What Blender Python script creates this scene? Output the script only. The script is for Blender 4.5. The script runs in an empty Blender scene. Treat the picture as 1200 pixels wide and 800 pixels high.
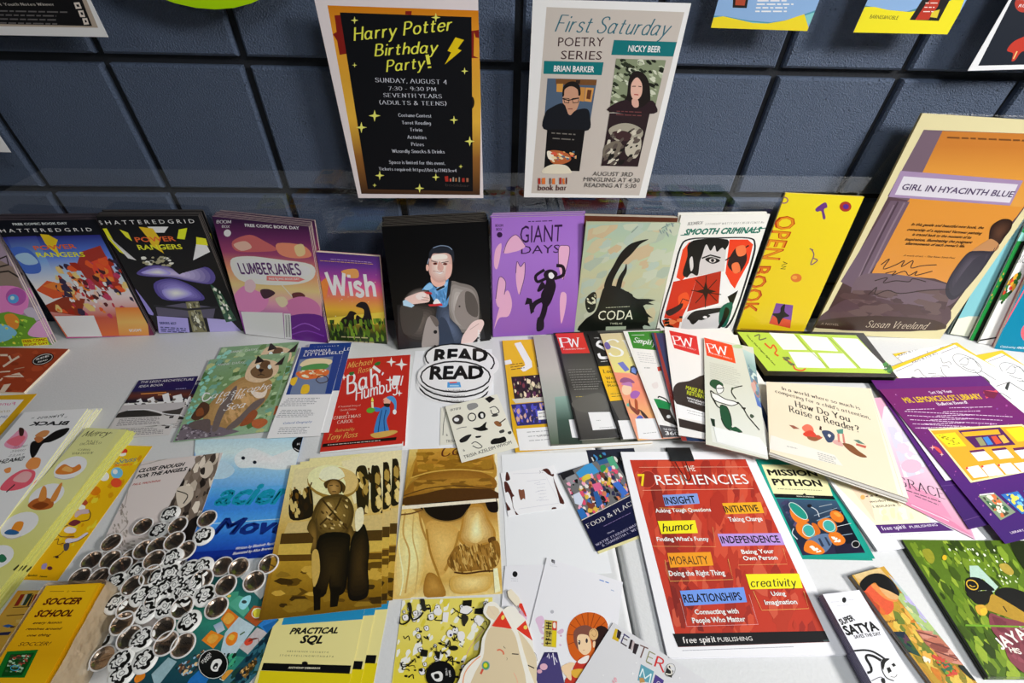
import bpy, math, random
from mathutils import Vector, Matrix
from mathutils.geometry import tessellate_polygon

S = bpy.context.scene
# ---------------------------------------------------------------- camera
CP = Vector((0.0, -0.792, 0.6309))
FR = Vector((0.99898886, -0.03680539, 0.02581886))   # right
FU = Vector((0.00604733, 0.67907124, 0.73404746))    # up
FF = Vector((0.04454975, 0.7331491, -0.67860718))    # forward
FPX = 535.8133                                       # focal length in pixels of a 1200 wide frame
cd = bpy.data.cameras.new('camera')
cam = bpy.data.objects.new('camera', cd)
S.collection.objects.link(cam)
cd.sensor_width = 36.0
cd.lens = FPX / 1200 * 36
cd.clip_start = 0.02
cam.matrix_world = Matrix(((FR.x, FU.x, -FF.x, CP.x), (FR.y, FU.y, -FF.y, CP.y),
                           (FR.z, FU.z, -FF.z, CP.z), (0, 0, 0, 1)))
S.camera = cam
S.view_settings.view_transform = 'Standard'
S.view_settings.look = 'None'
S.view_settings.gamma = 1.0
S.view_settings.use_curve_mapping = False
S.view_settings.exposure = 0.0
# ---------------------------------------------------------------- world + ceiling lamps
W = bpy.data.worlds.new('room_ambience')
S.world = W
W.use_nodes = True
W.node_tree.nodes['Background'].inputs[0].default_value = (0.7, 0.85, 1.0, 1)
W.node_tree.nodes['Background'].inputs[1].default_value = 0.02


def area(name, loc, target, sx, sy, power, col, spread=180):
    ld = bpy.data.lights.new(name, 'AREA')
    ld.shape = 'RECTANGLE'
    ld.size, ld.size_y, ld.energy, ld.color = sx, sy, power, col
    ld.spread = math.radians(spread)      # beam shaped narrower to leave the left side darker
    o = bpy.data.objects.new(name, ld)
    S.collection.objects.link(o)
    o.location = loc
    o.rotation_euler = (Vector(target) - Vector(loc)).to_track_quat('-Z', 'Y').to_euler()
    return o


area('ceiling_lamp_key', (2.3, -1.3, 1.6), (0.72, -0.3, 0.1), 0.5, 0.4, 13.5, (1.0, 0.97, 0.94), 75)
area('ceiling_lamp_over', (0.75, -1.15, 1.75), (0.5, -0.5, 0.0), 0.5, 0.4, 8.2, (0.95, 0.98, 1.0), 130)
area('ceiling_lamp_far', (-1.7, -1.9, 1.6), (-0.3, -0.4, 0.0), 0.3, 0.3, 3, (1.0, 0.97, 0.94))

# ---------------------------------------------------------------- helpers
GLASS_Y = -0.033


def ray(px, py):
    return FF + FR * ((px - 600) / FPX) - FU * ((py - 400) / FPX)


def at_z(px, py, z=0.0):
    d = ray(px, py)
    return CP + d * ((z - CP.z) / d.z)


def at_plane(px, py, o, n):
    d = ray(px, py)
    return CP + d * ((o - CP).dot(n) / d.dot(n))


class Plane:
    """a flat face in the place: centre o, right u, up v, normal n"""
    def __init__(s, o, u, v):
        s.o, s.u, s.v = o, u.normalized(), v.normalized()
        s.n = s.u.cross(s.v).normalized()

    def p2(s, px, py):
        d = at_plane(px, py, s.o, s.n) - s.o
        return (d.dot(s.u), d.dot(s.v))

    def p3(s, a, b, h=0.0):
        return s.o + s.u * a + s.v * b + s.n * h


def rect_plane(q):
    """best rectangle through four points TL TR BR BL -> plane, width, height"""
    o = (q[0] + q[1] + q[2] + q[3]) / 4
    a = (q[1] - q[0]) + (q[2] - q[3])
    b = (q[0] - q[3]) + (q[1] - q[2])
    w, h = a.length / 2, b.length / 2
    a.normalize(); b.normalize()
    s = (a + b).normalized(); d = (a - b).normalized()
    return Plane(o, s + d, s - d), w, h


def lin(h, g=1.0):
    if len(h) == 3:
        h = ''.join(c * 2 for c in h)
    r = []
    for i in (0, 2, 4):
        x = int(h[i:i + 2], 16) / 255
        x = x / 12.92 if x <= 0.04045 else ((x + 0.055) / 1.055) ** 2.4
        r.append(min(0.9, x * g))
    return tuple(r) + (1.0,)


# ---------------------------------------------------------------- materials
def print_mat(name, rough, spec=0.5, bump=0.0, grain=0.0):
    m = bpy.data.materials.new(name)
    m.use_nodes = True
    nt = m.node_tree
    b = nt.nodes['Principled BSDF']
    a = nt.nodes.new('ShaderNodeVertexColor')
    a.layer_name = 'Col'
    nz = nt.nodes.new('ShaderNodeTexNoise')
    nz.inputs['Scale'].default_value = 900
    mr = nt.nodes.new('ShaderNodeMapRange')
    mr.inputs['To Min'].default_value = rough - 0.05
    mr.inputs['To Max'].default_value = rough + 0.05
    tc = nt.nodes.new('ShaderNodeTexCoord')
    nt.links.new(tc.outputs['Object'], nz.inputs['Vector'])
    nt.links.new(nz.outputs['Fac'], mr.inputs['Value'])
    nt.links.new(mr.outputs['Result'], b.inputs['Roughness'])
    if grain:       # printed photographs: uneven ink
        g1 = nt.nodes.new('ShaderNodeTexNoise'); g1.inputs['Scale'].default_value = 240; g1.inputs['Detail'].default_value = 9
        g1.inputs['Roughness'].default_value = .72; g1.inputs['Distortion'].default_value = .6
        g2 = nt.nodes.new('ShaderNodeMapRange'); g2.inputs['From Min'].default_value = .28; g2.inputs['From Max'].default_value = .72
        g2.inputs['To Min'].default_value = 1 - grain; g2.inputs['To Max'].default_value = 1 + grain
        g3 = nt.nodes.new('ShaderNodeVectorMath'); g3.operation = 'SCALE'
        nt.links.new(tc.outputs['Object'], g1.inputs['Vector']); nt.links.new(g1.outputs['Fac'], g2.inputs['Value'])
        nt.links.new(a.outputs['Color'], g3.inputs[0]); nt.links.new(g2.outputs['Result'], g3.inputs['Scale'])
        nt.links.new(g3.outputs['Vector'], b.inputs['Base Color'])
    else:
        nt.links.new(a.outputs['Color'], b.inputs['Base Color'])
    b.inputs['Specular IOR Level'].default_value = spec
    if bump:
        bp = nt.nodes.new('ShaderNodeBump')
        bp.inputs['Strength'].default_value = bump
        bp.inputs['Distance'].default_value = 0.002
        n2 = nt.nodes.new('ShaderNodeTexNoise')
        n2.inputs['Scale'].default_value = 60
        nt.links.new(tc.outputs['Object'], n2.inputs['Vector'])
        nt.links.new(n2.outputs['Fac'], bp.inputs['Height'])
        nt.links.new(bp.outputs['Normal'], b.inputs['Normal'])
    return m


M = {'paper': print_mat('printed_paper', 0.6, 0.25), 'gloss': print_mat('glossy_print', 0.3, 0.45),
     'photo': print_mat('photo_print', 0.34, 0.4, 0.0, 0.14)}


def plain(name, col, rough=0.5, metal=0.0, noise=None, bump=None):
    m = bpy.data.materials.new(name)
    m.use_nodes = True
    nt = m.node_tree
    b = nt.nodes['Principled BSDF']
    b.inputs['Base Color'].default_value = col
    b.inputs['Roughness'].default_value = rough
    b.inputs['Metallic'].default_value = metal
    tc = nt.nodes.new('ShaderNodeTexCoord')
    if noise:
        nz = nt.nodes.new('ShaderNodeTexNoise')
        nz.inputs['Scale'].default_value = noise[0]
        nz.inputs['Detail'].default_value = 6
        r = nt.nodes.new('ShaderNodeMixRGB')
        r.inputs['Color1'].default_value = col
        r.inputs['Color2'].default_value = noise[1]
        nt.links.new(tc.outputs['Object'], nz.inputs['Vector'])
        nt.links.new(nz.outputs['Fac'], r.inputs['Fac'])
        nt.links.new(r.outputs['Color'], b.inputs['Base Color'])
    if bump:
        n2 = nt.nodes.new('ShaderNodeTexNoise')
        n2.inputs['Scale'].default_value = bump[0]
        n2.inputs['Detail'].default_value = 8
        bp = nt.nodes.new('ShaderNodeBump')
        bp.inputs['Strength'].default_value = bump[1]
        bp.inputs['Distance'].default_value = bump[2]
        nt.links.new(tc.outputs['Object'], n2.inputs['Vector'])
        nt.links.new(n2.outputs['Fac'], bp.inputs['Height'])
        nt.links.new(bp.outputs['Normal'], b.inputs['Normal'])
    return m


# ---------------------------------------------------------------- mesh builder
class MB:
    def __init__(s):
        s.v, s.f, s.c = [], [], []

    def face(s, pts, col):
        """col: one colour or one per corner"""
        i = len(s.v)
        s.v.extend(pts)
        s.f.append(list(range(i, i + len(pts))))
        s.c.append(col if isinstance(col, list) else [col] * len(pts))

    def slab(s, pl, out, h0, h1, top, side, bottom=None):
        n = len(out)
        s.face([pl.p3(a, b, h1) for a, b in out], top)
        s.face([pl.p3(a, b, h0) for a, b in reversed(out)], bottom or side)
        for i in range(n):
            a, b = out[i], out[(i + 1) % n]
            s.face([pl.p3(*a, h0), pl.p3(*b, h0), pl.p3(*b, h1), pl.p3(*a, h1)], side)

    def build(s, name, mat, parent=None, loc=Vector((0, 0, 0)), smooth=False):
        me = bpy.data.meshes.new(name)
        me.from_pydata([tuple(p - loc) for p in s.v], [], s.f)
        ca = me.color_attributes.new('Col', 'FLOAT_COLOR', 'CORNER')
        flat = [x for f in s.c for c in f for x in c]
        ca.data.foreach_set('color', flat)
        me.materials.append(mat)
        if smooth:
            me.shade_smooth()
        o = bpy.data.objects.new(name, me)
        S.collection.objects.link(o)
        if parent:
            o.parent = parent
        else:
            o.location = loc
        return o


def tag(o, label=None, cat=None, group=None, kind=None):
    for k, x in (('label', label), ('category', cat), ('group', group), ('kind', kind)):
        if x:
            o[k] = x
    return o


def empty(name, loc):
    o = bpy.data.objects.new(name, None)
    o.empty_display_size = 0.02
    S.collection.objects.link(o)
    o.location = loc
    return o


def dup(o, off, label=None, group=None):
    """a copy of a thing with copies of its parts"""
    c = o.copy()
    S.collection.objects.link(c)
    c.location = o.location + Vector(off)
    if label:
        c['label'] = label
    if group:
        c['group'] = group
    for ch in o.children:
        k = ch.copy()
        S.collection.objects.link(k)
        k.parent = c
    return c


# ---------------------------------------------------------------- printing on a face
def clip(poly, out):
    """poly: [(a, b, colour)], clipped by the convex outline out (counter clockwise)"""
    n = len(out)
    for i in range(n):
        (x0, y0), (x1, y1) = out[i], out[(i + 1) % n]
        ex, ey = x1 - x0, y1 - y0
        res = []
        m = len(poly)
        if not m:
            return poly
        dist = [ex * (p[1] - y0) - ey * (p[0] - x0) for p in poly]
        if min(dist) >= 0:
            continue
        for k in range(m):
            p, q, dp, dq = poly[k], poly[(k + 1) % m], dist[k], dist[(k + 1) % m]
            if dp >= 0:
                res.append(p)
            if (dp >= 0) != (dq >= 0):
                t = dp / (dp - dq)
                res.append((p[0] + (q[0] - p[0]) * t, p[1] + (q[1] - p[1]) * t,
                            tuple(p[2][j] + (q[2][j] - p[2][j]) * t for j in range(4))))
        poly = res
    return poly


def catmull(pts, closed, n=5):
    m = len(pts)
    if m < 3:
        return pts
    res = []
    for i in range(m if closed else m - 1):
        if closed:
            a, b, c, d = pts[i - 1], pts[i], pts[(i + 1) % m], pts[(i + 2) % m]
        else:
            a, b, c, d = pts[max(i - 1, 0)], pts[i], pts[i + 1], pts[min(i + 2, m - 1)]
        for k in range(n):
            t = k / n
            res.append(tuple(0.5 * (2 * b[j] + (c[j] - a[j]) * t + (2 * a[j] - 5 * b[j] + 4 * c[j] - d[j]) * t * t
                                    + (3 * b[j] - a[j] - 3 * c[j] + d[j]) * t ** 3) for j in (0, 1)))
    if not closed:
        res.append(pts[-1])
    return res


def ribbon(pts, w, closed=False):
    """quads of a stroke w wide along pts; w may be a list"""
    m = len(pts)
    L, Rr = [], []
    for i in range(m):
        a = pts[i - 1] if (i or closed) else pts[i]
        b = pts[(i + 1) % m] if (i < m - 1 or closed) else pts[i]
        dx, dy = b[0] - a[0], b[1] - a[1]
        l = math.hypot(dx, dy) or 1
        ww = (w[i] if isinstance(w, list) else w) / 2
        L.append((pts[i][0] - dy / l * ww, pts[i][1] + dx / l * ww))
        Rr.append((pts[i][0] + dy / l * ww, pts[i][1] - dx / l * ww))
    return [[L[i], L[(i + 1) % m], Rr[(i + 1) % m], Rr[i]] for i in range(m if closed else m - 1)]


_font = {}


def glyphs(txt, bold, ital):
    """triangles of a line of type in the built-in face, cap height 1, left edge at 0"""
    key = (txt, bold, ital)
    if key not in _font:
        cu = bpy.data.curves.new('type', 'FONT')
        cu.body = txt
        cu.resolution_u = 2
        if ital:
            cu.shear = 0.28
        ob = bpy.data.objects.new('type', cu)
        me = ob.to_mesh()
        vs = [(v.co.x, v.co.y) for v in me.vertices]
        fs = [tuple(p.vertices) for p in me.polygons]
        ob.to_mesh_clear()
        bpy.data.objects.remove(ob)
        bpy.data.curves.remove(cu)
        if bold:        # bold 1 or heavy 2: thicken the strokes along their outline
            cnt = {}
            for f in fs:
                for i in range(len(f)):
                    e = (f[i - 1], f[i])
                    cnt[tuple(sorted(e))] = cnt.get(tuple(sorted(e)), 0) + 1
            for (i, j), c in list(cnt.items()):
                if c == 1:
                    (xa, ya), (xb, yb) = vs[i], vs[j]
                    l = math.hypot(xb - xa, yb - ya) or 1
                    dx, dy = (xb - xa) / l * .011 * bold, (yb - ya) / l * .011 * bold
                    k = len(vs)
                    vs += [(xa - dx - dy * 2, ya - dy + dx * 2), (xa - dx + dy * 2, ya - dy - dx * 2),
                           (xb + dx + dy * 2, yb + dy - dx * 2), (xb + dx - dy * 2, yb + dy + dx * 2)]
                    fs.append((k, k + 1, k + 2, k + 3))
        x0 = min([v[0] for v in vs] or [0]); x1 = max([v[0] for v in vs] or [1])
        cap = 0.72
        _font[key] = ([((x - x0) / cap, y / cap) for x, y in vs], fs, (x1 - x0) / cap)
    return _font[key]


# a pen-drawn alphabet for book faces and scripts: cap height 8, x-height 5; '~' marks a curved stroke
PEN = {
 'A': '0,0 3,8 6,0|1.1,2.8 4.9,2.8', 'B': '.6,0 .6,8|~.6,8 3.6,7.8 4.4,6.2 3.4,4.4 .6,4.2|~.6,4.2 4,4 5.2,2.2 4,.2 .6,0',
 'C': '~5.4,6.4 4.6,7.7 3,8 1,7 .2,4 1,1 3,0 4.8,.5 5.6,1.8', 'D': '.6,0 .6,8|~.6,8 3.4,7.8 5.4,6.2 5.8,4 5.4,1.8 3.4,.2 .6,0',
 'E': '.6,0 .6,8|.6,8 4.8,8|.6,4.2 4,4.2|.6,0 5,0', 'F': '.6,0 .6,8|.6,8 4.8,8|.6,4.2 4,4.2',
 'G': '~5.4,6.4 4.6,7.7 3,8 1,7 .2,4 1,1 3,0 4.8,.4 5.4,1.4|5.4,1.2 5.4,3.6|3.6,3.6 5.8,3.6', 'H': '.6,0 .6,8|5.4,0 5.4,8|.6,4.2 5.4,4.2',
 'I': '.6,0 .6,8', 'J': '~3,8 3,2 2.4,.3 1.2,0 .2,.8', 'K': '.6,0 .6,8|5,8 .6,3.4|2.2,5 5.4,0', 'L': '.6,0 .6,8|.6,0 4.8,0',
 'M': '.4,0 .8,8 3.6,1 6.4,8 6.8,0', 'N': '.6,0 .6,8 5.4,0 5.4,8', 'O': '~3,8 .9,7 .1,4 .9,1 3,0 5.1,1 5.9,4 5.1,7 3,8',
 'P': '.6,0 .6,8|~.6,8 3.6,7.8 4.8,6 3.6,4.1 .6,3.8', 'Q': '~3,8 .9,7 .1,4 .9,1 3,0 5.1,1 5.9,4 5.1,7 3,8|3.4,1.8 6,-1', 
 'R': '.6,0 .6,8|~.6,8 3.6,7.8 4.8,6.2 3.6,4.4 .6,4.1|2.6,4.2 5.6,0', 'S': '~4.7,6.6 4,7.7 2.6,8 1,7.4 .6,6 1.6,4.7 3.6,3.7 4.9,2.2 4.2,.5 2.5,0 .9,.4 .2,1.6',
 'T': '3,0 3,8|.2,8 5.8,8', 'U': '~.6,8 .6,2.6 1.4,.5 3,0 4.6,.5 5.4,2.6 5.4,8', 'V': '.2,8 3,0 5.8,8', 'W': '.2,8 2.2,0 4.2,7 6.2,0 8.2,8', 
 'X': '.2,0 5.8,8|.2,8 5.8,0', 'Y': '.2,8 3,4 5.8,8|3,4 3,0', 'Z': '.4,8 5.4,8 .4,0 5.6,0',
 'a': '~4,4 2.8,5 1.2,4.6 .3,2.6 1,.4 2.6,.2 4,1.6|~4.2,5 4.1,1.4 4.4,.2 5.1,.3', 'b': '.6,8 .6,0|~.6,3.6 2,5 3.8,4.5 4.5,2.5 3.6,.4 2,0 .6,1.2',
 'c': '~4,3.9 2.8,5 1.2,4.4 .3,2.5 1.1,.6 2.6,0 4.2,1', 'd': '4.2,8 4.2,0|~4.2,3.6 2.8,5 1.1,4.5 .3,2.5 1.1,.4 2.8,0 4.2,1.3',
 'e': '~.5,2.7 4.2,2.8 3.8,4.5 2.4,5 1,4.4 .3,2.5 1,.6 2.5,0 4.2,1', 'f': '~3.4,7.5 2.4,8 1.5,7 1.4,5 1.4,0|.2,5 2.8,5', 
 'g': '~4,4 2.8,5 1.2,4.6 .4,3 1.2,1.2 2.8,1.1 4,2.2|~4.2,5 4.2,-1 3.4,-2.8 1.8,-3 .5,-2.2', 'h': '.6,8 .6,0|~.6,3.4 2.2,5 3.6,4.6 4,3 4,0',
 'i': '.6,5 .6,0|.6,6.9 .6,7.5', 'j': '~1.2,5 1.2,-1.6 .4,-2.8 -.6,-2.6|1.2,6.9 1.2,7.5', 'k': '.6,8 .6,0|3.8,5 .6,2.2|1.8,3.2 4.2,0', 'l': '.6,8 .6,0',
 'm': '.6,5 .6,0|~.6,3.4 2,5 3.1,4.6 3.4,3 3.4,0|~3.4,3.4 4.8,5 5.9,4.6 6.2,3 6.2,0', 'n': '.6,5 .6,0|~.6,3.4 2.2,5 3.6,4.6 4,3 4,0', 
 'o': '~2.4,5 1,4.4 .3,2.5 1,.6 2.4,0 3.8,.6 4.5,2.5 3.8,4.4 2.4,5', 'p': '.6,5 .6,-3|~.6,3.6 2,5 3.8,4.5 4.5,2.5 3.6,.4 2,0 .6,1.2', 
 'q': '4.2,5 4.2,-3|~4.2,3.6 2.8,5 1.1,4.5 .3,2.5 1.1,.4 2.8,0 4.2,1.3', 'r': '.6,5 .6,0|~.6,3.2 1.6,4.7 3,4.9', 's': '~3.6,4.2 2.4,5 1,4.6 .8,3.4 2.2,2.6 3.7,1.7 3.4,.4 2,0 .5,.7',
 't': '~1.4,7 1.4,1.4 2,.2 3.2,.4|.2,5 3,5', 'u': '~.6,5 .6,1.6 1.2,.2 2.6,.1 4,1.6|4,5 4,0', 'v': '.2,5 2.2,0 4.2,5', 'w': '.2,5 1.8,0 3.2,4.6 4.6,0 6.2,5', 
 'x': '.2,0 4.2,5|.2,5 4.2,0', 'y': '.2,5 2.3,0|~4.4,5 2.3,0 1.4,-2.4 .2,-3', 'z': '.4,5 4,5 .4,0 4.2,0',
 '0': '~2.6,8 1,7 .3,4 1,1 2.6,0 4.2,1 4.9,4 4.2,7 2.6,8', '1': '.6,6.6 2.2,8 2.2,0', '2': '~.4,6.2 1.2,7.7 2.8,8 4.4,6.6 3.6,4.2 .4,0|.4,0 5,0', 
 '3': '~.6,7 2.4,8 4.2,6.6 3.4,4.5 2,4.2|~2,4.2 4,3.6 4.6,2 3.4,.2 1.8,0 .4,1', '4': '3.6,0 3.6,8 .2,2.4 4.8,2.4', '5': '4.4,8 1,8 .8,4.6|~.8,4.6 2.6,5 4.5,3.6 4.4,1.4 2.6,0 .4,.8',
 '7': '.4,8 4.8,8 2,0', '9': '~4.4,6 3.4,8 1.2,7.6 .5,5.6 1.6,3.8 3.6,4.2 4.4,6 4,2 2.4,0', '&': '~5.6,3.6 3.6,.6 1.6,0 .4,1.6 1.4,3.6 3.8,6 3,8 1.6,7.6 1.8,5.6 5.8,0',
 '.': '.6,0 .6,.6', ',': '.7,.6 .3,-1.2', "'": '.6,8 .4,6.2', '!': '.6,8 .6,2.4|.6,0 .6,.6', '?': '~.3,6.6 1.2,7.9 3,7.8 3.8,6 2.4,4.2 2,2.4|2,0 2,.6', '-': '.3,2.8 2.7,2.8',
 ':': '.6,0 .6,.7|.6,3.8 .6,4.5', '/': '0,-1 3,8', '(': '~2,9 .6,6 .6,2 2,-1', ')': '~.2,9 1.6,6 1.6,2 .2,-1', '=': '.3,2 3,2|.3,4 3,4'}


def penned(txt, style):
    """the same for the pen alphabet: s serif, S bold serif, h hand, k script, K bold script, x slanted serif"""
    key = (txt, 'pen' + style)
    if key in _font:
        return _font[key]
    thick, thin = {'s': (.95, .35), 'S': (1.5, .5), 'x': (.85, .4), 'h': (.7, .7), 'H': (1.55, 1.55), 'k': (.9, .45), 'K': (1.15, .7)}[style]
    sl = {'x': .22, 'k': .38, 'K': .3}.get(style, 0)
    vs, fs = [], []
    x = 0.0
    for ch in txt:
        if ch == ' ':
            x += 3.2
            continue
        st = PEN.get(ch)
        if not st:
            x += 3
            continue
        wmax = 0
        for part in st.split('|'):
            sm = part[0] == '~'
            pts = [tuple(float(t) for t in q.split(',')) for q in part.lstrip('~').split()]
            wmax = max(wmax, max(p[0] for p in pts))
            straight = not sm
            if sm:
                pts = catmull(pts, False, 4)
            ws = []
            for i in range(len(pts)):
                a, b = pts[max(i - 1, 0)], pts[min(i + 1, len(pts) - 1)]
                l = math.hypot(b[0] - a[0], b[1] - a[1]) or 1
                ws.append(thin + (thick - thin) * abs(b[1] - a[1]) / l)
            quads = []
            if straight:
                for i in range(len(pts) - 1):
                    dx, dy = pts[i + 1][0] - pts[i][0], pts[i + 1][1] - pts[i][1]
                    l = math.hypot(dx, dy) or 1
                    w = thin + (thick - thin) * abs(dy) / l
                    e = .15 * w / l
                    quads += ribbon([(pts[i][0] - dx * e, pts[i][1] - dy * e), (pts[i + 1][0] + dx * e, pts[i + 1][1] + dy * e)], w)
            else:
                quads = ribbon(pts, ws)
            if style in 'sSx' and not ch.islower() or (style in 'sSx' and straight):
                for e, f in ((0, 1), (-1, -2)):
                    p, q = pts[e], pts[f]
                    if abs(p[1] - q[1]) > 1.2 and (p[1] < .3 or p[1] > 4.8) and ch not in "OQCGS.,'!?&":
                        sw = 1.0
                        quads.append([(p[0] - sw, p[1] - .17), (p[0] + sw, p[1] - .17), (p[0] + sw, p[1] + .17), (p[0] - sw, p[1] + .17)])
            for qd in quads:
                i = len(vs)
                vs += [((px + x + sl * py) / 8, py / 8) for px, py in qd]
                fs.append((i, i + 1, i + 2, i + 3))
        x += wmax + (1.9 if style in 'sSx' else 1.5)
    x0 = min([v[0] for v in vs] or [0]); x1 = max([v[0] for v in vs] or [1])
    _font[key] = ([(a - x0, b) for a, b in vs], fs, x1 - x0)
    return _font[key]


def inside(p, poly):
    c = False
    n = len(poly)
    for i in range(n):
        (x0, y0), (x1, y1) = poly[i], poly[i - 1]
        if (y0 > p[1]) != (y1 > p[1]) and p[0] < (x1 - x0) * (p[1] - y0) / (y1 - y0) + x0:
            c = not c
    return c


LAY = 5e-6


def art(mb, pl, out, code, g=1.1, h=0.0):
    """print the lines of code on the face: every line is one drawn element, later ones over earlier ones.
    Coordinates are read off an enlargement set by Z ox,oy,scale and carried onto the face."""
    ox, oy, sc = 0.0, 0.0, 1.0
    lay = 1
    clipping = out is not None
    rnd = random.Random(len(code))

    def P(t):
        a = t.split(',')
        return (float(a[0]), float(a[1]))

    def put(pts, cols, lift, reg=None):
        q = [pl.p2(ox + x / sc, oy + y / sc) for x, y in pts]
        q = [(a, b, c) for (a, b), c in zip(q, cols)]
        ar = sum(q[i - 1][0] * q[i][1] - q[i][0] * q[i - 1][1] for i in range(len(q)))
        if ar < 0:
            q.reverse()
        if clipping:
            q = clip(q, out)
        if reg and len(q) > 2:
            q = clip(q, reg)
        if len(q) < 3:
            return
        if len(q) > 4:
            tri = tessellate_polygon([[Vector((a, b, 0)) for a, b, _ in q]])
            i = len(mb.v)
            mb.v.extend(pl.p3(a, b, h + lift) for a, b, _ in q)
            for t in tri:
                a, b, c = (q[k] for k in t)
                if (b[0] - a[0]) * (c[1] - a[1]) - (b[1] - a[1]) * (c[0] - a[0]) < 0:
                    t = (t[0], t[2], t[1])
                mb.f.append([i + k for k in t])
                mb.c.append([q[k][2] for k in t])
        else:
            mb.face([pl.p3(a, b, h + lift) for a, b, _ in q], [c for _, _, c in q])

    for line in code.split('\n'):
        tk = line.split()
        if not tk:
            continue
        k = tk[0]
        lift = lay * LAY
        if k == 'Z':
            a = tk[1].split(',')
            ox, oy, sc = float(a[0]), float(a[1]), float(a[2])
            continue
        lay += 1
        if k in ('p', 'b'):
            c = lin(tk[1], g)
            pts = [P(t) for t in tk[2:]]
            if k == 'b':
                pts = catmull(pts, True, 4)
            put(pts, [c] * len(pts), lift)
        elif k == 'B':      # soft printed tone: from the outer to the inner colour
            ca, cb = lin(tk[1], g), lin(tk[2], g)
            pts = catmull([P(t) for t in tk[3:]], True, 4)
            mx_, my_ = sum(p[0] for p in pts) / len(pts), sum(p[1] for p in pts) / len(pts)
            for i in range(7):
                t = i / 6
                f = 1 - .8 * t
                col = tuple(x + (y - x) * t for x, y in zip(ca, cb))
                put([(mx_ + (x - mx_) * f, my_ + (y - my_) * f) for x, y in pts], [col] * len(pts), lift + i * 1.5e-6)
            lay += 2
        elif k in ('l', 'c', 'L', 'C'):
            c = lin(tk[1], g)
            w = float(tk[2])
            pts = [P(t) for t in tk[3:]]
            cl = k in 'LC'
            if k in 'cC':
                pts = catmull(pts, cl, 4)
            lay += 1
            for n, q in enumerate(ribbon(pts, w, cl)):
                put(q, [c] * 4, lift + (n % 7) * 1e-6)
        elif k in ('e', 'o'):
            c = lin(tk[1], g)
            i = 2
            w = 0
            if k == 'o':
                w = float(tk[2]); i = 3
            cx, cy = P(tk[i]); rx, ry = P(tk[i + 1])
            rot = math.radians(float(tk[i + 2])) if len(tk) > i + 2 else 0
            pts = []
            for j in range(20):
                t = j / 20 * 2 * math.pi
                a, b = rx * math.cos(t), ry * math.sin(t)
                pts.append((cx + a * math.cos(rot) - b * math.sin(rot), cy + a * math.sin(rot) + b * math.cos(rot)))
            if k == 'e':
                put(pts, [c] * 20, lift)
            else:
                for q in ribbon(pts, w, True):
                    put(q, [c] * 4, lift)
        elif k == '*':
            c = lin(tk[1], g)
            cx, cy = P(tk[2]); r = float(tk[3])
            pts = []
            for j in range(8):
                t = j / 8 * 2 * math.pi
                rr = r if j % 2 == 0 else r * .3
                pts.append((cx + rr * math.sin(t), cy - rr * math.cos(t)))
            put(pts, [c] * 8, lift)
        elif k == 'V':      # printed colour ramp from the edge p0-p1 to the edge p3-p2
            cols = [lin(x, g) for x in tk[1].split(',')]
            a, b, c2, d = [P(t) for t in tk[2:6]]
            n = len(cols) - 1
            for i in range(n):
                t0, t1 = i / n, (i + 1) / n
                le = lambda p, q, t: (p[0] + (q[0] - p[0]) * t, p[1] + (q[1] - p[1]) * t)
                put([le(a, d, t0), le(b, c2, t0), le(b, c2, t1), le(a, d, t1)], [cols[i], cols[i], cols[i + 1], cols[i + 1]], lift)
        elif k == 's':      # s colours count rmin,rmax angle,stretch region...: dabs of ink
            cols = [lin(x, g) for x in tk[1].split(',')]
            n = int(tk[2])
            r0, r1 = P(tk[3]); ang, el = P(tk[4])
            reg = [P(t) for t in tk[5:]]
            x0, x1 = min(p[0] for p in reg), max(p[0] for p in reg)
            y0, y1 = min(p[1] for p in reg), max(p[1] for p in reg)
            ca, sa = math.cos(math.radians(ang)), math.sin(math.radians(ang))
            j = tries = 0
            rq = [pl.p2(ox + x / sc, oy + y / sc) for x, y in reg]
            if sum(rq[i - 1][0] * rq[i][1] - rq[i][0] * rq[i - 1][1] for i in range(len(rq))) < 0:
                rq.reverse()
            m = len(rq)
            for i in range(m):
                (ax, ay), (bx, by), (cx, cy) = rq[i - 1], rq[i], rq[(i + 1) % m]
                if (bx - ax) * (cy - by) - (by - ay) * (cx - bx) < 0:
                    rq = None
                    break
            while j < n and tries < n * 8:
                tries += 1
                p = (rnd.uniform(x0, x1), rnd.uniform(y0, y1))
                if not inside(p, reg):
                    continue
                j += 1
                r = rnd.uniform(r0, r1)
                pts = []
                for i in range(6):
                    t = i / 6 * 2 * math.pi + rnd.uniform(-.3, .3)
                    a, b = r * el * math.cos(t) * rnd.uniform(.7, 1.2), r * math.sin(t) * rnd.uniform(.7, 1.2)
                    pts.append((p[0] + a * ca - b * sa, p[1] + a * sa + b * ca))
                put(pts, [rnd.choice(cols)] * 6, lift + j * 1.5e-6, rq)
            lay += int(n * 1.5e-6 / LAY) + 1
        elif k == 'g':      # lines of type too small to read: g colour height rows x0,y0 x1,y1 x2,y2 (top left, top right, bottom left)
            c = lin(tk[1], g)
            hh = float(tk[2]); rows = int(tk[3])
            a, b, d = P(tk[4]), P(tk[5]), P(tk[6])
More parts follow.
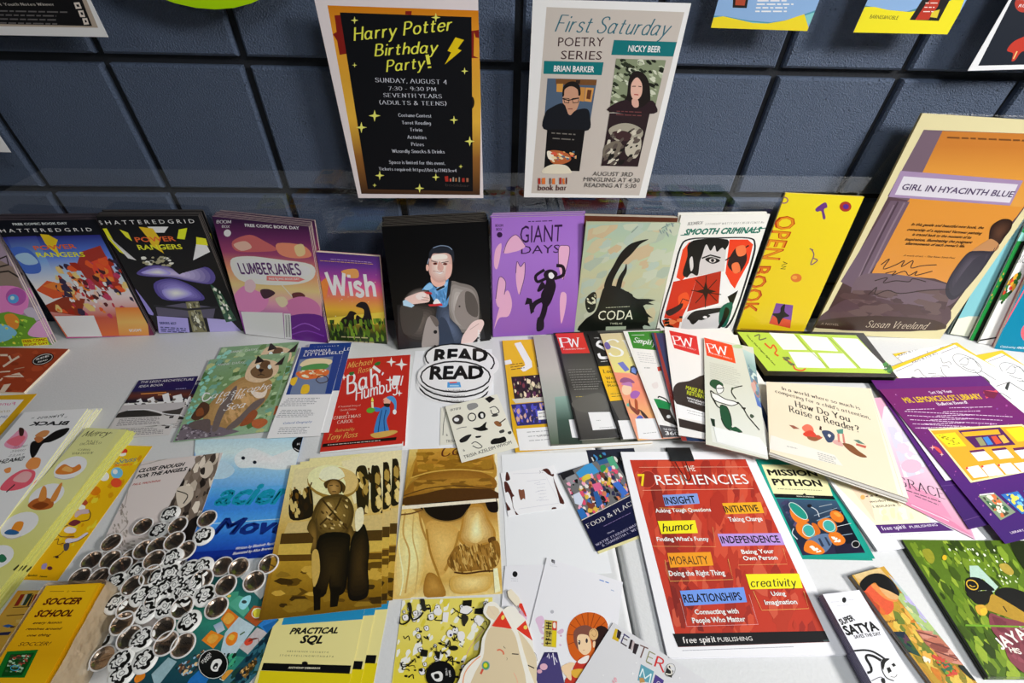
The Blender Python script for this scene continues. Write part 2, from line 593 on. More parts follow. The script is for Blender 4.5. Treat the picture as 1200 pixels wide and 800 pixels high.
            for i in range(rows):
                t = i / max(rows - 1, 1)
                ax, ay = a[0] + (d[0] - a[0]) * t, a[1] + (d[1] - a[1]) * t
                ux, uy = b[0] - a[0], b[1] - a[1]
                L = math.hypot(ux, uy)
                x = 0.0
                end = L * rnd.uniform(.75, 1)
                while x < end:
                    w = min(rnd.uniform(1.2, 4.5) * hh, end - x)
                    s0, s1 = x / L, (x + w) / L
                    p0 = (ax + ux * s0, ay + uy * s0); p1 = (ax + ux * s1, ay + uy * s1)
                    put([p0, p1, (p1[0], p1[1] + hh * .55), (p0[0], p0[1] + hh * .55)], [c] * 4, lift)
                    x += w + hh * .7
        elif k == 't':      # t colour face x0,y0 x1,y1 capheight words
            c = lin(tk[1], g)
            face = tk[2]
            p0, p1 = P(tk[3]), P(tk[4])
            ch = float(tk[5])
            txt = ' '.join(tk[6:])
            mir = face[0] == '-'
            face = face.lstrip('-')
            if face in 'nbiIBJ':
                vs, fs, w = glyphs(txt, {'b': 1, 'I': 1, 'B': 2, 'J': 2}.get(face, 0), face in 'iIJ')
            else:
                vs, fs, w = penned(txt, face)
            A = Vector(pl.p2(ox + p0[0] / sc, oy + p0[1] / sc))
            B = Vector(pl.p2(ox + p1[0] / sc, oy + p1[1] / sc))
            U = B - A
            up = Vector((-U.y, U.x)).normalized()
            q0 = pl.p3(A.x, A.y); q1 = pl.p3(A.x + up.x * .01, A.y + up.y * .01)
            prj = lambda q: (FPX * (q - CP).dot(FR) / (q - CP).dot(FF), FPX * (q - CP).dot(FU) / (q - CP).dot(FF))
            a, b = prj(q0), prj(q1)
            px = math.hypot(b[0] - a[0], b[1] - a[1]) / .01
            up *= ch / sc / px
            U /= w
            i = len(mb.v)
            q2 = []
            for x, y in vs:
                if mir:
                    x = w - x
                q2.append(A + U * x + up * y)
            if clipping and any((bx - ax) * (q.y - ay) - (by - ay) * (q.x - ax) < 0 for q in q2
                                for (ax, ay), (bx, by) in zip(out, out[1:] + out[:1])):
                lay += 2
                for n, f in enumerate(fs):
                    f = tuple(reversed(f)) if mir else f
                    q = clip([(q2[j].x, q2[j].y, c) for j in f], out)
                    if len(q) > 2:
                        mb.face([pl.p3(a, b, h + lift + (n % 7) * 1.2e-6) for a, b, _ in q], c)
                continue
            lay += 2
            for n, f in enumerate(fs):
                f = tuple(reversed(f)) if mir else f
                mb.face([pl.p3(q2[j].x, q2[j].y, h + lift + (n % 7) * 1.2e-6) for j in f], c)


def rect_outline(w, h, r=0.0):
    w, h = w / 2, h / 2
    if not r:
        return [(-w, -h), (w, -h), (w, h), (-w, h)]
    res = []
    for cx, cy, a0 in ((w - r, -h + r, -90), (w - r, h - r, 0), (-w + r, h - r, 90), (-w + r, -h + r, 180)):
        for i in range(5):
            a = math.radians(a0 + i * 22.5)
            res.append((cx + r * math.cos(a), cy + r * math.sin(a)))
    return res


def card(name, label, cat, px, z=0.0, t=0.0004, col='e6e8ea', side=None, g=1.1, code='', group=None,
         mat='paper', zs=None, poly=False, r=0.0, size=None):
    """a printed sheet, card or thin book lying with its underside at height z; px = its corners TL TR BR BL"""
    hs = [x + z + t for x in (zs or (0,) * len(px))]
    q = [at_z(x, y, hh) for (x, y), hh in zip(px, hs)]
    if poly:
        pl, w, hgt = rect_plane(q[:4]) if len(q) == 4 else rect_plane([at_z(x, y, z + t) for x, y in poly])
        if zs:
            n = (q[1] - q[0]).cross(q[0] - q[3]) + (q[2] - q[3]).cross(q[1] - q[2])
            v = n.cross(pl.u)
            pl = Plane(pl.o, pl.u, v)
        out = [pl.p2(x, y) for x, y in px]
        if sum(out[i - 1][0] * out[i][1] - out[i][0] * out[i - 1][1] for i in range(len(out))) < 0:
            out.reverse()
    else:
        pl, w, hgt = rect_plane(q)
        if size:
            w, hgt = size
        out = rect_outline(w, hgt, r)
    mb = MB()
    mb.slab(pl, out, -t, 0, lin(col, g), lin(side or col, g))
    art(mb, pl, out if (not poly or len(px) == 4) else None, code, g)
    o = mb.build(name, M[mat], None, pl.p3(0, 0, -t))
    tag(o, label, cat, group)
    return o


def stand_plane(px, yg, zb):
    TL, TR, BR, BL = px
    b0, b1 = at_z(*BL, zb), at_z(*BR, zb)
    tm = at_plane((TL[0] + TR[0]) / 2, (TL[1] + TR[1]) / 2, Vector((0, yg, 0)), Vector((0, 1, 0)))
    n = (b1 - b0).cross(tm - b0).normalized()
    a0, a1 = at_plane(*TL, b0, n), at_plane(*TR, b0, n)
    return rect_plane([a0, a1, b1, b0])


def booklet(name, label, cat, pl, w, h, t, col, edge, code, g, mat='gloss', group=None, spine=None, r=0.0):
    """a bound book, face on the plane: cover boards and a page block"""
    out = rect_outline(w, h, r)
    base = pl.p3(0, -h / 2, 0)
    root = empty(name, base)
    tag(root, label, cat, group)
    c = min(0.0004, t * .12)
    mb = MB()
    mb.slab(pl, out, -c, 0, lin(col, g), lin(spine or col, g))
    art(mb, pl, out, code, g)
    mb.build('front_cover', M[mat], root, base)
    mb = MB()
    mb.slab(pl, rect_outline(w - .0008, h - .0006), -t + c, -c, lin(edge, g), lin(edge, g))
    mb.build('page_block', M['paper'], root, base)
    mb = MB()
    mb.slab(pl, out, -t, -t + c, lin(spine or col, g), lin(spine or col, g))
    mb.build('back_cover', M[mat], root, base)
    return root


def standing(name, label, cat, px, yg, t, col, edge, code, g, n=0, back=None, group=None, dz=0.0, sp=(-.0035, .0035), **kw):
    """a book leaning on the glass with n more copies behind it"""
    pl, w, h = stand_plane(px, yg, 0.0005 + t * .25 + dz)
    root = booklet(name, label, cat, pl, w, h, t, col, edge, code, g, group=group, **kw)
    hn = Vector((pl.n.x, pl.n.y, 0))
    step = (t + .0009) / hn.length
    d = -hn.normalized() * step
    rr = random.Random(name + label)
    for i in range(n):
        dup(root, d * (i + 1) + Vector((rr.uniform(sp[0], sp[1]), 0, rr.uniform(0, .0008))), back, (group or label) + ' copies')
    return root


def lean(name, label, cat, px, ref, off, t, col, edge, code, g, **kw):
    """a book leaning parallel to the plane ref, off further towards the viewer"""
    o = ref.o + ref.n * off
    q = [at_plane(x, y, o, ref.n) for x, y in px]
    for i, j in ((3, 0), (2, 1)):       # stand on the table
        up = (q[j] - q[i])
        q[i] = q[i] + up * ((0.0008 + t * .3 - q[i].z) / up.z)
    pl, w, h = rect_plane(q)
    return booklet(name, label, cat, pl, w, h, t, col, edge, code, g, **kw)


# ---------------------------------------------------------------- the room
def box_faces(mb, lo, hi, ch, c=(1, 1, 1, 1)):
    """a block whose front (-y) edges are chamfered"""
    x0, y0, z0 = lo; x1, y1, z1 = hi
    fr = [(x0 + ch, y0, z0 + ch), (x1 - ch, y0, z0 + ch), (x1 - ch, y0, z1 - ch), (x0 + ch, y0, z1 - ch)]
    md = [(x0, y0 + ch, z0), (x1, y0 + ch, z0), (x1, y0 + ch, z1), (x0, y0 + ch, z1)]
    bk = [(x0, y1, z0), (x1, y1, z0), (x1, y1, z1), (x0, y1, z1)]
    for a in (fr, md, bk):
        for i, p in enumerate(a):
            a[i] = Vector(p)
    mb.face(fr, c)
    for i in range(4):
        j = (i + 1) % 4
        mb.face([md[i], md[j], fr[j], fr[i]], c)
        mb.face([bk[i], bk[j], md[j], md[i]], c)


PITCH = 0.2032
blue = plain('blue_block_paint', (0.092, 0.128, 0.205, 1), 0.6, 0, (7, (0.075, 0.106, 0.175, 1)), (420, 0.9, 0.004))
nt = blue.node_tree      # pits of the rough concrete under the paint
vo = nt.nodes.new('ShaderNodeTexVoronoi'); vo.inputs['Scale'].default_value = 170
mr = nt.nodes.new('ShaderNodeMapRange'); mr.inputs['From Min'].default_value = 0.05; mr.inputs['From Max'].default_value = 0.22
n3 = nt.nodes.new('ShaderNodeTexNoise'); n3.inputs['Scale'].default_value = 38
mx = nt.nodes.new('ShaderNodeMath'); mx.operation = 'ADD'
mr2 = nt.nodes.new('ShaderNodeMapRange'); mr2.inputs['From Min'].default_value = 0.4; mr2.inputs['From Max'].default_value = 0.6
b2 = nt.nodes.new('ShaderNodeBump'); b2.inputs['Strength'].default_value = 1.0; b2.inputs['Distance'].default_value = 0.006
tcn = [n for n in nt.nodes if n.type == 'TEX_COORD'][0]
bp0 = [n for n in nt.nodes if n.type == 'BUMP' and n != b2][0]
nt.links.new(tcn.outputs['Object'], vo.inputs['Vector']); nt.links.new(tcn.outputs['Object'], n3.inputs['Vector'])
nt.links.new(vo.outputs['Distance'], mr.inputs['Value']); nt.links.new(n3.outputs['Fac'], mr2.inputs['Value'])
nt.links.new(mr.outputs['Result'], mx.inputs[0]); nt.links.new(mr2.outputs['Result'], mx.inputs[1])
mx.use_clamp = True
nt.links.new(mx.outputs[0], b2.inputs['Height']); nt.links.new(bp0.outputs['Normal'], b2.inputs['Normal'])
nt.links.new(b2.outputs['Normal'], nt.nodes['Principled BSDF'].inputs['Normal'])
mort = plain('shaded_joint_paint', (0.007, 0.009, 0.014, 1), 0.8, 0, (90, (0.012, 0.014, 0.02, 1)), (300, 0.5, 0.002))  # near-black colour has the shade of the recessed joints painted in

mb = MB()
for i in range(-4, 13):
    for k in range(-6, 6):
        x = -0.7707 + i * PITCH
        z = 0.4653 + k * PITCH
        j = 0.0062
        box_faces(mb, (x + j, 0.0, z + j), (x + PITCH - j, 0.19, z + PITCH - j), 0.0035)
wall = mb.build('wall_back', blue)
wall['kind'] = 'structure'
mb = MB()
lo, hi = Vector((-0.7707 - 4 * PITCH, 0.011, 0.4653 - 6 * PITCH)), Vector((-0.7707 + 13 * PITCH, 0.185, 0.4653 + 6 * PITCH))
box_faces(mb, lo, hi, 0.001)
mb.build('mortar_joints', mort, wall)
mb = MB()
box_faces(mb, (-3, -3.2, -0.78), (3, 0.19, -0.754), 0.002)
fl = mb.build('floor', plain('dark_carpet', (0.03, 0.03, 0.034, 1), 0.9, 0, (140, (0.02, 0.02, 0.022, 1)), (500, 0.6, 0.003)))
fl['kind'] = 'structure'

# window glass in front of the wall: clear with a faint mirror sheen
gm = bpy.data.materials.new('window_glass')
gm.use_nodes = True
nt = gm.node_tree
nt.nodes.clear()
ou = nt.nodes.new('ShaderNodeOutputMaterial'); ms = nt.nodes.new('ShaderNodeMixShader')
tr = nt.nodes.new('ShaderNodeBsdfTransparent'); gl = nt.nodes.new('ShaderNodeBsdfGlossy'); fs = nt.nodes.new('ShaderNodeFresnel')
gl.inputs['Roughness'].default_value = 0.0
fs.inputs['IOR'].default_value = 1.52
tr.inputs['Color'].default_value = (0.985, 0.99, 0.99, 1)
ge = nt.nodes.new('ShaderNodeNewGeometry'); iv = nt.nodes.new('ShaderNodeMath'); iv.operation = 'SUBTRACT'
iv.inputs[0].default_value = 1.8; ml = nt.nodes.new('ShaderNodeMath'); ml.operation = 'MULTIPLY'
sc2 = nt.nodes.new('ShaderNodeMath'); sc2.operation = 'MULTIPLY'; sc2.inputs[1].default_value = 1.8
nt.links.new(ge.outputs['Backfacing'], sc2.inputs[0]); nt.links.new(sc2.outputs[0], iv.inputs[1])
nt.links.new(iv.outputs[0], ml.inputs[0]); nt.links.new(fs.outputs[0], ml.inputs[1]); ml.use_clamp = True
nt.links.new(ml.outputs[0], ms.inputs[0]); nt.links.new(tr.outputs[0], ms.inputs[1]); nt.links.new(gl.outputs[0], ms.inputs[2])
nt.links.new(ms.outputs[0], ou.inputs[0])
mb = MB()
box_faces(mb, (-1.45, GLASS_Y, 0.0), (1.75, GLASS_Y + 0.004, 1.15), 0.0008)
gp = mb.build('window_1', gm)
gp['kind'] = 'structure'

# two folding tables pushed together
ttop = plain('table_plastic', (0.74, 0.75, 0.75, 1), 0.5, 0, (220, (0.68, 0.69, 0.69, 1)), (330, 0.22, 0.0012))
tleg = plain('table_leg_metal', (0.25, 0.25, 0.27, 1), 0.4, 0.9, (60, (0.2, 0.2, 0.22, 1)))


def table(label, x0, x1):
    y0, y1 = -0.80, -0.036
    root = tag(empty('folding_table', Vector(((x0 + x1) / 2, (y0 + y1) / 2, -0.754))), label, 'table')
    base = root.location
    mb = MB()
    r = 0.008
    prof = [(0.0, -0.045)] + [(r - r * math.sin(math.radians(a)) if True else 0, -r + r * math.sin(math.radians(a))) for a in ()]
    rings = [(0.0, -0.045), (0.0, -r)]
    for a in (15, 30, 45, 60, 75, 90):
        rings.append((r - r * math.cos(math.radians(a)), -r + r * math.sin(math.radians(a))))
    loops = []
    for ins, z in rings:
        loops.append([Vector((x0 + ins, y0 + ins, z)), Vector((x1 - ins, y0 + ins, z)), Vector((x1 - ins, y1 - ins, z)), Vector((x0 + ins, y1 - ins, z))])
    for a, b in zip(loops, loops[1:]):
        for i in range(4):
            j = (i + 1) % 4
            mb.face([a[i], a[j], b[j], b[i]], (1, 1, 1, 1))
    mb.face(loops[-1], (1, 1, 1, 1))
    mb.face(list(reversed(loops[0])), (1, 1, 1, 1))
    mb.build('tabletop', ttop, root, base)
    for lx in (x0 + 0.2, x1 - 0.2):
        for ly in (y0 + 0.12, y1 - 0.12):
            mb = MB()
            ring = lambda z: [Vector((lx + 0.013 * math.cos(t / 12 * 6.2832), ly + 0.013 * math.sin(t / 12 * 6.2832), z)) for t in range(12)]
            a, b = ring(-0.754), ring(-0.045)
            for i in range(12):
                j = (i + 1) % 12
                mb.face([a[i], a[j], b[j], b[i]], (1, 1, 1, 1))
            mb.face(list(reversed(a)), (1, 1, 1, 1))
            mb.build('leg', tleg, root, base)


table('white folding table under the left and middle part of the display', -1.45, 0.1695)
table('white folding table under the right part of the display, beyond the seam', 0.1735, 1.75)


# ---------------------------------------------------------------- sheets taped to the glass
def flyer(name, label, cat, A, B, h, w=None, col='dcdad8', code='', g=1.3, disc=False, group=None):
    y = Vector((0, GLASS_Y - 0.0006, 0)); n = Vector((0, -1, 0))
    a, b = at_plane(*A, y, n), at_plane(*B, y, n)
    u = (b - a); w = w or u.length
    u.normalize()
    v = Vector((0, -1, 0)).cross(u)
    pl = Plane(a + u * w / 2 + v * h / 2, u, v)
    out = rect_outline(w, h)
    if disc:
        out = [(w / 2 * math.cos(i / 48 * 6.2832), w / 2 * math.sin(i / 48 * 6.2832)) for i in range(48)]
    mb = MB()
    mb.slab(pl, out, -0.0004, 0, lin(col, g), lin(col, g))
    art(mb, pl, out, code, g)
    return tag(mb.build(name, M['paper'], None, pl.p3(0, 0, 0)), label, cat, group)


flyer('event_poster', 'letter poster with black panel, gold border and yellow birthday party script on glass', 'poster', (420, 232), (566, 232), .2794, .2159, 'd8cfd0', '''
Z 300,0,4
V c8780e,dc962a,cf9a30,d8a93a,8a5a26,3a2415 335,25 1058,50 1050,914 494,908
p 7a1812 368,72 398,70 424,252 392,257 380,190 360,160 378,150
p 7a1812 700,52 730,52 728,70 700,68
p 7a1812 1008,145 1045,140 1052,180 1030,175 1022,150 1020,262 1045,272 1010,272
e 1a0e08 1012,480 12,28
p 04060c 393,58 1010,80 1017,897 524,886
t ece24c K 458,190 925,140 60 Harry Potter
t ece24c K 555,262 860,244 54 Birthday
t ece24c K 610,336 800,316 52 Party
t ece24c H 806,318 822,316 60 !
p f0bc10 935,175 975,187 945,228 964,236 885,302 915,246 898,238
* eee66a 462,95 18
* eee66a 843,82 22
* eee66a 462,305 12
* eee66a 978,333 17
* eee66a 556,542 28
* eee66a 494,597 26
* eee66a 928,562 20
* eee66a 1002,662 24
* eee66a 960,780 10
* eee66a 580,822 22
* eee66a 843,830 18
* eee66a 556,868 10
* eee66a 767,882 22
t c4c8d2 s 560,384 895,394 20 SUNDAY, AUGUST 4
t c4c8d2 s 622,422 846,426 17 7:30 - 9:30 PM
t c4c8d2 s 598,454 872,460 18 SEVENTH YEARS
t c4c8d2 s 580,488 893,494 18 (ADULTS & TEENS)
t b4b8c2 S 668,546 822,550 15 Costume Contest
t b4b8c2 S 685,581 820,584 15 Tarot Reading
t b4b8c2 S 722,614 780,616 15 Trivia
t b4b8c2 S 710,649 800,651 15 Activities
t b4b8c2 S 728,682 788,684 15 Prizes
t b4b8c2 S 638,714 885,718 15 Wizardly Snacks & Drinks
t b4b8c2 S 625,766 888,772 15 Space is limited for this event.
t b4b8c2 S 577,797 940,806 14 Tickets required: https://bit.ly/2NQ3cv4
p a02a20 884,826 900,824 902,850 888,850
p c0584a 908,836 916,836 916,850 908,850
p 9a9a90 922,830 928,830 928,850 922,850
p a86a40 934,834 942,834 942,850 934,850
p 8a8a80 950,830 956,830 956,852 950,852
p a02a20 966,834 978,834 978,852 966,852
p 96644a 986,834 996,834 996,852 986,852
t 3a3434 n 888,872 1000,876 14 bookbar''')

flyer('event_poster', 'beige poetry series poster with teal banners and two portrait photos on glass', 'poster', (614, 231), (761, 232), .2794, .2159, 'dcdad8', '''
Z 600,0,4
p b8b0a8 162,33 808,57 596,916 90,905
t 2c5f6e k 200,146 740,168 76 First Saturday
t 3a2426 n 215,217 428,217 44 POETRY
t 3a2426 n 228,277 419,280 42 SERIES
p 05686c 150,285 430,292 420,352 147,346
t dfe6e4 b 195,334 384,338 28 BRIAN BARKER
p 05686c 478,187 773,197 755,265 465,257
t dfe6e4 b 543,241 694,245 30 NICKY BEER
p 46586e 166,367 398,373 360,608 148,604
p 6a4422 205,369 398,373 394,400 206,396
p c08a40 210,392 240,392 236,432 208,430
p 2a1c14 300,375 320,375 318,392 298,392
p b8803e 320,408 344,410 336,476 314,472
p c48c4a 346,410 384,412 372,478 338,474
p 5a3018 354,420 374,422 366,466 348,462
b b88a70 240,440 246,420 275,404 306,418 318,450 312,490 296,524 274,540 252,518 238,480
b 140e0c 236,450 240,408 262,386 292,382 316,400 322,440 312,448 306,418 276,404 248,418 244,448
l 0c0a0a 5 236,462 264,470 282,466 312,460
L 0c0a0a 4 242,460 268,462 266,482 246,480
L 0c0a0a 4 282,462 314,458 310,480 286,482
l 7a3a34 4 262,510 284,510
b 0c1018 148,604 154,534 180,506 240,484 268,540 300,516 352,510 366,548 358,610 250,612
p 08070a 165,606 342,608 316,802 150,796
g 6a6660 10 2 185,620 310,628 190,645
b a85a30 165,712 210,704 262,720 276,750 230,770 186,762
b d8d0c0 165,708 190,716 196,750 170,742
s c8503a,d8c8a0,4a6a80,e0a060 26 3,8 20,1.8 180,710 305,708 300,755 190,768
b cfc8b4 148,790 190,770 250,774 274,796 270,812 150,812
p 7a8468 488,274 722,282 664,532 455,526
s 14180e,20281a,a8b094,c0c4b0,2a2e1a 120 3,13 30,1.8 488,274 722,282 664,532 455,526
b 17100e 530,500 540,440 548,370 575,334 612,340 640,380 648,450 640,520 600,530
b d0a694 556,420 562,386 586,362 608,390 610,430 598,458 576,470 560,452
l 2a1814 4 562,404 580,404
l 2a1814 4 592,404 606,406
l a03c3a 5 572,442 592,444
b c89c8c 562,466 590,468 592,500 566,500
b 24141a 455,522 480,486 540,468 575,505 612,500 650,470 672,490 664,532
p 26181c 458,530 645,532 590,780 418,776
g 6a3a3a 8 2 490,518 620,524 488,534
b 9a9484 452,610 500,580 560,580 612,610 600,650 540,650 490,660
b 3a2426 470,620 520,612 560,630 540,660 490,650
b b0aa9a 560,650 600,640 604,690 580,740 540,730 530,690
b 6a6256 436,680 500,660 520,700 480,740 430,740
s 12100e,c0baaa,544a44 40 3,11 -40,2 460,600 620,600 590,775 425,770
t 4a4846 n 377,822 565,826 20 AUGUST 3RD
t 4a4846 n 335,848 597,854 20 MINGLING AT 4:30
t 4a4846 n 339,875 580,880 20 READING AT 5:30
p 9a2a20 122,834 134,834 134,862 122,862
p c86a30 140,834 156,832 156,862 140,862
p 4a2420 176,834 182,834 182,862 176,862
p c86a30 188,836 202,834 202,862 188,862
p 9a2a20 222,832 232,832 232,862 222,862
p c86a30 236,836 246,834 248,862 238,862
p 5a2420 252,832 258,832 258,862 252,862
t 4a2020 S 120,890 254,890 24 book bar''')

flyer('half_sheet_flyer', 'blue and yellow flyer with gold hill on the glass, the one nearer the poetry poster', 'flyer', (833, 32.5), (934.5, 36), .2159, .1397, '86aad4', '''
Z 600,0,4
p 4f92a8 900,70 1000,76 1110,96 1210,104 1300,92 1500,20 1500,110 900,110
p 7ec0c0 900,78 1000,84 1110,102 1210,112 1300,98 1500,30 1500,110 900,110
p e8cf22 920,140 935,84 990,76 1060,92 1130,108 1200,110 1280,96 1370,66 1400,160
p 1a1410 1040,-60 1118,-60 1100,38 1034,36
p a8442a 1052,-50 1104,-50 1090,26 1046,24
g eef2f4 12 4 1150,0 1330,0 1140,50
g eef2f4 12 4 1150,-80 1340,-80 1140,-20
''', 1.15)
flyer('half_sheet_flyer', 'blue and yellow bookseller flyer with black and red book picture on the glass', 'flyer', (1000, 38), (1099, 40), .2159, .1397, '86aad4', '''
Z 900,0,4
p 4a8496 380,40 460,26 560,46 650,54 760,20 900,-20 900,90 380,90
p e8d81e 380,170 455,32 500,32 560,46 660,56 740,44 830,14 930,-30 860,170
p 120e0e 722,0 780,-90 900,-90 800,98 664,93
p b4301c 738,20 780,-20 806,0 796,30 752,93 690,93
p d8c030 770,54 806,44 792,84 760,80
g e8d8d0 8 3 738,12 800,12 728,52
t 2a2a1a n 475,86 606,92 20 BARNES&NOBLE
''', 1.15)
flyer('event_poster', 'navy poster with white border and red hand at the upper right corner of the glass', 'poster', (1134, 83), (1200, 81), .2794, .2159, 'd8dadc', '''
Z 900,0,4
p 0a1422 985,308 1240,302 2200,280 2200,-700 1500,-700
b b43020 1120,236 1150,196 1200,172 1260,150 1300,180 1240,232 1190,242 1160,280 1142,286 1148,250
l d8b070 6 1168,240 1150,276
e a83426 1195,18 38,40
t e0d8d8 n 1170,0 1230,0 14 MUG
t e0d8d8 n 1172,34 1230,34 18 RUN
''', 1.2)
flyer('event_poster', 'black poster in cream and tan border at the upper left corner of the glass', 'poster', (-90, 39.5), (127, 43.5), .2159, None, 'beb6ae', '''
Z 0,0,4
p 857a6e -700,112 460,130 330,-180 -700,-200
p 08080a -700,98 432,122 320,-170 -700,-190
t 8a8680 S -60,26 255,26 15 Coast Youth Notes Winner
g 4a4848 12 4 0,48 330,54 0,104
p a8a098 345,12 372,10 384,40 356,42
p a8a098 365,50 390,48 400,80 376,80
p a8a098 385,86 408,84 418,114 394,116
p 0a0a0c 356,22 368,20 374,32 362,32
p 0a0a0c 376,58 386,57 392,70 382,70
p 0a0a0c 396,94 404,94 408,104 400,106
''', 2.2)
flyer('postcard', 'plain white card corner on the glass at the far left edge', 'card', (-95, 175), (13, 178.5), .13, None, 'd0c4c4', '', 2.0)
flyer('round_sign', 'lime green round paper sign taped at the top of the glass', 'sign', (80, 11), (436, 11), .38, .38, 'a6d400', '', 1.25, True)


# ---------------------------------------------------------------- books standing along the glass
SB = GLASS_Y - 0.003
standing('comic_book', 'pink and green comic cut by the left frame edge, in front of its neighbour', 'comic book',
         [(-135, 270), (-8, 268), (62, 403), (-62, 409)], SB - .024, .003, '8a7a8a', 'b8aca0', '''
Z 0,200,4
p 7a6a60 -300,440 0,420 60,450 130,600 -200,620
l 2a2420 8 -20,420 30,400 40,440 0,450
l 2a2420 8 -40,480 40,470 90,500
b c070a8 -60,560 60,540 130,580 120,660 40,690 -60,680
e 9a4a90 75,590 48,42
e 4a8ac8 62,600 26,22
e a8d0e8 58,596 10,9
b a8a0b0 110,660 150,640 190,690 160,700
p 5a8a28 -200,700 40,660 160,690 220,790 260,830 -200,840
b e07828 20,680 60,670 90,700 80,740 40,730
b 6aa8d8 -60,730 20,720 80,760 20,800 -60,800
s 3a6a1a,8ab83a,c8c040 40 3,8 30,1.6 -100,720 160,690 240,820 -100,820
b d890b8 130,760 190,700 240,770 170,780
p c8c81a 100,790 220,780 232,820 110,826
t 8a1410 b 112,806 222,796 14 FREE COMIC
t 8a1410 b 116,822 228,812 12 BOOK DAY
''', 1.7, n=2, back='copy behind the pink and green comic at left edge, only its edge showing')
standing('comic_book', 'front black topped comic with orange scene and blank white label, left stack', 'comic book',
         [(-6, 259), (112, 256), (181, 392), (76, 397)], SB - .022, .0025, '0a0c14', '6a5c60', '''
Z 0,200,4
t b8c0d0 b 62,256 318,251 13 FREE COMIC BOOK DAY
t c4d0e4 n -28,290 434,283 20 S H A T T E R E D  G R I D
V 20206a,4a6ab8,a8b8d8,c8b0b0,a84a38,c06028 0,312 470,300 722,778 300,792
V 2a2a78,6a90d0,dce0ec,e0c8c0 30,310 170,305 330,660 200,660
b 3a5aa8 40,380 90,355 150,380 190,440 180,480 90,470
b 8aa8dc 70,400 130,385 180,430 120,440
p 8a2a20 380,380 470,350 560,520 480,560 400,500 360,440
p c03c24 420,430 500,400 540,520 460,520
p b84820 170,560 220,515 330,540 360,580 250,600
p 7a2a14 190,640 300,590 400,600 380,680 230,660
p d86a28 200,540 250,520 320,545 260,560
s e0702a,8a2010,c84a20,3a1418,e8a868,a03050,2a2038 90 5,17 35,2 260,440 540,400 640,640 520,700 260,660
s d0a090,a02838,e8e0e0,4a1418 40 4,10 50,2 300,500 480,480 540,640 330,660
V c86a28,e09850,c87838 540,640 650,640 722,776 560,778
p 5a1a3a 690,690 712,740 724,776 700,776
p a8487a 300,778 722,770 724,790 300,796
p e8a41c 188,296 228,300 272,324 262,352 284,400 236,366 212,340
t d8562a b 165,372 362,362 24 POWER
t c8d02a b 178,404 402,402 26 RANGERS
p e4dedc 254,681 440,678 480,776 318,778
t e8e8e4 b 610,754 666,752 14 BOOM!
''', 1.7, n=6, back='copy behind the black topped orange comic, only its edge showing')
standing('comic_book', 'front black comic with yellow shards and lavender bands, second stack from left', 'comic book',
         [(114, 254), (234, 252), (284, 387), (186, 391)], SB - .02, .0025, '08080c', '5a5450', '''
Z 0,200,4
t d4d8e4 n 468,253 914,245 22 S H A T T E R E D  G R I D
p c8c020 465,272 500,270 545,350 640,420 560,380
p e4e0d8 500,300 545,350 640,420 600,410
p d0c82a 560,275 600,290 620,330 590,310
p b8c020 838,275 878,268 866,322 830,318
p dce0d8 920,340 970,350 985,380 905,420
p c4c024 920,310 965,318 975,350 920,345
p d8dce0 690,262 790,262 770,290 720,290
B 4a4080 a89ee0 640,480 700,445 790,450 860,490 960,450 1008,490 990,530 900,520 800,500 690,495
B 8a80c0 dcd6f0 660,478 740,455 800,480 760,490
B 463c80 8a80c8 720,530 800,505 900,540 960,600 880,610 760,600
B 8078b8 d8d2ee 760,560 840,545 900,580 800,605
b 8078b8 610,540 640,560 720,670 680,660 630,600
p 4a4658 730,640 860,620 1010,640 1000,690 740,680
p 6a6648 870,615 930,610 972,756 905,760
s 8a8870,3a3a30,c8c8b0 40 3,8 60,1.8 880,620 930,615 965,750 910,750
p 9088c4 735,680 880,690 890,758 745,762
p 9890c8 970,690 1080,700 1130,750 985,756
l 1a1a20 10 720,632 880,650 1020,640
p 2a4a38 985,530 1030,560 1110,700 1060,710
s 8a9a7a,1a2a20,c8ccb8 30 3,8 60,1.8 990,540 1030,560 1100,690 1060,700
p e0a020 650,262 716,270 752,320 744,346 770,388 716,356 690,310
t d8562a b 640,334 826,328 26 POWER
t c8d02a b 652,370 858,366 26 RANGERS
s 908c70,2a2a24,d0ccb8 30 4,9 0,1.8 660,400 820,400 820,450 670,440
t 1a2a5a b 750,718 830,720 12 SERIES #27
g 2a3060 8 3 752,730 880,738 756,748
''', 1.7, n=6, back='copy behind the black and lavender comic, only its edge showing')
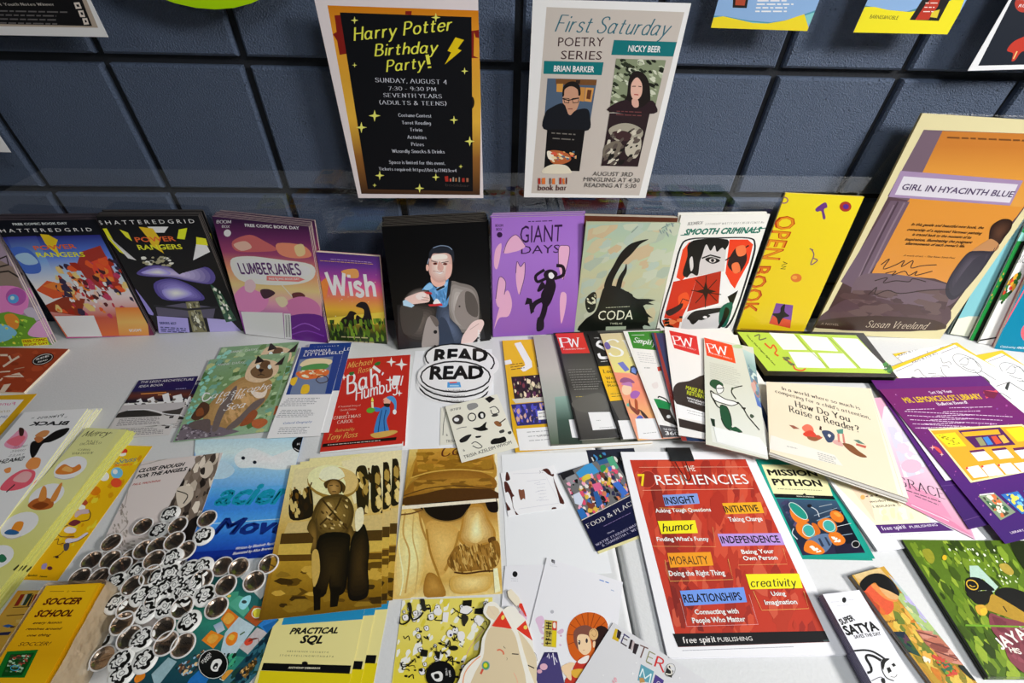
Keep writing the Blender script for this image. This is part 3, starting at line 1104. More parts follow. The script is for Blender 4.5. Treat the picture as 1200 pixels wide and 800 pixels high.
standing('comic_book', 'front purple and peach comic with cream title cloud and blank white label', 'comic book',
         [(248, 256), (368, 263), (379, 401), (288, 392)], SB - .02, .0022, '3a1a40', 'c0b0a0', '''
Z 0,200,4
V 2a1434,5a2450,8a3a60,d88060,e8b078,d888a0,8a3a90,6a2484 990,222 1480,250 1520,806 1150,766
t d0c4d8 K 1015,246 1088,246 15 BOOM
t d0c4d8 K 1040,266 1080,268 12 BOX
e d8d0dc 1066,292 17,17
t e4e0ec b 1150,262 1404,275 15 FREE COMIC BOOK DAY
b b05a5a 1090,330 1170,300 1240,330 1300,370 1220,380 1110,376
b e0a090 1095,345 1150,330 1180,360 1130,375
b d87a60 1300,340 1420,350 1460,400 1380,410 1310,390
b f0b080 1380,355 1420,345 1430,390 1395,400
b ecd8c0 1080,420 1160,400 1300,415 1460,440 1470,500 1400,530 1260,535 1120,510
b f4ece0 1100,430 1180,412 1300,428 1440,450 1440,490 1300,510 1150,495
t 4a2058 H 1128,480 1415,486 50 LUMBERJANES
p e06a68 1250,492 1400,498 1430,510 1400,520 1250,514
t f4e0d8 b 1262,510 1405,512 10 FREE COMIC BOOK DAY
b c878a8 1090,600 1140,540 1200,560 1260,600 1220,660 1110,650
b e8a8b0 1150,520 1180,510 1200,540 1180,570 1150,560
b 3a2030 1220,560 1260,555 1290,575 1240,600
b 5a2a30 1370,575 1410,570 1430,590 1380,600
b b86a98 1340,620 1400,590 1460,600 1500,640 1480,690 1380,680
b e8b898 1290,600 1330,590 1350,620 1320,640
l f0d8c0 3 1290,500 1370,590
b 5a2078 1340,700 1420,670 1520,690 1530,800 1400,800
c 8a50b0 5 1370,740 1430,715 1500,745
c 7a3aa0 5 1360,770 1440,750 1520,775
p e8e4e2 1130,660 1325,665 1335,790 1152,766
p e8e4e2 1330,668 1362,670 1368,788 1336,786
l 3a3440 3 1340,676 1344,780
l 3a3440 2 1348,676 1352,780
l 3a3440 3 1355,676 1360,780
''', 1.6, n=7, back='copy behind the purple and peach comic, only its edge showing')
standing('paperback_book', 'small sunset coloured paperback with girl and dog silhouettes between two comics', 'book',
         [(374, 296), (444, 300), (454, 402), (384, 399)], SB - .040, .008, '4a2a6a', 'd0c0a8', '''
Z 300,200,4
V 42266a,5a3080,8a3a88,c8507a,e87848,f0a030,8a7a20,2c3a14,1a2810 288,384 600,400 628,818 332,808
b f07838 290,540 340,500 330,590 300,600
b e89050 400,470 470,460 480,500 430,500
s ffd0a0,f0a8c0 24 1,3 0,1 320,480 600,480 610,700 330,700
g a088b8 5 1 350,412 560,430 350,412
g c8a050 4 1 300,420 570,438 300,420
t e8d4dc H 338,578 566,590 100 Wish
p f8b840 330,690 610,660 616,720 335,720
b 120a08 393,728 402,695 425,680 440,658 458,660 472,670 460,680 462,722 440,730
b 120a08 468,690 475,676 500,690 505,650 468,635 490,615 520,622 538,668 546,738 500,738 506,712 470,718
s 2a4a10,4a6a18,6a8a20,1a2a0a 90 3,9 80,3 325,700 612,690 622,800 335,795
g a8a070 9 2 400,775 560,782 404,796
''', 1.5, n=0, back='second pink spined copy behind the sunset coloured paperback', spine='a85a78')
standing('magazine', 'front black magazine with photo of man in grey blazer', 'magazine',
         [(452, 267), (571, 257), (574, 398), (463, 411)], SB - .026, .003, '050506', '8a8074', '''
Z 460,270,5.517
V 1a1a1c,2a2826,1c1c20 30,480 560,470 600,700 40,770
B 2e2a28 7c746e 80,430 130,385 200,370 240,400 200,480 120,490 60,480
B 24201e 5c544e 60,480 240,480 290,520 240,640 200,720 90,700 50,600
b 3a3632 50,500 110,490 200,520 150,660 70,660
B 6a6460 b8b2ae 370,335 440,340 520,365 555,430 560,560 540,640 470,660 400,640 370,560 350,480
b 7a726e 440,400 500,390 550,460 550,580 500,640 430,600 400,520
b 4a4440 470,400 520,410 552,480 545,560 480,520
B 28303e 4c5870 290,490 360,470 370,560 440,640 460,760 290,770
b 2a3446 300,580 340,570 380,660 400,760 310,765
b 8a827e 220,580 260,560 295,620 290,760 190,770
b 5a524e 240,550 280,560 300,600 280,620
b 4a80b0 190,385 240,335 280,370 330,345 362,315 365,420 350,490 300,490 260,440 230,380
b 78a8d0 200,375 240,340 262,365 230,385
b 78a8d0 285,370 330,345 355,330 350,360 310,385
s 6a98c4,3a6a98 24 2,6 80,3 260,380 350,380 340,480 280,470
p 14161c 362,318 382,330 372,410 345,460
p 1a1a20 280,380 330,350 340,365 290,390
b c8aca4 80,440 140,410 190,395 225,400 240,430 235,460 180,470 110,475
b d8c0bc 150,420 190,400 215,415 200,440 165,445
l 7a5a54 3 190,430 236,438
l 7a5a54 3 185,446 234,452
p 9ab8dc 66,456 84,446 142,484 124,498 70,484
p a02a2c 200,395 250,398 258,412 225,412
b e8e0e0 262,470 285,440 312,470 290,480
p b02a30 230,478 318,470 324,486 240,490
b c89e90 252,290 330,290 340,345 290,365 255,340
B b48e84 dcc2ba 236,200 244,160 270,135 330,130 372,150 386,210 380,280 350,320 300,336 262,316 236,270
b dcc4bc 256,165 300,152 348,158 352,180 300,186 258,190
b b89086 300,200 330,230 320,262 290,250
b c49c92 350,230 382,220 376,290 345,315
e c49a8c 225,240 9,22
l 4a3430 5 250,196 292,205
l 4a3430 5 316,208 362,200
e 7a3a30 276,214 15,8
e 7a3a30 340,216 15,8
e 120c0c 276,213 6,5
e 120c0c 340,215 6,5
c a88074 3 306,200 300,240 312,250
b f0e8e4 268,262 300,272 328,268 305,280
l 8a4a48 3 262,260 300,270 332,264
b 1c2028 240,182 236,148 262,108 310,92 362,100 394,132 398,190 388,204 382,168 352,146 300,148 262,150 248,176
c 6a7a90 5 262,112 310,98 360,104 385,125
l 8a98b0 4 236,180 226,214
b c8b0ac 450,690 480,640 520,590 575,575 590,610 540,700 480,745 445,740
l 9a7a78 3 500,640 560,600
e 0e0c0c 277,655 12,12
e 0e0c0c 275,750 10,10
e 2a2422 433,490 6,6
g a89840 7 1 562,580 566,430 562,580
g b8b0a0 5 1 575,690 578,590 575,690
t d8d8d8 b 565,718 568,640 16 BUFFY
''', 1.5, n=8, sp=(0.0, .004), back='copy behind the black photo cover magazine, only its edge showing')
standing('comic_book', 'purple comic with thin black title, pink birds and dancing figure', 'comic book',
         [(577, 255), (686, 252), (673, 390), (577, 395)], SB - .012, .004, '8458a8', 'b0a0a8', '''
Z 600,200,4
V 8c60b0,9064b4,8a5cac,7e50a0 -95,215 345,205 300,768 -95,790
t 2a1238 n 38,338 232,330 82 GIANT
t 2a1238 n 42,390 222,384 40 DAYS
g 2a1238 7 1 76,236 205,232 76,236
t 2a1238 b -78,262 -42,262 12 BOOM
t 2a1238 b -74,280 -46,280 12 BOX
e 2a1238 -58,300 13,13
b c898b4 -40,385 -20,330 20,300 62,350 40,370 10,380
b c898b4 18,480 24,425 40,450 60,430 58,500 36,580 22,540
b c898b4 218,440 220,360 245,350 270,360 262,430 240,510
b c898b4 224,610 232,570 255,580 250,650 232,716 226,680
b c898b4 -84,440 -78,370 -50,340 -55,400 -70,460
b c898b4 -76,600 -60,500 -30,520 -36,580 -60,640
b c898b4 -84,740 -50,610 -20,560 0,620 -16,680 -60,690
c 4a2a5a 3 18,480 24,425 40,450 60,430 58,500 36,580
c 4a2a5a 3 218,440 220,360 245,350 270,360 262,430 240,510
c 4a2a5a 3 -40,385 -20,330 20,300 62,350
c 4a2a5a 3 -76,600 -60,500 -30,520 -36,580
b 160c1a 148,490 156,470 180,462 204,470 214,486 200,510 206,540 196,580 180,620 160,640 140,620 136,580 152,545 160,515
b e8e0e8 172,482 186,476 198,492 188,506 174,500
c 160c1a 16 200,505 240,488 238,450 208,444
c 160c1a 14 158,505 120,520 112,492 152,464
c 160c1a 26 160,600 150,660 135,700
c 160c1a 22 150,600 110,620 92,650
p 160c1a 92,600 70,594 60,628 80,624 88,672 104,660
b 160c1a 120,690 146,690 148,740 116,750
b 160c1a 140,520 156,540 130,566 118,560
''', 1.45, n=3, back='copy behind the purple comic with pink birds', spine='4a3058')
standing('comic_book', 'pale green comic with black horned beast silhouette', 'comic book',
         [(690, 264), (800, 257), (766, 390), (670, 388)], SB - .021, .003, 'a4b094', '9a8a70', '''
Z 600,200,4
V 9ab0a0,a8b898,b4b490,a8b094,a0b0a0 355,255 800,225 665,765 280,755
s acb49a,9eac9a,b8b08e,a4b4a6,b8a684,b2baa4 90 10,36 -30,2.2 360,260 790,235 680,740 300,740
l 6a7a74 3 560,290 590,260
l 6a7a74 3 700,270 740,250
s 7a8a88 12 2,5 60,3 690,250 760,240 750,310 690,310
b 10140f 432,548 444,500 478,440 510,385 560,340 640,320 600,345 560,390 520,430 490,480 472,520 462,560
b 10140f 486,556 500,500 526,460 536,434 538,470 520,510 506,560
b 10140f 432,548 470,538 520,555 570,590 610,625 640,700 600,740 620,752 325,756 340,700 380,670 400,640 418,580
p 10140f 560,590 590,600 640,600 674,606 640,616 668,628 628,626 600,640
p 10140f 600,640 660,690 620,680 650,730 610,720 620,756 580,752
s 10140f 24 4,10 40,3 480,550 560,570 620,700 560,640
b 1c221c 345,600 372,572 392,570 396,600 388,650 360,665 346,640
s c8ccb0 16 2,6 20,1.6 350,590 392,578 392,640 356,650
t dce0c0 n 402,700 565,696 46 CODA
t c8ccb0 n 458,720 516,720 9 TWELVE
p 98a48c 440,730 535,728 532,756 438,758
g c8ccb0 4 1 440,640 560,634 440,640
''', 1.35, n=0, back='second copy behind the green horned beast comic')
_pl, _w, _h = stand_plane([(690, 264), (800, 257), (766, 390), (670, 388)], SB - .021, .00125)
lean('graphic_novel', 'thick brown spined book behind the green horned beast cover, top edge showing', 'book',
     [(688, 255), (796, 253), (760, 392), (666, 392)], _pl, -.0092, .011, '5a3020', 'a8a090', '', 1.4)
standing('comic_book', 'white comic with rounded red, black and grey face panels', 'comic book',
         [(797, 252), (902, 251), (858, 388), (770, 388)], SB - .012, .003, 'e2e0da', 'c8c0b0', '''
Z 600,200,4
t 1a1a1a K 822,256 895,250 14 BOOM!BOX
t 2a2a2a x 905,254 1180,246 9 LOTHAROP WATTY SOTT BECK FENOT No 8
t 0c6a58 J 806,300 1166,290 28 SMOOTH CRIMINALS
l 0c6a58 4 1120,276 1196,268
l 0c6a58 4 790,302 830,300
b 14181a 748,500 785,360 830,318 960,312 1110,312 1142,340 1130,420 1060,640 1010,735 940,756 760,756 696,720 700,660
b e8e4de 756,500 792,364 834,324 960,318 1106,318 1134,344 1120,420 1052,638 1002,730 938,750 764,750 704,716 708,660
p dc4420 770,500 800,370 830,335 880,330 860,420 830,480 795,515
p c8c4c2 830,410 880,335 1008,325 995,470 880,490 830,500
b 14120f 800,480 822,400 824,350 870,322 1010,322 1000,370 985,360 960,380 950,350 930,375 910,345 890,400 880,430 870,490 840,480 820,500
l 14120f 7 890,410 930,395 978,408
b 14120f 905,415 935,404 976,420 940,436
e c8c4c0 940,420 16,10
e 14120f 940,420 8,8
b d0ccc8 832,420 845,402 850,450 838,470
p dc3c18 1020,322 1105,322 1130,345 1110,430 1060,520 1040,560 1000,480
b 2a1410 1010,440 1050,360 1090,370 1100,420 1060,480
l 14120f 6 1000,420 1060,380 1110,350
b e07040 1050,360 1090,350 1095,390 1060,400
b e07040 1030,440 1060,430 1070,470 1040,480
p c43014 756,520 868,496 830,620 790,700 712,690
p a82810 868,496 980,470 972,620 820,660
b dc5020 780,590 820,570 830,620 790,650
l 14120f 4 780,640 800,600 830,610
b 2a1a14 720,660 760,640 800,620 790,650 740,680
p ece8e4 980,475 1050,560 1010,600 968,625
p 14120f 1010,590 1060,560 1030,640
l 2a1408 4 840,560 980,580
l 2a1408 4 910,490 906,640
l 2a1408 4 860,510 960,610
l 2a1408 4 960,510 860,620
* 2a1408 908,565 50
p c8c6c6 830,665 1035,620 1000,725 950,742 790,745 800,700
b 14120f 820,690 850,660 900,650 1010,640 980,660 900,680 850,720 830,700
b 1a5a48 980,640 1035,620 1005,725 970,720
b 14120f 1000,640 1020,660 990,720 960,745 985,690
b 14120f 860,690 900,672 930,680 890,700
e e0dcdc 905,686 10,6
p b83818 704,700 790,690 780,745 720,748
s e07a48,14120f 14 4,12 0,2 706,690 800,680 790,745 720,745
''', 1.2, n=2, sp=(-.005, -.002), back='copy behind the white comic with red face panels')
standing('picture_book', 'bright yellow book with orange sideways lettering and purple keys', 'book',
         [(921, 225), (1013, 231), (940, 392), (862, 390)], SB - .004, .004, 'e6ca1c', 'd8d0b0', '''
Z 900,200,4
V ecd828,e8cc1e,e4c41a 90,100 460,125 150,760 -170,760
t b8380e b 46,208 -34,412 96 OPEN
t e08a20 n 54,212 -28,410 84 OPEN
t b0340e b -68,446 -134,664 86 BOOK
t d8701a n -60,450 -128,662 74 BOOK
t 2a2014 s 72,424 58,462 22 AN
b 6a3a80 222,180 245,160 270,148 278,170 262,182 270,220 258,226 250,190 230,192
e a83428 363,168 28,24
e 5a2a8a 365,168 14,12
c 6a3a70 5 205,370 215,395 200,440 232,420 212,410
c 6a3a70 5 195,365 212,372
e d8742a 132,502 26,20
e e8a040 125,500 12,9
o 8a4a78 5 75,138 18,14
p 7a4a9a 38,620 118,630 104,738 5,716
p d85030 22,680 108,700 104,738 5,716
b 14100f 60,640 80,625 78,660 100,680 70,690 50,720 40,690 20,670 55,665
e a03a80 -212,510 10,8
l a07020 4 -130,740 160,756
''', .98, spine='c8a818')

# the big mounted cover leaning on the glass
pl, w, h = stand_plane([(1083, 134), (1281, 144), (1100, 396), (948.5, 392)], SB - .006, 0.0025)
out = rect_outline(w, h)
base = pl.p3(0, -h / 2, 0)
root = tag(empty('mounted_poster', base), 'large cream framed cover board with purple title band leaning on the glass', 'poster')
mb = MB()
mb.slab(pl, out, -.0045, 0, lin('e0d6a6', .95), lin('b0a070', .95))
art(mb, pl, out, '''
Z 900,200,4
V 6a5660,5a4450,5a4248,4a3434,3a2420 730,-192 1445,-165 790,748 238,735
p dc9238 818,-186 1445,-166 1165,215 880,540 780,505 486,482
p c87c30 818,-186 1445,-166 1390,-100 780,-120
V c87c30,dc963c,e0a048 780,-120 1390,-100 1190,170 650,130
p 74606e 730,-190 818,-186 660,140 560,120
p 6c5868 575,140 665,145 520,420 420,560 340,520
c 8a7684 8 640,150 560,300 430,560 330,690
c 4c3a46 8 610,145 520,320 400,560
c 8a7684 5 590,160 480,380 380,600
b 6e5a64 420,500 520,480 700,500 860,540 900,580 820,640 600,620 400,600
b 543c42 330,620 480,590 700,640 850,640 780,745 250,735
s 5a4244,4c3638,66504e,523a3a 60 8,26 8,3 340,560 860,560 800,740 260,730
b 402c24 250,700 500,680 780,700 790,748 238,738
B 2a1812 5a3a28 1036,300 1050,255 1100,226 1142,234 1140,270 1110,310 1080,350 1040,345
b c08a58 1020,330 1050,320 1084,348 1060,380 990,390 950,380
B 2c2834 5c5462 930,390 985,375 1060,375 1080,345 1000,470 880,600 832,575 850,500
b 383440 960,420 1020,400 980,480 890,580 860,560
p a48cb0 622,0 1196,46 1134,163 564,122
p dcd8e2 636,26 1172,64 1132,150 594,112
t 4e3c60 b 622,88 1142,124 32 GIRL IN HYACINTH BLUE
g 7a4a20 14 1 840,-160 1290,-142 840,-160
t 1e140c I 670,256 1008,273 15 In this gentle and beautiful new book, the
t 1e140c I 650,280 1000,299 15 ownership of a supposed Vermeer painting
t 1e140c I 674,303 950,319 15 is traced back to the moment of its
t 1e140c I 640,326 954,341 15 inspiration, illuminating the poignant
t 1e140c I 642,346 920,359 15 aftermoments of each owner's life.
t 5a3a1c i 632,400 876,412 10 A work of art. - The New York Post
c 3a2418 4 530,440 570,412 540,460 600,440 640,420 625,450 680,420 670,455 720,445 790,440
c 3a2418 4 550,480 600,470 580,490 640,470 660,490 700,470 690,490 770,470
c 2e1c18 4 500,515 560,500 540,525 600,515 660,520 680,505 740,520
c 2e1c18 4 470,580 510,545 500,580 560,560 620,575 740,560 850,555
t d8c8b0 x 456,732 744,742 34 Susan Vreeland
t a89080 n 246,720 330,726 11 A NOVEL
''', .92)
mb.build('print_face', M['gloss'], root, base)
o2 = [(a, b) for a, b in out]
mb = MB()
mb.slab(pl, rect_outline(w - .004, h - .004), -.007, -.0045, lin('8a7a58'), lin('8a7a58'))
mb.build('backing_board', M['paper'], root, base)

# booklets leaning at the right edge
_ref, _w, _h = stand_plane([(1235, 262), (1360, 270), (1290, 424), (1163, 407)], SB - .030, .002)
_ref = Plane(_ref.o - _ref.n * .024, _ref.u, _ref.v)
for nm, lab, px, yg, col, code in (
    ('picture_book', 'pale blue and white booklet leaning right of the big cover board', [(1196, 238), (1330, 248), (1235, 402), (1102, 397)], SB - .002, '7ab8c0', '''
Z 1080,200,3.636
p d8dcc8 20,730 110,640 200,620 400,620 400,760
l 0e1412 7 110,710 330,290
'''),
    ('picture_book', 'black and green edged book leaning between pale blue and white books', [(1216, 238), (1350, 248), (1260, 408), (1132, 402)], SB - .011, '14140f', '''
Z 1080,200,3.636
p 1a8038 196,740 214,735 480,190 450,180
p 2a9a68 360,240 460,180 470,230 380,290
b 8ac8c0 380,290 420,260 450,280 430,300
s c8a040,8a8a30 16 2,5 -60,2 250,600 340,430 360,430 270,610
'''),
    ('picture_book', 'white flower drawing book leaning before the teal book at right edge', [(1222, 256), (1350, 262), (1265, 412), (1140, 406)], SB - .019, 'd4d4d2', '''
Z 1080,200,3.636
p 1a8038 196,748 212,744 480,212 462,206
t 2a2a2a h 400,390 440,392 34 Blo
s c83a28,2a6a2a,d8a030,1a3a1a 50 4,10 -60,2 320,520 400,440 440,420 400,500 340,570
l 14140f 6 215,728 440,690
''')):
    lean(nm, lab, 'book', px, _ref, (SB - yg) * .8, .004, col, 'd0ccc0', code, 1.25)
lean('picture_book', 'teal book with coral edge and white line of script at the right edge', 'book',
         [(1235, 262), (1360, 270), (1290, 424), (1163, 407)], _ref, .024, .006, '0c7c9c', 'd8d4c8', '''
Z 1050,380,8
p e85a68 880,238 892,238 1600,-1000 1580,-1000
e f0606a 1290,80 120,110
t d8ecf0 i 975,215 1120,225 20 Celebrating
t f0f8f8 K 1130,226 1330,240 30 moments
''', 1.2, spine='e85a68')


# ---------------------------------------------------------------- left part of the table
G1 = 1.45
card('picture_book', 'rust red thin book with black oval sticker below the leftmost comics', 'book',
     [(-75, 402), (76, 412), (24, 464), (-135, 452)], 0, .004, '8a3416', 'c8bca8', 1.5, '''
Z 0,380,6.667
s 9a4020,7a2c10 30 6,26 0,2 -100,180 480,210 160,540 -100,540
l c4b09c 16 0,240 60,240
l c4b09c 16 70,245 90,285
l c4b09c 16 150,250 90,285 24,330
l c4b09c 10 0,372 80,366
l a08068 6 110,350 190,335
p c4b09c 20,410 150,376 190,412 60,412
l c4b09c 12 0,440 20,420
p c4b09c 30,470 88,462 20,552 -20,552
l 8a3416 5 60,395 160,400
e 0a0a0a 335,272 90,42 -18
o b8b8b4 4 335,272 78,34 -18
t c8c8c4 b 280,282 384,250 14 SEE
t c8c8c4 b 296,300 372,280 12 READ''')
card('bookmark', 'yellow bordered white bookmark with mirrored pink type at the left frame edge', 'bookmark',
     [(-45, 463), (38, 464), (-38, 556), (-128, 556)], 0, .0006, 'c89a10', None, 1.3, '''
Z 0,400,4
p e0dcd8 -140,272 112,272 -180,600 -500,600
t c8588a -i -40,300 68,298 22 Funny
t b0a080 -k -20,336 44,330 20 and
t 9098b0 -b -60,362 30,358 16 SMART''')


def pile(n, step, make, label, group, rnd=.002, off=(0, 0)):
    """make(z, i) builds the topmost; the copies lie below it"""
    o = make((n - 1) * step)
    rr = random.Random(label)
    for i in range(1, n):
        dup(o, (off[0] * i + rr.uniform(-rnd, rnd), off[1] * i + rr.uniform(-rnd, rnd), -i * step), label, group)
    return o


pile(7, .0022, lambda z: card('bookmark', 'topmost cream bookmark with mirrored black title, stack at left', 'bookmark',
     [(22, 482), (98, 480), (-12, 640), (-97, 640)], z, .0018, 'e2dfd6', 'd2cf9e', 1.35, '''
Z 0,400,4
t 0e0e0e -S 172,363 292,353 18 Princess
t 2a2a2a -s 300,358 312,357 10 the
t 2a2a2a -s 146,362 158,361 10 in
t 0a0a0a -B 136,394 314,390 24 BLACK
b e890a8 60,440 100,408 128,430 124,460 90,500 40,500 20,480
b d86878 30,470 90,440 120,450 80,490
b 3a2018 90,405 112,410 108,440 92,440
b 14120f 150,470 200,460 260,420 325,405 300,440 240,470 200,480 170,530 150,545 140,510
b c0804a 165,440 200,418 232,420 215,445 180,450
b b06a3a 160,455 180,445 205,455 180,475
t 2a2a2a -h 60,500 124,494 12 TIMELESS
t 2a2a2a -h 48,520 116,514 12 TERRIFIC
t 2a2a2a -h 40,540 110,534 12 TALES
t 0a0a0a -H -10,574 108,556 22 SMASH
b d88848 120,580 150,545 190,550 180,590 140,600
b e05868 0,690 40,640 110,600 165,610 150,660 100,690 40,700
b f0a0a0 60,650 110,610 150,620 120,660
l 3a2a2a 5 30,706 70,670
b d88848 20,600 50,590 48,612 28,616
''', mat='gloss'), 'cream bookmark lower in the stack with mirrored black title', 'cream bookmarks under the topmost one', .002, (.0012, .0016))
pile(6, .0022, lambda z: card('bookmark', 'topmost yellow green bookmark with black script title beside cream bookmarks', 'bookmark',
     [(97, 501), (137, 503), (-16, 733), (-82, 717)], z, .0018, 'cccb84', 'b8b860', 1.35, '''
Z 0,400,4
V c8c888,d0cf8c,c6c470,ccc980 390,400 560,410 -60,1330 -330,1270
t 14140f k 382,446 512,440 32 Mercy
t 4a4a30 k 450,428 524,432 9 Watson
t 2a2a20 s 404,470 460,472 10 KATE
t 2a2a20 s 372,486 472,480 12 DICAMILLO
t 2a2a20 s 364,510 420,512 10 CHRIS
t 2a2a20 s 334,530 432,526 12 VAN DUSEN
e e2dedc 330,592 84,46 -25
b c8752c 262,606 300,575 340,590 372,575 378,598 330,620 270,622
b e0a058 290,602 310,585 340,598 330,612
c b8b0b0 4 256,636 300,646 350,636
e e2dedc 218,724 90,50 -25
b a85a24 130,770 160,740 210,730 250,748 240,780 170,790
b c8803a 180,745 200,680 218,690 215,740
b c8803a 236,740 280,668 292,672 262,745
b 7a3a14 150,772 190,752 230,764 190,786
e e2dedc 92,860 96,52 -25
b d88428 50,890 74,848 110,846 100,882 72,896
b 2a5a8a 22,894 50,880 90,894 70,906 30,904
c b8b0b0 4 14,910 50,926 100,912
e e2dedc -10,1010 80,50 -25
b 2a6a4a -20,1020 10,996 32,1018 10,1036
l 3a3a1a 8 64,1072 90,1048
''', mat='gloss'), 'yellow green bookmark lower in the stack beside cream bookmarks', 'yellow green bookmarks under the topmost one', .0015, (.0011, .0004))
card('bookmark', 'bright yellow bookmark with doodles beside the yellow green stack', 'bookmark',
     [(137, 521), (178, 523), (67, 681), (24, 678)], 0, .0005, 'dca80c', None, 1.35, '''
Z 0,500,4
V e4b416,dca60c,dca810,d89e08 548,86 706,92 270,730 90,720
s e8c030,c88c08 30 4,16 -50,2 500,110 680,120 330,640 200,640
t 5a6a6a k 512,175 550,178 18 Dr
t 2a6a8a K 546,172 636,160 26 Seuss
t d8402a K 532,188 622,178 14 Memory
b c02a24 562,110 592,104 596,120 570,128
b e4e4e8 560,128 590,122 588,134 566,138
e e8e4e4 488,232 24,22
e 6ab0d8 548,216 28,26
e e8f0f8 540,210 12,12
e d84a28 545,262 26,22
e c87008 446,300 26,22
s c88008 24 2,5 0,1 420,220 460,220 400,380 350,380
b a03a28 380,350 400,340 412,358 390,372
b e8e4e4 372,362 400,372 392,392 366,384
Z 0,590,8
b b8a0a8 700,110 720,70 790,50 840,60 830,90 760,100 715,130
b 6a2430 640,190 700,150 760,170 720,200 690,210
c 4a2a24 8 760,165 830,150 850,100 835,60
b d8ccd0 600,250 640,215 710,235 700,270 630,275
c 3a2a30 7 640,200 580,230 545,280 580,310 700,310
b c8c0d0 610,350 640,325 720,325 800,275 825,280 740,340 640,375
c 3a2a30 5 640,372 740,345 826,285
b 4a4450 600,380 650,370 640,430 605,440
c 4a2a24 6 600,440 560,480 500,500
e 3a2018 535,500 18,12
c 5a3020 6 460,340 510,340 550,330 540,380 600,370
b 9080b0 400,570 440,560 430,610 390,610
e 5a2430 468,605 24,18
t 2a3a10 b 255,682 345,680 24 Random
t 2a3a10 b 370,690 440,690 20 House
''', mat='gloss')
card('booklet', 'pale grey booklet with black slanted title and statue photo under the pins', 'booklet',
     [(163, 545), (258, 527), (192, 742), (70, 742)], .0031, .001, 'c6bcb8', 'b0a8a4', 1.35, '''
Z 0,400,4
t 0c0a0a J 648,614 864,582 19 CLOSE ENOUGH
t 0c0a0a J 636,642 874,604 19 FOR THE ANGELS
t a03830 I 620,676 750,656 11 PAUL MADONNA
c a09890 3 660,580 740,560 800,545 880,515
c a09890 3 700,572 780,545 880,525
p 6a5c50 930,545 1034,500 980,800 820,1100 640,1200 720,900 820,720
s b0a494,7a6c60,1c1612,d0c4b4,3a302a 150 4,18 -70,2.2 920,540 1030,510 960,900 760,1250 640,1250 760,820
b c0b4a4 945,590 985,560 1000,600 970,640 940,630
b 2a2420 940,600 960,590 958,622 942,620
b c0b4a4 830,690 900,680 900,740 840,780
c 2a2420 5 830,700 880,720 860,760
b 1c1612 880,850 960,820 930,960 860,980
c 9a9088 3 600,700 588,760 570,800 600,850 560,900
s a89e96,8a8078 60 2,6 80,2 570,760 600,760 600,960 470,1000 520,900
s a89e96,8a8078,c8c0b8 50 3,9 0,2 560,940 760,900 640,1000 480,1040
''')
G2 = 1.35
LEGO = '''
Z 0,400,4
p 1a1448 645,180 930,160 890,262 590,275
V 30202c,5a2a1c,2a1a20 610,236 905,224 880,270 590,276
l c8803a 5 660,246 780,238
l d8a060 4 740,250 800,248
p 1c1820 588,276 888,262 880,276 580,292
p d8d4d0 585,290 885,276 860,304 570,328
p e8e4de 640,276 660,266 672,290 645,296
p e8e4de 690,270 720,258 730,290 700,294
p e8e4de 760,250 790,240 800,288 770,290
p e8e4de 810,256 850,246 862,284 815,286
s e8e4e0,1a1418,706860 60 3,9 0,1.4 600,282 890,262 870,310 570,330
p b0acac 572,300 870,284 850,330 560,345
b 2a2824 560,335 640,318 720,330 760,345 700,358 545,358
b 3a3632 760,330 830,318 860,310 840,345 790,350
c e0dcda 4 600,322 700,320 780,340 860,345
p c0bcba 540,358 850,345 820,400 520,410
g 6a6668 5 5 560,364 800,352 545,392
p 1a1818 796,350 816,348 812,358 792,360
t d8d4e8 n 656,196 905,182 13 THE LEGO ARCHITECTURE
t d8d4e8 n 650,216 764,208 13 IDEA BOOK
g a8a4c8 4 1 824,222 884,218 824,222
'''
card('postcard', 'navy topped building postcard partly under the cat card, right of its twin', 'postcard',
     [(171, 447), (242, 443), (217, 502), (138, 505)], 0, .0004, 'b8b4b2', None, G2, '''
Z 26,404,4
''' + LEGO.replace('Z 0,400,4', ''), mat='gloss')
card('postcard', 'navy topped building postcard with black and white terrace photo, lowest of three', 'postcard',
     [(157, 457), (226, 453), (198, 511), (124, 513)], .0012, .0004, 'b8b4b2', None, G2, '''
Z -5,412,4
''' + LEGO.replace('Z 0,400,4', ''), mat='gloss')
card('postcard', 'navy topped building postcard lying uppermost of three, whole title showing', 'postcard',
     [(162, 445), (231, 441), (207, 498), (129, 501)], .0024, .0004, 'b8b4b2', None, G2, LEGO, mat='gloss')
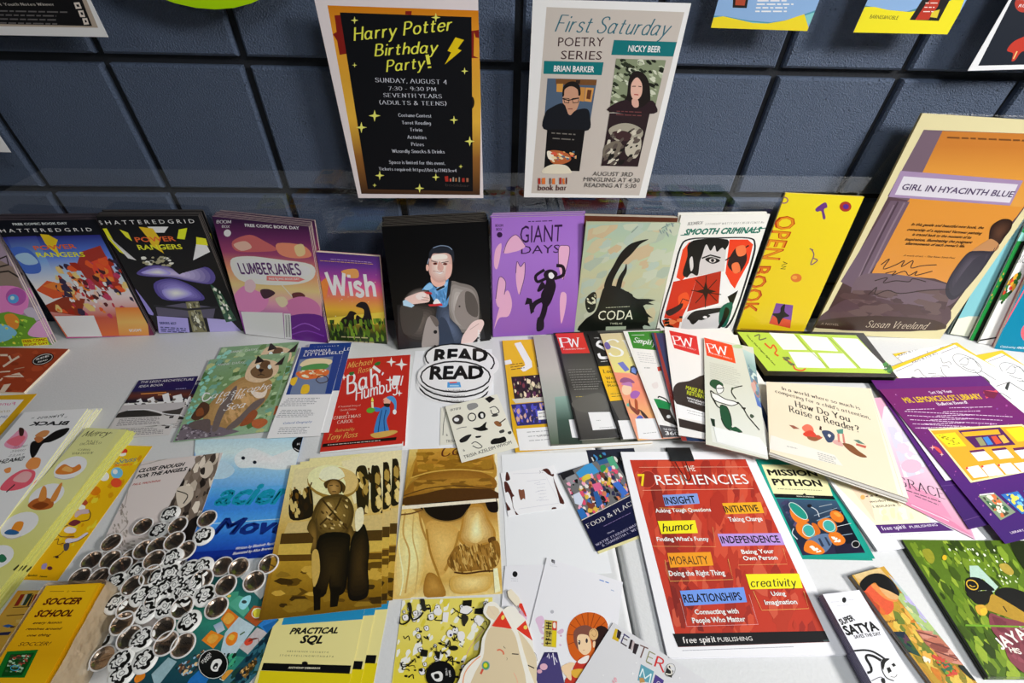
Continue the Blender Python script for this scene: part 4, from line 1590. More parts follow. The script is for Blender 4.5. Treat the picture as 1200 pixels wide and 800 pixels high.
CAT = '''
Z 190,390,6.154
V 7a9a78,6a8a58,7a9470,8aa888 325,190 935,100 740,740 90,780
s 5a7a48,8aa880,a0b890,6a9a88,4a6a3a,a8b078 150 5,22 -30,2 320,200 930,130 740,730 170,700
s 6ab0a0,8ac0b0 30 5,16 -30,2 170,560 320,260 400,200 300,420 200,680
p 6a6068 150,660 340,650 560,710 440,745 90,780
s 4a4048,a098a0,3a343c,887e88 90 3,8 -20,1.6 140,662 350,655 440,735 90,780
B 9a7848 c09a66 460,400 560,330 640,310 700,330 790,350 760,470 640,600 520,690 430,680 300,640 340,520
s c09a68,9a7848,b89060 50 8,22 60,2 480,400 760,370 640,600 440,660
b 4a3020 240,560 290,500 340,520 330,580 260,630 210,615
b 7a4424 250,560 290,540 300,590 250,600
b 5a4e4c 200,650 330,620 350,660 340,720 280,700 210,690
b 645854 400,560 480,440 540,380 520,470 440,600 400,700 360,700
b 645854 660,500 740,470 720,510 620,600 520,690 460,690 560,600
b c8b090 600,330 620,250 680,190 800,200 840,230 830,290 760,340 680,360
b 6a5034 640,270 700,230 760,220 800,270 780,320 700,330 650,310
b 5a4028 710,240 730,200 780,210 760,260
p 1e1614 668,225 690,162 740,205
p 1e1614 810,235 890,165 866,230
e c8dce8 692,244 14,16
e c8dce8 776,246 14,16
b 1a1010 695,262 735,264 712,286
c 1a1010 5 714,284 712,300 690,306
c 1a1010 5 714,300 740,306
b d8c8b8 640,420 720,430 760,400 740,460 680,470
b a85a34 660,630 740,620 760,650 700,690 650,670
b 8a4a2a 560,670 650,560 690,580 640,650
c f0ece8 9 345,440 312,436 292,470 300,492 330,484 352,462
t f0ece8 k 352,474 792,398 44 atastrophe
t f0ece8 k 385,510 596,466 44 by the
t f0ece8 k 440,562 602,536 48 Sea
t d8dcd8 h 400,240 600,218 16 MINNIE DARKE
'''
card('postcard', 'painted cat postcard behind, only its top strip with ears showing', 'postcard',
     [(257, 407), (352, 400), (322, 492), (219, 500)], .0036, .0005, '7a9a78', None, G2,
     'Z 205,375,6.154\n' + CAT.split('\n', 2)[2], mat='photo')
card('postcard', 'painted cat postcard in front with white brush title across its chest', 'postcard',
     [(243, 423), (343, 411), (311, 507), (206, 516)], .0048, .0005, '7a9a78', None, G2, CAT, mat='photo')
BOW = '''
Z 300,400,4
p 1c3a80 215,20 460,0 370,250 140,250
p e0e0e2 60,250 420,245 300,460 0,460
p 6a7a98 205,84 362,70 324,244 158,248
b d8c8a0 205,110 250,80 350,84 340,110 240,120
b 4a8a4a 215,120 270,105 330,104 340,120 300,134 220,138
b d06a30 200,140 330,130 330,160 240,178 196,164
s e8b080,c04a20,f0e0c0 24 3,8 0,2 205,135 330,128 325,165 205,172
c 3a2a1a 4 280,180 300,160 330,165 335,185 300,195 280,180
b e8b428 165,175 195,168 180,205 162,200
b e8b428 220,205 250,205 245,240 210,244
t e0e8f0 n 228,54 350,46 14 BOWMAN &
t e0e8f0 n 222,70 410,56 14 LITTLEFIELD
g 8a8a90 5 5 150,266 310,264 110,300
g 8a8a90 5 5 120,322 290,320 95,352
t 3a5a9a i 126,388 262,380 11 Cultural Geography
g 8a8a90 5 4 110,404 260,400 100,430
'''
card('brochure', 'blue and white brochure behind its twin, right corner by red booklet', 'brochure',
     [(362, 404), (413, 400), (384, 508), (326, 508)], .006, .0005, 'dcdee2', None, 1.25,
     'Z 310,396,4\n' + BOW.split('\n', 2)[2], mat='gloss')
card('brochure', 'blue topped white brochure with stadium picture between cat card and red booklet', 'brochure',
     [(353, 408), (404, 404), (375, 512), (312, 512)], .0072, .0005, 'dcdee2', None, 1.25, BOW, mat='gloss')
card('booklet', 'red booklet with white brush title and figure in blue nightgown holding candle', 'booklet',
     [(401, 423), (484, 413), (471, 522), (371, 531)], .0012, .0025, 'b8281e', 'dad6d2', 1.2, '''
Z 300,400,4
p e4e0de 280,512 690,468 690,500 280,540
p b8281e 400,92 738,52 686,478 284,520
t d8b05a k 428,126 552,104 26 Michael
t d8b05a k 478,150 556,134 24 Rosen
t f0ece8 K 424,246 584,200 84 Bah
t f0ece8 K 592,160 612,118 60 !
t f0ece8 K 466,276 672,222 58 Humbug
t f0ece8 H 680,206 690,160 46 !
* f0e0dc 634,96 24
* f0e0dc 682,108 30
* f0e0dc 412,168 15
* f0e0dc 628,180 20
* f0e0dc 672,242 16
b 2a6a2a 560,100 582,94 578,110 556,112
b 2a6a2a 438,146 460,142 456,156 440,158
b 3a78b8 590,310 620,300 628,330 612,370 622,430 556,434 564,370 580,330
c 1c3a6a 4 590,320 580,370 572,430
c 1c3a6a 4 610,320 600,370 606,430
b 3a78b8 590,322 566,330 546,318 552,308 580,312
b e0a890 596,272 612,262 628,268 630,288 610,296 598,286
b d04a4a 594,276 600,274 600,282 595,282
b 4a90c8 612,262 640,256 658,280 656,330 646,340 648,300 634,280
e e8e4e0 650,330 9,12
b 2a2014 600,292 628,292 622,308 604,304
p f0e0b0 540,284 550,284 552,312 542,312
b f8e060 540,280 545,262 552,280
b 5aa030 518,322 535,310 560,318 545,334 525,334
b c8a050 536,436 580,424 640,416 664,424 620,444 560,452
t e0c8b8 s 384,310 490,302 8 A Seasonal Story of
t e0c8b8 s 394,326 470,320 8 Charles Dickens
t e8d8c8 s 424,342 434,341 12 A
t e8d8c8 s 362,366 490,354 14 CHRISTMAS
t e8d8c8 s 380,386 456,378 14 CAROL
t d8b05a k 370,424 462,416 14 illustrated by
t d8b05a k 336,462 476,446 26 Tony Ross
p 160c0c 314,480 660,448 656,462 310,496
g d0c0b8 5 1 336,484 640,458 336,484
''', mat='gloss')
card('paper_sheet', 'plain white backing sheet under the oval stickers', 'sheet',
     [(484, 413), (581, 407), (576, 524), (474, 526)], 0, .0004, 'e0e2e4', None, 1.15)


def oval(label, c, rx, ry, rot, z, code, group=None):
    mb = MB()
    q = []
    for i in range(40):
        t = i / 40 * 6.28318
        a, b = rx * math.cos(t), ry * math.sin(t)
        r = math.radians(rot)
        q.append((c[0] + a * math.cos(r) - b * math.sin(r), c[1] + a * math.sin(r) + b * math.cos(r)))
    o = at_z(*c, z + .0003)
    pl = Plane(o, Vector((1, 0, 0)), Vector((0, 1, 0)))
    out = [pl.p2(*p) for p in reversed(q)]
    mb.slab(pl, out, -.0003, 0, lin('e6e8e8', 1.15), lin('e6e8e8', 1.15))
    art(mb, pl, None, code, 1.15)
    return tag(mb.build('oval_sticker', M['gloss'], None, o - Vector((0, 0, .0003))), label, 'sticker', group)


def read_code(dx, dy, rot):
    return f'''
Z {300 + dx},{400 + dy},4
o 0c0c0c 7 935,165 163,72 {rot}
t 0c0c0c B 812,176 1068,172 62 READ
p 4a9ad8 898,190 956,190 962,214 896,216
p d84a3a 906,190 940,188 944,194 908,196
p a8d0f0 908,204 950,204 952,210 908,210
t 2a2a2a n 862,232 984,232 8 www.bookweb.org
'''


oval('white oval sticker lying lowest, its black rim showing below the others', (532, 452), 45, 22, 4, .0008, read_code(-2, 12, 4))
oval('white oval sticker with black word, third from the bottom of the overlapping four', (533, 446), 45, 22, 2, .0016, read_code(-1, 6, 2))
oval('white oval sticker rising behind the topmost one, its word half covered', (541, 424), 44, 21, 6, .0024, read_code(5, -20, 6))
oval('topmost white oval sticker with black bold word and blue mark', (534, 441), 45, 21.5, 0, .0032, read_code(0, 0, 0))
TAT = '''
Z 300,400,4
p 14110f 1072,268 1096,256 1120,268 1094,288
b 8a8a88 990,296 1030,288 1040,306 1000,322
t 1a1a1a K 912,326 962,316 14 arrara
b 3a3632 920,360 950,342 972,360 960,386 930,384
e f0f0e8 940,366 12,9
o 141414 5 1012,354 18,18
e 0e0e0e 1058,346 18,18
b e8e8e0 1052,340 1064,338 1066,356 1056,356
c 2a2a2a 4 1095,312 1120,305 1140,330 1110,340 1100,320
e 3a3a38 1120,346 16,6 -10
b 0e0e0c 1016,406 1050,400 1080,376 1076,400 1088,412 1050,420
b 8a5a34 1115,380 1130,372 1150,384 1148,398 1130,396
l 3a2a1a 5 1140,384 1170,362
c 6a6a68 3 940,412 960,404 988,400
b 1a1a1a 955,460 985,440 1010,436 1000,452 985,468 960,474
b 1a1a1a 1030,444 1056,442 1050,450 1032,452
c 4a4a48 4 1010,480 1030,470 1060,492 1040,500 1015,488
b 0e0e0c 1100,470 1115,455 1140,452 1165,446 1170,470 1110,482
b 3a3a38 1140,420 1160,412 1164,424 1146,430
b 3a3a38 1180,424 1195,420 1196,432 1184,434
t 2a2a2a n 976,550 1200,478 16 TRISIA AZELEIM WHOM
t 4a4a48 n 972,516 980,514 12 6
'''
card('temporary_tattoo_card', 'cream card of tiny black drawings turned upright behind the tilted one', 'card',
     [(517, 478), (571, 474), (574, 518), (515, 521)], .0008, .0004, 'dad8ca', None, 1.15, '''
Z 300,400,4
t 3a3a38 n 890,474 936,472 14 TRISIA
t 4a4a48 n 892,444 900,442 12 6
c 4a4a48 3 890,330 880,380 876,440
''')
card('temporary_tattoo_card', 'cream card of tiny black drawings tilted over the sepia cap photo', 'card',
     [(520, 477.5), (585, 460), (605, 525), (543, 541)], .0042, .0004, 'dedccc', None, 1.15, TAT)

GLA = '''
Z 0,400,4
V a8ccf0,c8e0f8,8abcec,5a9ee0 900,430 1420,440 1350,700 940,690
B d4e4f4 f4f8fc 1100,540 1160,500 1220,510 1300,540 1380,500 1420,560 1330,600 1200,590 1120,590
b b0cdee 960,600 1040,560 1100,600 1060,640 980,640
V 5aa6e4,3a86d8,3a80d4 930,690 1350,672 1330,800 920,810
V 3a86d8,4a98e0,2a6cc8,1c4cb0,143a98 900,800 1340,780 1290,1000 870,1040
l a8ccf0 4 900,860 1330,830
p 102c88 860,990 1300,960 1290,1020 860,1050
e 0e1420 1140,546 9,8
e 0e1420 1194,566 9,8
t 128ca8 J 1000,764 1352,756 112 acier
t 0f2a78 J 990,902 1345,898 84 Move
t e8f0f8 I 1104,976 1290,950 13 Written by Elizabeth Rusch
t e8f0f8 I 1090,1000 1286,972 13 Illustrated by Alice Brereton
e 0a0a0c 1422,484 54,40
t d8d8d8 n 1392,486 1450,480 10 KIDS
c c8c8c8 3 1380,500 1410,514 1450,506
'''
card('postcard', 'large blue iceberg postcard with teal and navy slanted title by pins', 'postcard',
     [(229, 515), (355, 512), (320, 652), (219, 660)], .0018, .0006, '5a9ee0', None, 1.25, GLA, mat='photo', poly=True)

FOODC = ['''
Z 200,700,8
V 0e2a38,143c4a,1c4a50 0,0 900,0 900,900 0,900
''', ]
FC = '''
Z 200,700,8
V 123442,0e3040,184450,102c3c 900,100 1180,230 780,900 -200,900
s 2a5a68,0e2430,3a6a74,1a3a30 120 8,40 -50,2.4 900,200 1170,240 700,900 200,900
'''
FRUIT = '''
Z 200,700,8
V 1c5a52,2a7a68,1a4a50,0e3444 300,-160 760,-40 480,900 -500,900
p 3a8a70 440,-40 640,-60 600,120 480,80
s 2a6a50,6ab090,c88a30,e8b050 30 8,24 0,1.6 440,-120 600,-120 560,0 440,0
p 4a9a80 540,60 640,-20 700,0 740,120 680,180
b 8ac8d8 640,60 680,0 750,-20 740,50 690,110 650,100
e 2a3a3a 690,40 24,16
p c86a1c 470,200 540,100 650,190 550,310
b e09a3a 490,210 540,140 600,190 540,250
p d87a1c 290,400 380,305 500,360 400,480
b e8983a 340,400 390,340 450,370 390,430
V 8aa0b8,b0b8c0 400,260 480,220 510,300 440,340
p a8bcc4 510,330 640,180 790,270 560,590 470,500
b e0741c 515,400 540,350 590,320 630,340 615,410 570,450 530,440
b f0a83c 540,380 570,345 600,360 580,400
l 3a5a34 12 650,350 695,320
p 9a4a20 690,190 780,75 905,95 890,190 800,270
b d8c83a 770,110 810,100 850,120 840,170 800,190 780,170
o e8dcc8 8 812,145 52,44 -30
p b0a8a8 640,470 810,280 920,330 840,430 760,560
b c0402a 690,420 730,380 770,390 760,430 710,450
l 5a2018 8 730,410 820,380 830,430
l 5a2018 8 740,390 810,380
p 2a72b8 820,260 900,190 1005,200 960,280 900,330
p 1a5a98 860,270 1005,205 905,335
p 2a7a68 470,610 560,540 700,560 620,740 480,740
s 1a4a30,0e2a20,3a9a70 24 6,20 -60,2 500,520 620,520 600,640 500,660
b c88a30 480,740 540,680 600,690 570,760 500,780
c e8dcc0 8 460,760 520,780 600,700
p 1c64a8 180,760 290,660 380,720 300,860 120,860
s d8b080,8ab0c8,5a3a2a,1a2a30 60 5,16 -50,1.8 40,660 180,560 330,480 300,660 120,740
p 8aa8b0 -180,720 -20,560 60,600 -140,860
b e07a1c -340,760 -290,700 -240,710 -250,760 -320,800
'''
card('postcard', 'dark teal photo card edge showing beside the pale yellow card', 'card',
     [(314, 692), (351, 729), (260, 838), (190, 838)], .0008, .0008, '14404c', None, 1.4, FC + '''
s c8a060,3a2a10,7a5a28 40 5,16 -50,1.6 640,700 800,560 820,600 700,760
p 90a8a0 1015,250 1100,300 1090,310 1010,262
o c0ccd0 4 1095,310 24,24
''', mat='gloss', poly=True)
card('postcard', 'teal fruit photo card with orange squares and black round sticker beneath pins', 'card',
     [(262, 655), (327, 726), (215, 850), (105, 850)], .0022, .0008, '1c5a58', None, 1.4, FRUIT, mat='photo', poly=True)


def disc_sticker(label, c, rx, ry, rot, z, code, g=1.2):
    mb = MB()
    o = at_z(*c, z + .0003)
    pl = Plane(o, Vector((1, 0, 0)), Vector((0, 1, 0)))
    q = []
    for i in range(32):
        t = i / 32 * 6.28318
        a, b = rx * math.cos(t), ry * math.sin(t)
        r = math.radians(rot)
        q.append(pl.p2(c[0] + a * math.cos(r) - b * math.sin(r), c[1] + a * math.sin(r) + b * math.cos(r)))
    q.reverse()
    mb.slab(pl, q, -.0003, 0, lin('0a0a0a', g), lin('0a0a0a', g))
    art(mb, pl, None, code, g)
    return tag(mb.build('round_sticker', M['gloss'], None, o - Vector((0, 0, .0003))), label, 'sticker')


disc_sticker('black round sticker with white face mark on the fruit photo card', (249.5, 778), 17.5, 17.5, -38, .0042, '''
Z 200,700,8
o c8ccc8 6 397,622 136,136 
b d8d8d4 376,640 400,590 440,575 470,580 480,610 450,660 440,690 400,690 378,670
b 0a0a0a 396,650 420,614 446,620 430,668 404,672
b d8d8d4 410,660 420,645 432,652 420,664
t d8d8d4 b 300,620 380,530 26 STARCH
t d8d8d4 b 330,610 385,550 14 NO
''', 1.3)

# ---------------------------------------------------------------- the bookmarks and the wrapped stack at the lower left
card('bookmark', 'orange bookmark with shelf of coloured books behind the wrapped stack', 'bookmark',
     [(21, 692), (52, 691), (-22, 805), (-60, 805)], 0, .0006, 'c8882a', None, 1.5, '''
Z 0,690,8
p c89a3a 220,10 395,10 -100,820 -500,820
p 8a2418 195,50 235,46 170,155 130,160
p 2a3a2a 255,45 310,40 240,150 205,155
p b8b0a0 240,50 262,46 210,150 190,150
p 8a2418 330,50 375,44 320,160 280,168
p 3a2a20 300,60 320,50 270,160 250,160
l 5a3a14 8 120,172 320,164
l 5a3a14 8 60,250 250,235
p 2a5a9a 20,345 80,330 130,345 70,362
p 4a2a14 100,350 150,345 130,362 90,366
p 2a2a4a -40,410 110,398 80,430 -60,436
p d8a858 150,290 200,280 190,310 150,320
''', mat='gloss')
SOC_PX = [(55, 685), (114, 684), (54, 806), (-23, 807)]
soc = card('bookmark', 'topmost yellow bookmark of the tall plastic wrapped stack, dark red slanted title', 'bookmark',
     SOC_PX, .0535, .0006, 'c8960c', None, 1.5, '''
Z 0,690,8
V d0a010,c8980c,bc8a08,c89a0c 430,-40 910,-40 420,940 -200,940
l 3a2a10 4 470,22 600,20
l 3a2a10 4 670,22 800,20
t 3a1408 k 620,32 648,30 22 As
t 4a1008 J 396,146 742,138 72 SOCCER
t 4a1008 J 316,260 668,254 74 SCHOOL
t 3a1a0c I 306,328 576,322 28 every lesson
t 3a1a0c I 240,384 574,380 28 revolves around
t 3a1a0c I 250,444 472,440 28 one thing
t 3a1a0c i 166,534 466,528 44 SOCCER!
p 0e5a1c 70,585 360,568 230,830 -60,830
p 0a3a10 100,612 325,596 205,810 10,820
s 5a8a6a,8a3a2a,3a2a20,8aa88a,2a4a28 60 6,15 0,1.8 105,620 300,610 200,780 40,790
o 3a8ab0 6 140,740 40,24
''', mat='gloss')
for i in range(13):
    rr = random.Random(i)
    dup(soc, (rr.uniform(-.0012, .0012), rr.uniform(-.0012, .0012), -.0041 * (i + 1)), 'yellow bookmark lower in the plastic wrapped stack', 'yellow bookmarks inside the plastic wrap')
# shrink wrap around the stack: a crinkled clear sleeve
pm = bpy.data.materials.new('clear_wrap')
pm.use_nodes = True
nt = pm.node_tree
nt.nodes.clear()
ou = nt.nodes.new('ShaderNodeOutputMaterial'); ms = nt.nodes.new('ShaderNodeMixShader')
trn = nt.nodes.new('ShaderNodeBsdfTransparent'); glo = nt.nodes.new('ShaderNodeBsdfPrincipled')
nz = nt.nodes.new('ShaderNodeTexNoise'); nz.inputs['Scale'].default_value = 70
bp = nt.nodes.new('ShaderNodeBump'); bp.inputs['Strength'].default_value = 1.0; bp.inputs['Distance'].default_value = .004
tc = nt.nodes.new('ShaderNodeTexCoord')
nt.links.new(tc.outputs['Object'], nz.inputs['Vector']); nt.links.new(nz.outputs['Fac'], bp.inputs['Height'])
nt.links.new(bp.outputs['Normal'], glo.inputs['Normal'])
glo.inputs['Base Color'].default_value = (0.62, 0.5, 0.34, 1); glo.inputs['Roughness'].default_value = .22
ms.inputs[0].default_value = .72
nt.links.new(trn.outputs[0], ms.inputs[1]); nt.links.new(glo.outputs[0], ms.inputs[2]); nt.links.new(ms.outputs[0], ou.inputs[0])
q = [at_z(x, y, .054) for x, y in SOC_PX]
pl, w, h = rect_plane(q)
mb = MB()
rr = random.Random(5)
per = []
o4 = rect_outline(w + .010, h + .010, .006)
for i in range(len(o4)):
    a, b = o4[i], o4[(i + 1) % len(o4)]
    n = max(1, int(math.hypot(b[0] - a[0], b[1] - a[1]) / .006))
    for k in range(n):
        per.append((a[0] + (b[0] - a[0]) * k / n, a[1] + (b[1] - a[1]) * k / n))
zs = [-.0535, -.045, -.036, -.027, -.018, -.009, -.001]
rings = []
for j, z in enumerate(zs):
    f = 1.0 if j < 6 else 0.985
    rings.append([pl.p3(a * f * (1 + rr.uniform(-.008, .022)), b * f * (1 + rr.uniform(-.006, .01)), z) for a, b in per])
for A, B in zip(rings, rings[1:]):
    for i in range(len(per)):
        k = (i + 1) % len(per)
        mb.face([A[i], A[k], B[k]], (1, 1, 1, 1)); mb.face([A[i], B[k], B[i]], (1, 1, 1, 1))
wr = mb.build('plastic_wrap', pm, None, pl.p3(0, 0, -.0535))
tag(wr, 'crinkled clear plastic wrap round the tall yellow bookmark stack', 'wrap')

# ---------------------------------------------------------------- the lower middle
SEP = '''
Z 300,400,4
V e4d89c,d8c888,c8a858,a87e28,8a6210,6a4a0c 165,570 700,510 640,1250 10,1310
p e0d6a8 400,560 700,520 690,700 460,760
p d8cc98 180,600 330,580 300,760 150,800
b 1c1408 160,720 190,690 215,720 240,680 262,700 268,800 240,830 160,830
b 241a0a 470,600 500,580 520,600 530,700 520,800 480,800 468,700
b 1c1408 540,600 556,582 580,600 590,760 570,800 540,780
b 2a1e0c 600,620 625,608 650,630 640,800 600,790
b 1c1408 655,590 690,570 700,780 660,790
s 6a4a14,a88a40,2a1c08,d8c078 50 5,14 80,2.2 470,600 690,570 680,800 480,810
s 6a4a14,2a1c08,c8b068 24 5,12 80,2 160,680 260,690 262,820 150,830
p c8b070 150,850 690,800 680,900 120,930
p 4a3410 120,900 670,880 665,930 110,960
p c8a848 110,950 660,930 655,980 100,1010
p 5a3e0e 100,1000 650,990 645,1030 92,1040
V b08a28,8a6614,6a4c0c 90,1030 645,1020 630,1260 20,1320
s 5a400c,3a2808,c09a3a,8a6a1c 60 8,26 0,2.4 90,1050 640,1030 620,1230 60,1280
e 94742e 362,660 122,78 6
e ecdfa8 360,650 118,72 6
b d0b470 380,590 450,610 478,650 460,700 410,716 420,660
b f4eabc 296,640 310,600 356,584 398,598 416,636 380,650 330,652
c c0a258 4 296,640 320,656 370,656 416,636
b 4a3410 318,664 350,646 392,650 420,680 408,712 392,680 350,664 330,690
b 2a1c0c 330,676 350,656 386,654 404,674 404,700 392,712 376,690 340,692
B 7a5a28 b08a4a 336,670 360,650 392,664 396,700 376,724 350,718 336,695
l 2a1a08 4 344,676 360,674
l 2a1a08 4 374,676 388,678
l 3a240c 4 358,704 376,704
c 4a3410 6 260,760 250,700 262,660
B 4a3814 8e7234 300,740 350,720 400,716 440,740 460,800 440,880 400,920 320,920 270,880 262,820
B 6a5222 a88848 310,760 360,740 380,800 340,860 300,830
c 3a280c 8 310,740 360,800 430,880
c 3a280c 8 400,730 370,790 300,860
s c8b070,4a3410 24 4,8 45,2 300,760 430,740 440,880 300,880
B 4a3812 80622a 262,830 290,870 300,960 280,1000 256,990 270,920 240,880
B 4a3812 7a5e28 440,860 460,900 440,960 416,940
c 4a3818 8 282,830 288,920 280,1000
B 100a04 30240e 300,910 430,900 440,960 430,1100 410,1180 350,1180 340,1040 330,1180 270,1190 280,1050
b c0a050 262,1000 290,980 300,1080 270,1150
p 120c04 270,1160 304,1160 302,1258 272,1262
p 120c04 350,1150 400,1150 382,1242 348,1246
B 120c05 3a2a10 480,880 510,860 532,960 525,1060 530,1160 510,1206 440,1210 430,1120 438,1000 450,920
b e0d8b0 466,800 500,780 504,850 470,890
'''
for i, (dx, dy) in enumerate(((22, -8), (11, -4), (0, 0))):
    lab = ('sepia photo card of man in wide hat, lowest of the three fanned', 'sepia photo card of man in wide hat, middle of the three fanned',
           'sepia photo card of standing man in wide hat, uppermost of three, long coat at side')[i]
    card('photo_card', lab, 'photo card', [(341 + dx, 545 + dy), (449 + dx, 535 + dy), (447 + dx * .6, 711 + dy), (303 + dx, 727 + dy)],
         .0046 + i * .0012, .0005, 'd8c888', 'c8a858', 1.2, f'Z {300 + dx},{400 + dy},4\n' + SEP.split('\n', 2)[2], mat='photo', poly=True)
card('photo_card', 'sepia photo card of a face with cap and dark glasses, right of the standing man', 'photo card',
     [(478, 525.5), (580.5, 524), (591, 697), (460, 700.5)], .0012, .0006, 'e4dcc0', None, 1.15, '''
Z 300,400,4
V d8c070,c09840,8a6420,a87828 715,505 1118,495 1120,740 680,770
b b0842e 740,560 800,505 900,490 1050,490 1118,560 1118,640 1000,600 860,600 740,640 700,700
V c8983a,a87420,7a5210 760,500 1110,500 1116,600 730,640
s 9a701c,b8862c,8a6014 60 6,18 0,3 750,520 1100,510 1110,600 760,610
B 8a5c18 a87828 700,700 760,640 880,610 1020,605 1116,640 1118,690 1000,690 860,690 740,725 690,728
s 7a5414,a87a28 50 5,14 0,4 740,650 1100,640 1110,680 740,700
c 5a3a10 5 690,724 800,690 940,676 1118,692
c c8a048 6 725,640 820,612 960,600 1110,615
t 5a2a14 K 870,540 960,525 40 Co
b 4a2c0c 690,735 780,715 900,690 1060,690 1118,700 1120,740 680,772
p e8dcc4 676,772 1124,736 1126,750 674,788
V 8a6424,b88a3c,d8b868,e0c078,d8b464,c8a04c,e0c880 674,790 1126,750 1164,1188 640,1200
B d8b868 efe0a0 650,800 740,790 790,860 800,980 780,1100 740,1190 640,1200
c c09a50 8 700,800 690,900 720,1000 700,1180
c c8a860 6 740,810 735,920 760,1040 745,1180
c a87c34 10 765,790 775,860 800,930
c f0e4b0 6 675,820 670,960 690,1100 676,1190
B c89c4c dcb868 800,850 900,850 960,900 940,980 890,1080 850,1090 810,980
c a07428 10 800,880 815,980 850,1080 885,1180
c a87c30 12 955,890 925,990 885,1075
B 9a6c24 b88a3c 800,1090 850,1100 890,1190 790,1194
B b08030 e4cc88 975,780 1000,765 1060,765 1090,830 1122,890 1118,940 1070,955 1030,972 980,960 950,925 962,860
B d8bc74 f0e4b0 1005,850 1040,800 1058,860 1064,920 1030,945 1000,925
b 5a3a10 1088,925 1118,915 1124,940 1096,948
b 5a3a10 975,950 995,962 985,968 970,962
b 140a04 778,764 992,748 990,792 960,826 900,842 840,832 796,802
c 8a6a30 6 778,764 796,804 840,834 900,844 962,828 992,790
c 6a4820 7 778,790 730,806 676,812
b 140a04 1078,744 1126,738 1134,796 1100,800 1082,776
p e8dcc4 676,772 1124,736 1126,750 674,788
B 8a6020 a87c34 896,1040 915,990 950,955 1010,965 1080,950 1132,935 1146,1000 1120,1060 1040,1072 940,1078
s 7a5418,c8a458,9a7028,b89048,6a4814 170 2,6 75,4 900,1036 945,960 1080,955 1134,940 1142,1020 1110,1064 930,1078
c 4a2c0c 8 930,1082 985,1088 1060,1078 1112,1076
B c8a04c e4cc84 920,1104 1060,1092 1112,1100 1080,1170 930,1180
p efe4b8 1112,1065 1132,1062 1146,1170 1120,1180
''', mat='photo')

SQL = '''
Z 300,600,4
p e2d890 120,440 600,440 560,820 -40,820
p 2488b8 150,430 620,430 605,494 120,528
p d8c614 20,742 470,756 420,1000 -40,1000
t 0c0c0c J 156,570 383,566 29 PRACTICAL
t 0c0c0c J 204,612 310,614 38 SQL
t 3a382a n 144,654 340,660 7 A  B E G I N N E R ' S  G U I D E  T O
t 3a382a n 110,674 364,680 8 S T O R Y T E L L I N G  W I T H  D A T A
p 0a0a0a 36,706 446,718 438,757 24,741
e 0a0a0a 229,708 14,9
t e0dcc0 b 150,732 300,735 9 ANTHONY DEBARROS
'''
for i, (dx, dy) in enumerate(((30, -12), (14, -5), (0, 0))):
    card('postcard', ('pale yellow and blue postcard, lowest of three with the rightmost edge', 'pale yellow and blue postcard, middle of three',
         'pale yellow postcard with black slanted title and black band, uppermost of three')[i], 'postcard',
         [(326 + dx, 711 + dy), (427 + dx, 712 + dy), (405 + dx, 826 + dy), (292 + dx, 822 + dy)], .0001 + .0011 * i, .0004, 'e2d890', None, 1.15,
         f'Z {300 + dx},{600 + dy},4\n' + SQL.split('\n', 2)[2], mat='gloss')

COM = ['''
Z 450,690,8
V e0d260,e4d66c,dccc50,e2d038 160,90 1010,80 1000,900 80,900
s f4f0d8,fff8e0,d8c840 60 10,34 -60,2 160,100 980,90 900,800 100,800
''']
rr = random.Random(11)
for i in range(95):      # little comic scribbles
    x, y = rr.uniform(160, 960), rr.uniform(110, 820)
    if x > 800 and y > 350:
        continue
    k = rr.random()
    s = rr.uniform(22, 48)
    if k < .45:
        COM.append(f'c 17150f {rr.uniform(5, 12):.0f} {x:.0f},{y:.0f} {x + rr.uniform(-s, s):.0f},{y + s * .6:.0f} {x + s:.0f},{y + rr.uniform(-s, s):.0f} {x + s * 1.3:.0f},{y + s:.0f}')
    elif k < .75:
        COM.append(f'b e8e6e4 {x:.0f},{y:.0f} {x + s:.0f},{y - s * .3:.0f} {x + s * 1.2:.0f},{y + s * .8:.0f} {x + s * .3:.0f},{y + s:.0f}')
        COM.append(f'C 17150f 4 {x:.0f},{y:.0f} {x + s:.0f},{y - s * .3:.0f} {x + s * 1.2:.0f},{y + s * .8:.0f} {x + s * .3:.0f},{y + s:.0f}')
        COM.append(f'e 17150f {x + s * .5:.0f},{y + s * .3:.0f} 5,7')
    else:
        COM.append(f'b 17150f {x:.0f},{y:.0f} {x + s * .7:.0f},{y:.0f} {x + s * .6:.0f},{y + s * .5:.0f} {x:.0f},{y + s * .4:.0f}')
COM.append('''
p 17150f 745,110 825,105 820,165 735,160
b e8e6e4 720,190 760,160 810,170 830,210 780,240 720,230
c 17150f 8 650,180 700,220 780,240 830,200
b 2a2820 730,250 780,250 790,290 745,350
p 17150f 858,185 925,180 925,240 850,235
b e8e6e4 860,260 900,250 940,290 890,350
b 2a2820 220,140 250,130 265,190 255,260 235,200
b 2a2820 340,100 380,100 390,160 410,190 370,210
c 17150f 14 150,260 150,320 190,330 240,290 235,220
c 17150f 14 250,220 270,290 330,270 370,220
e e8e6e4 505,215 40,36
p e8e6e4 556,220 610,220 596,315 548,310
e 17150f 655,556 42,24
b e8e6e4 690,410 740,400 760,440 740,490 700,480
e e8e6e4 620,420 30,36
e 3a3470 626,434 12,12
p 17150f 350,565 414,575 405,640 340,630
p 17150f 470,580 530,590 520,660 500,655
c 17150f 12 160,690 175,730 220,720 280,670
''')
card('comic_postcard', 'yellow postcard covered in black and white cartoon doodles', 'postcard',
     [(470, 702), (577, 700), (578, 822), (458, 822)], .0001, .0005, 'e4d874', None, 1.1, '\n'.join(COM), mat='gloss')
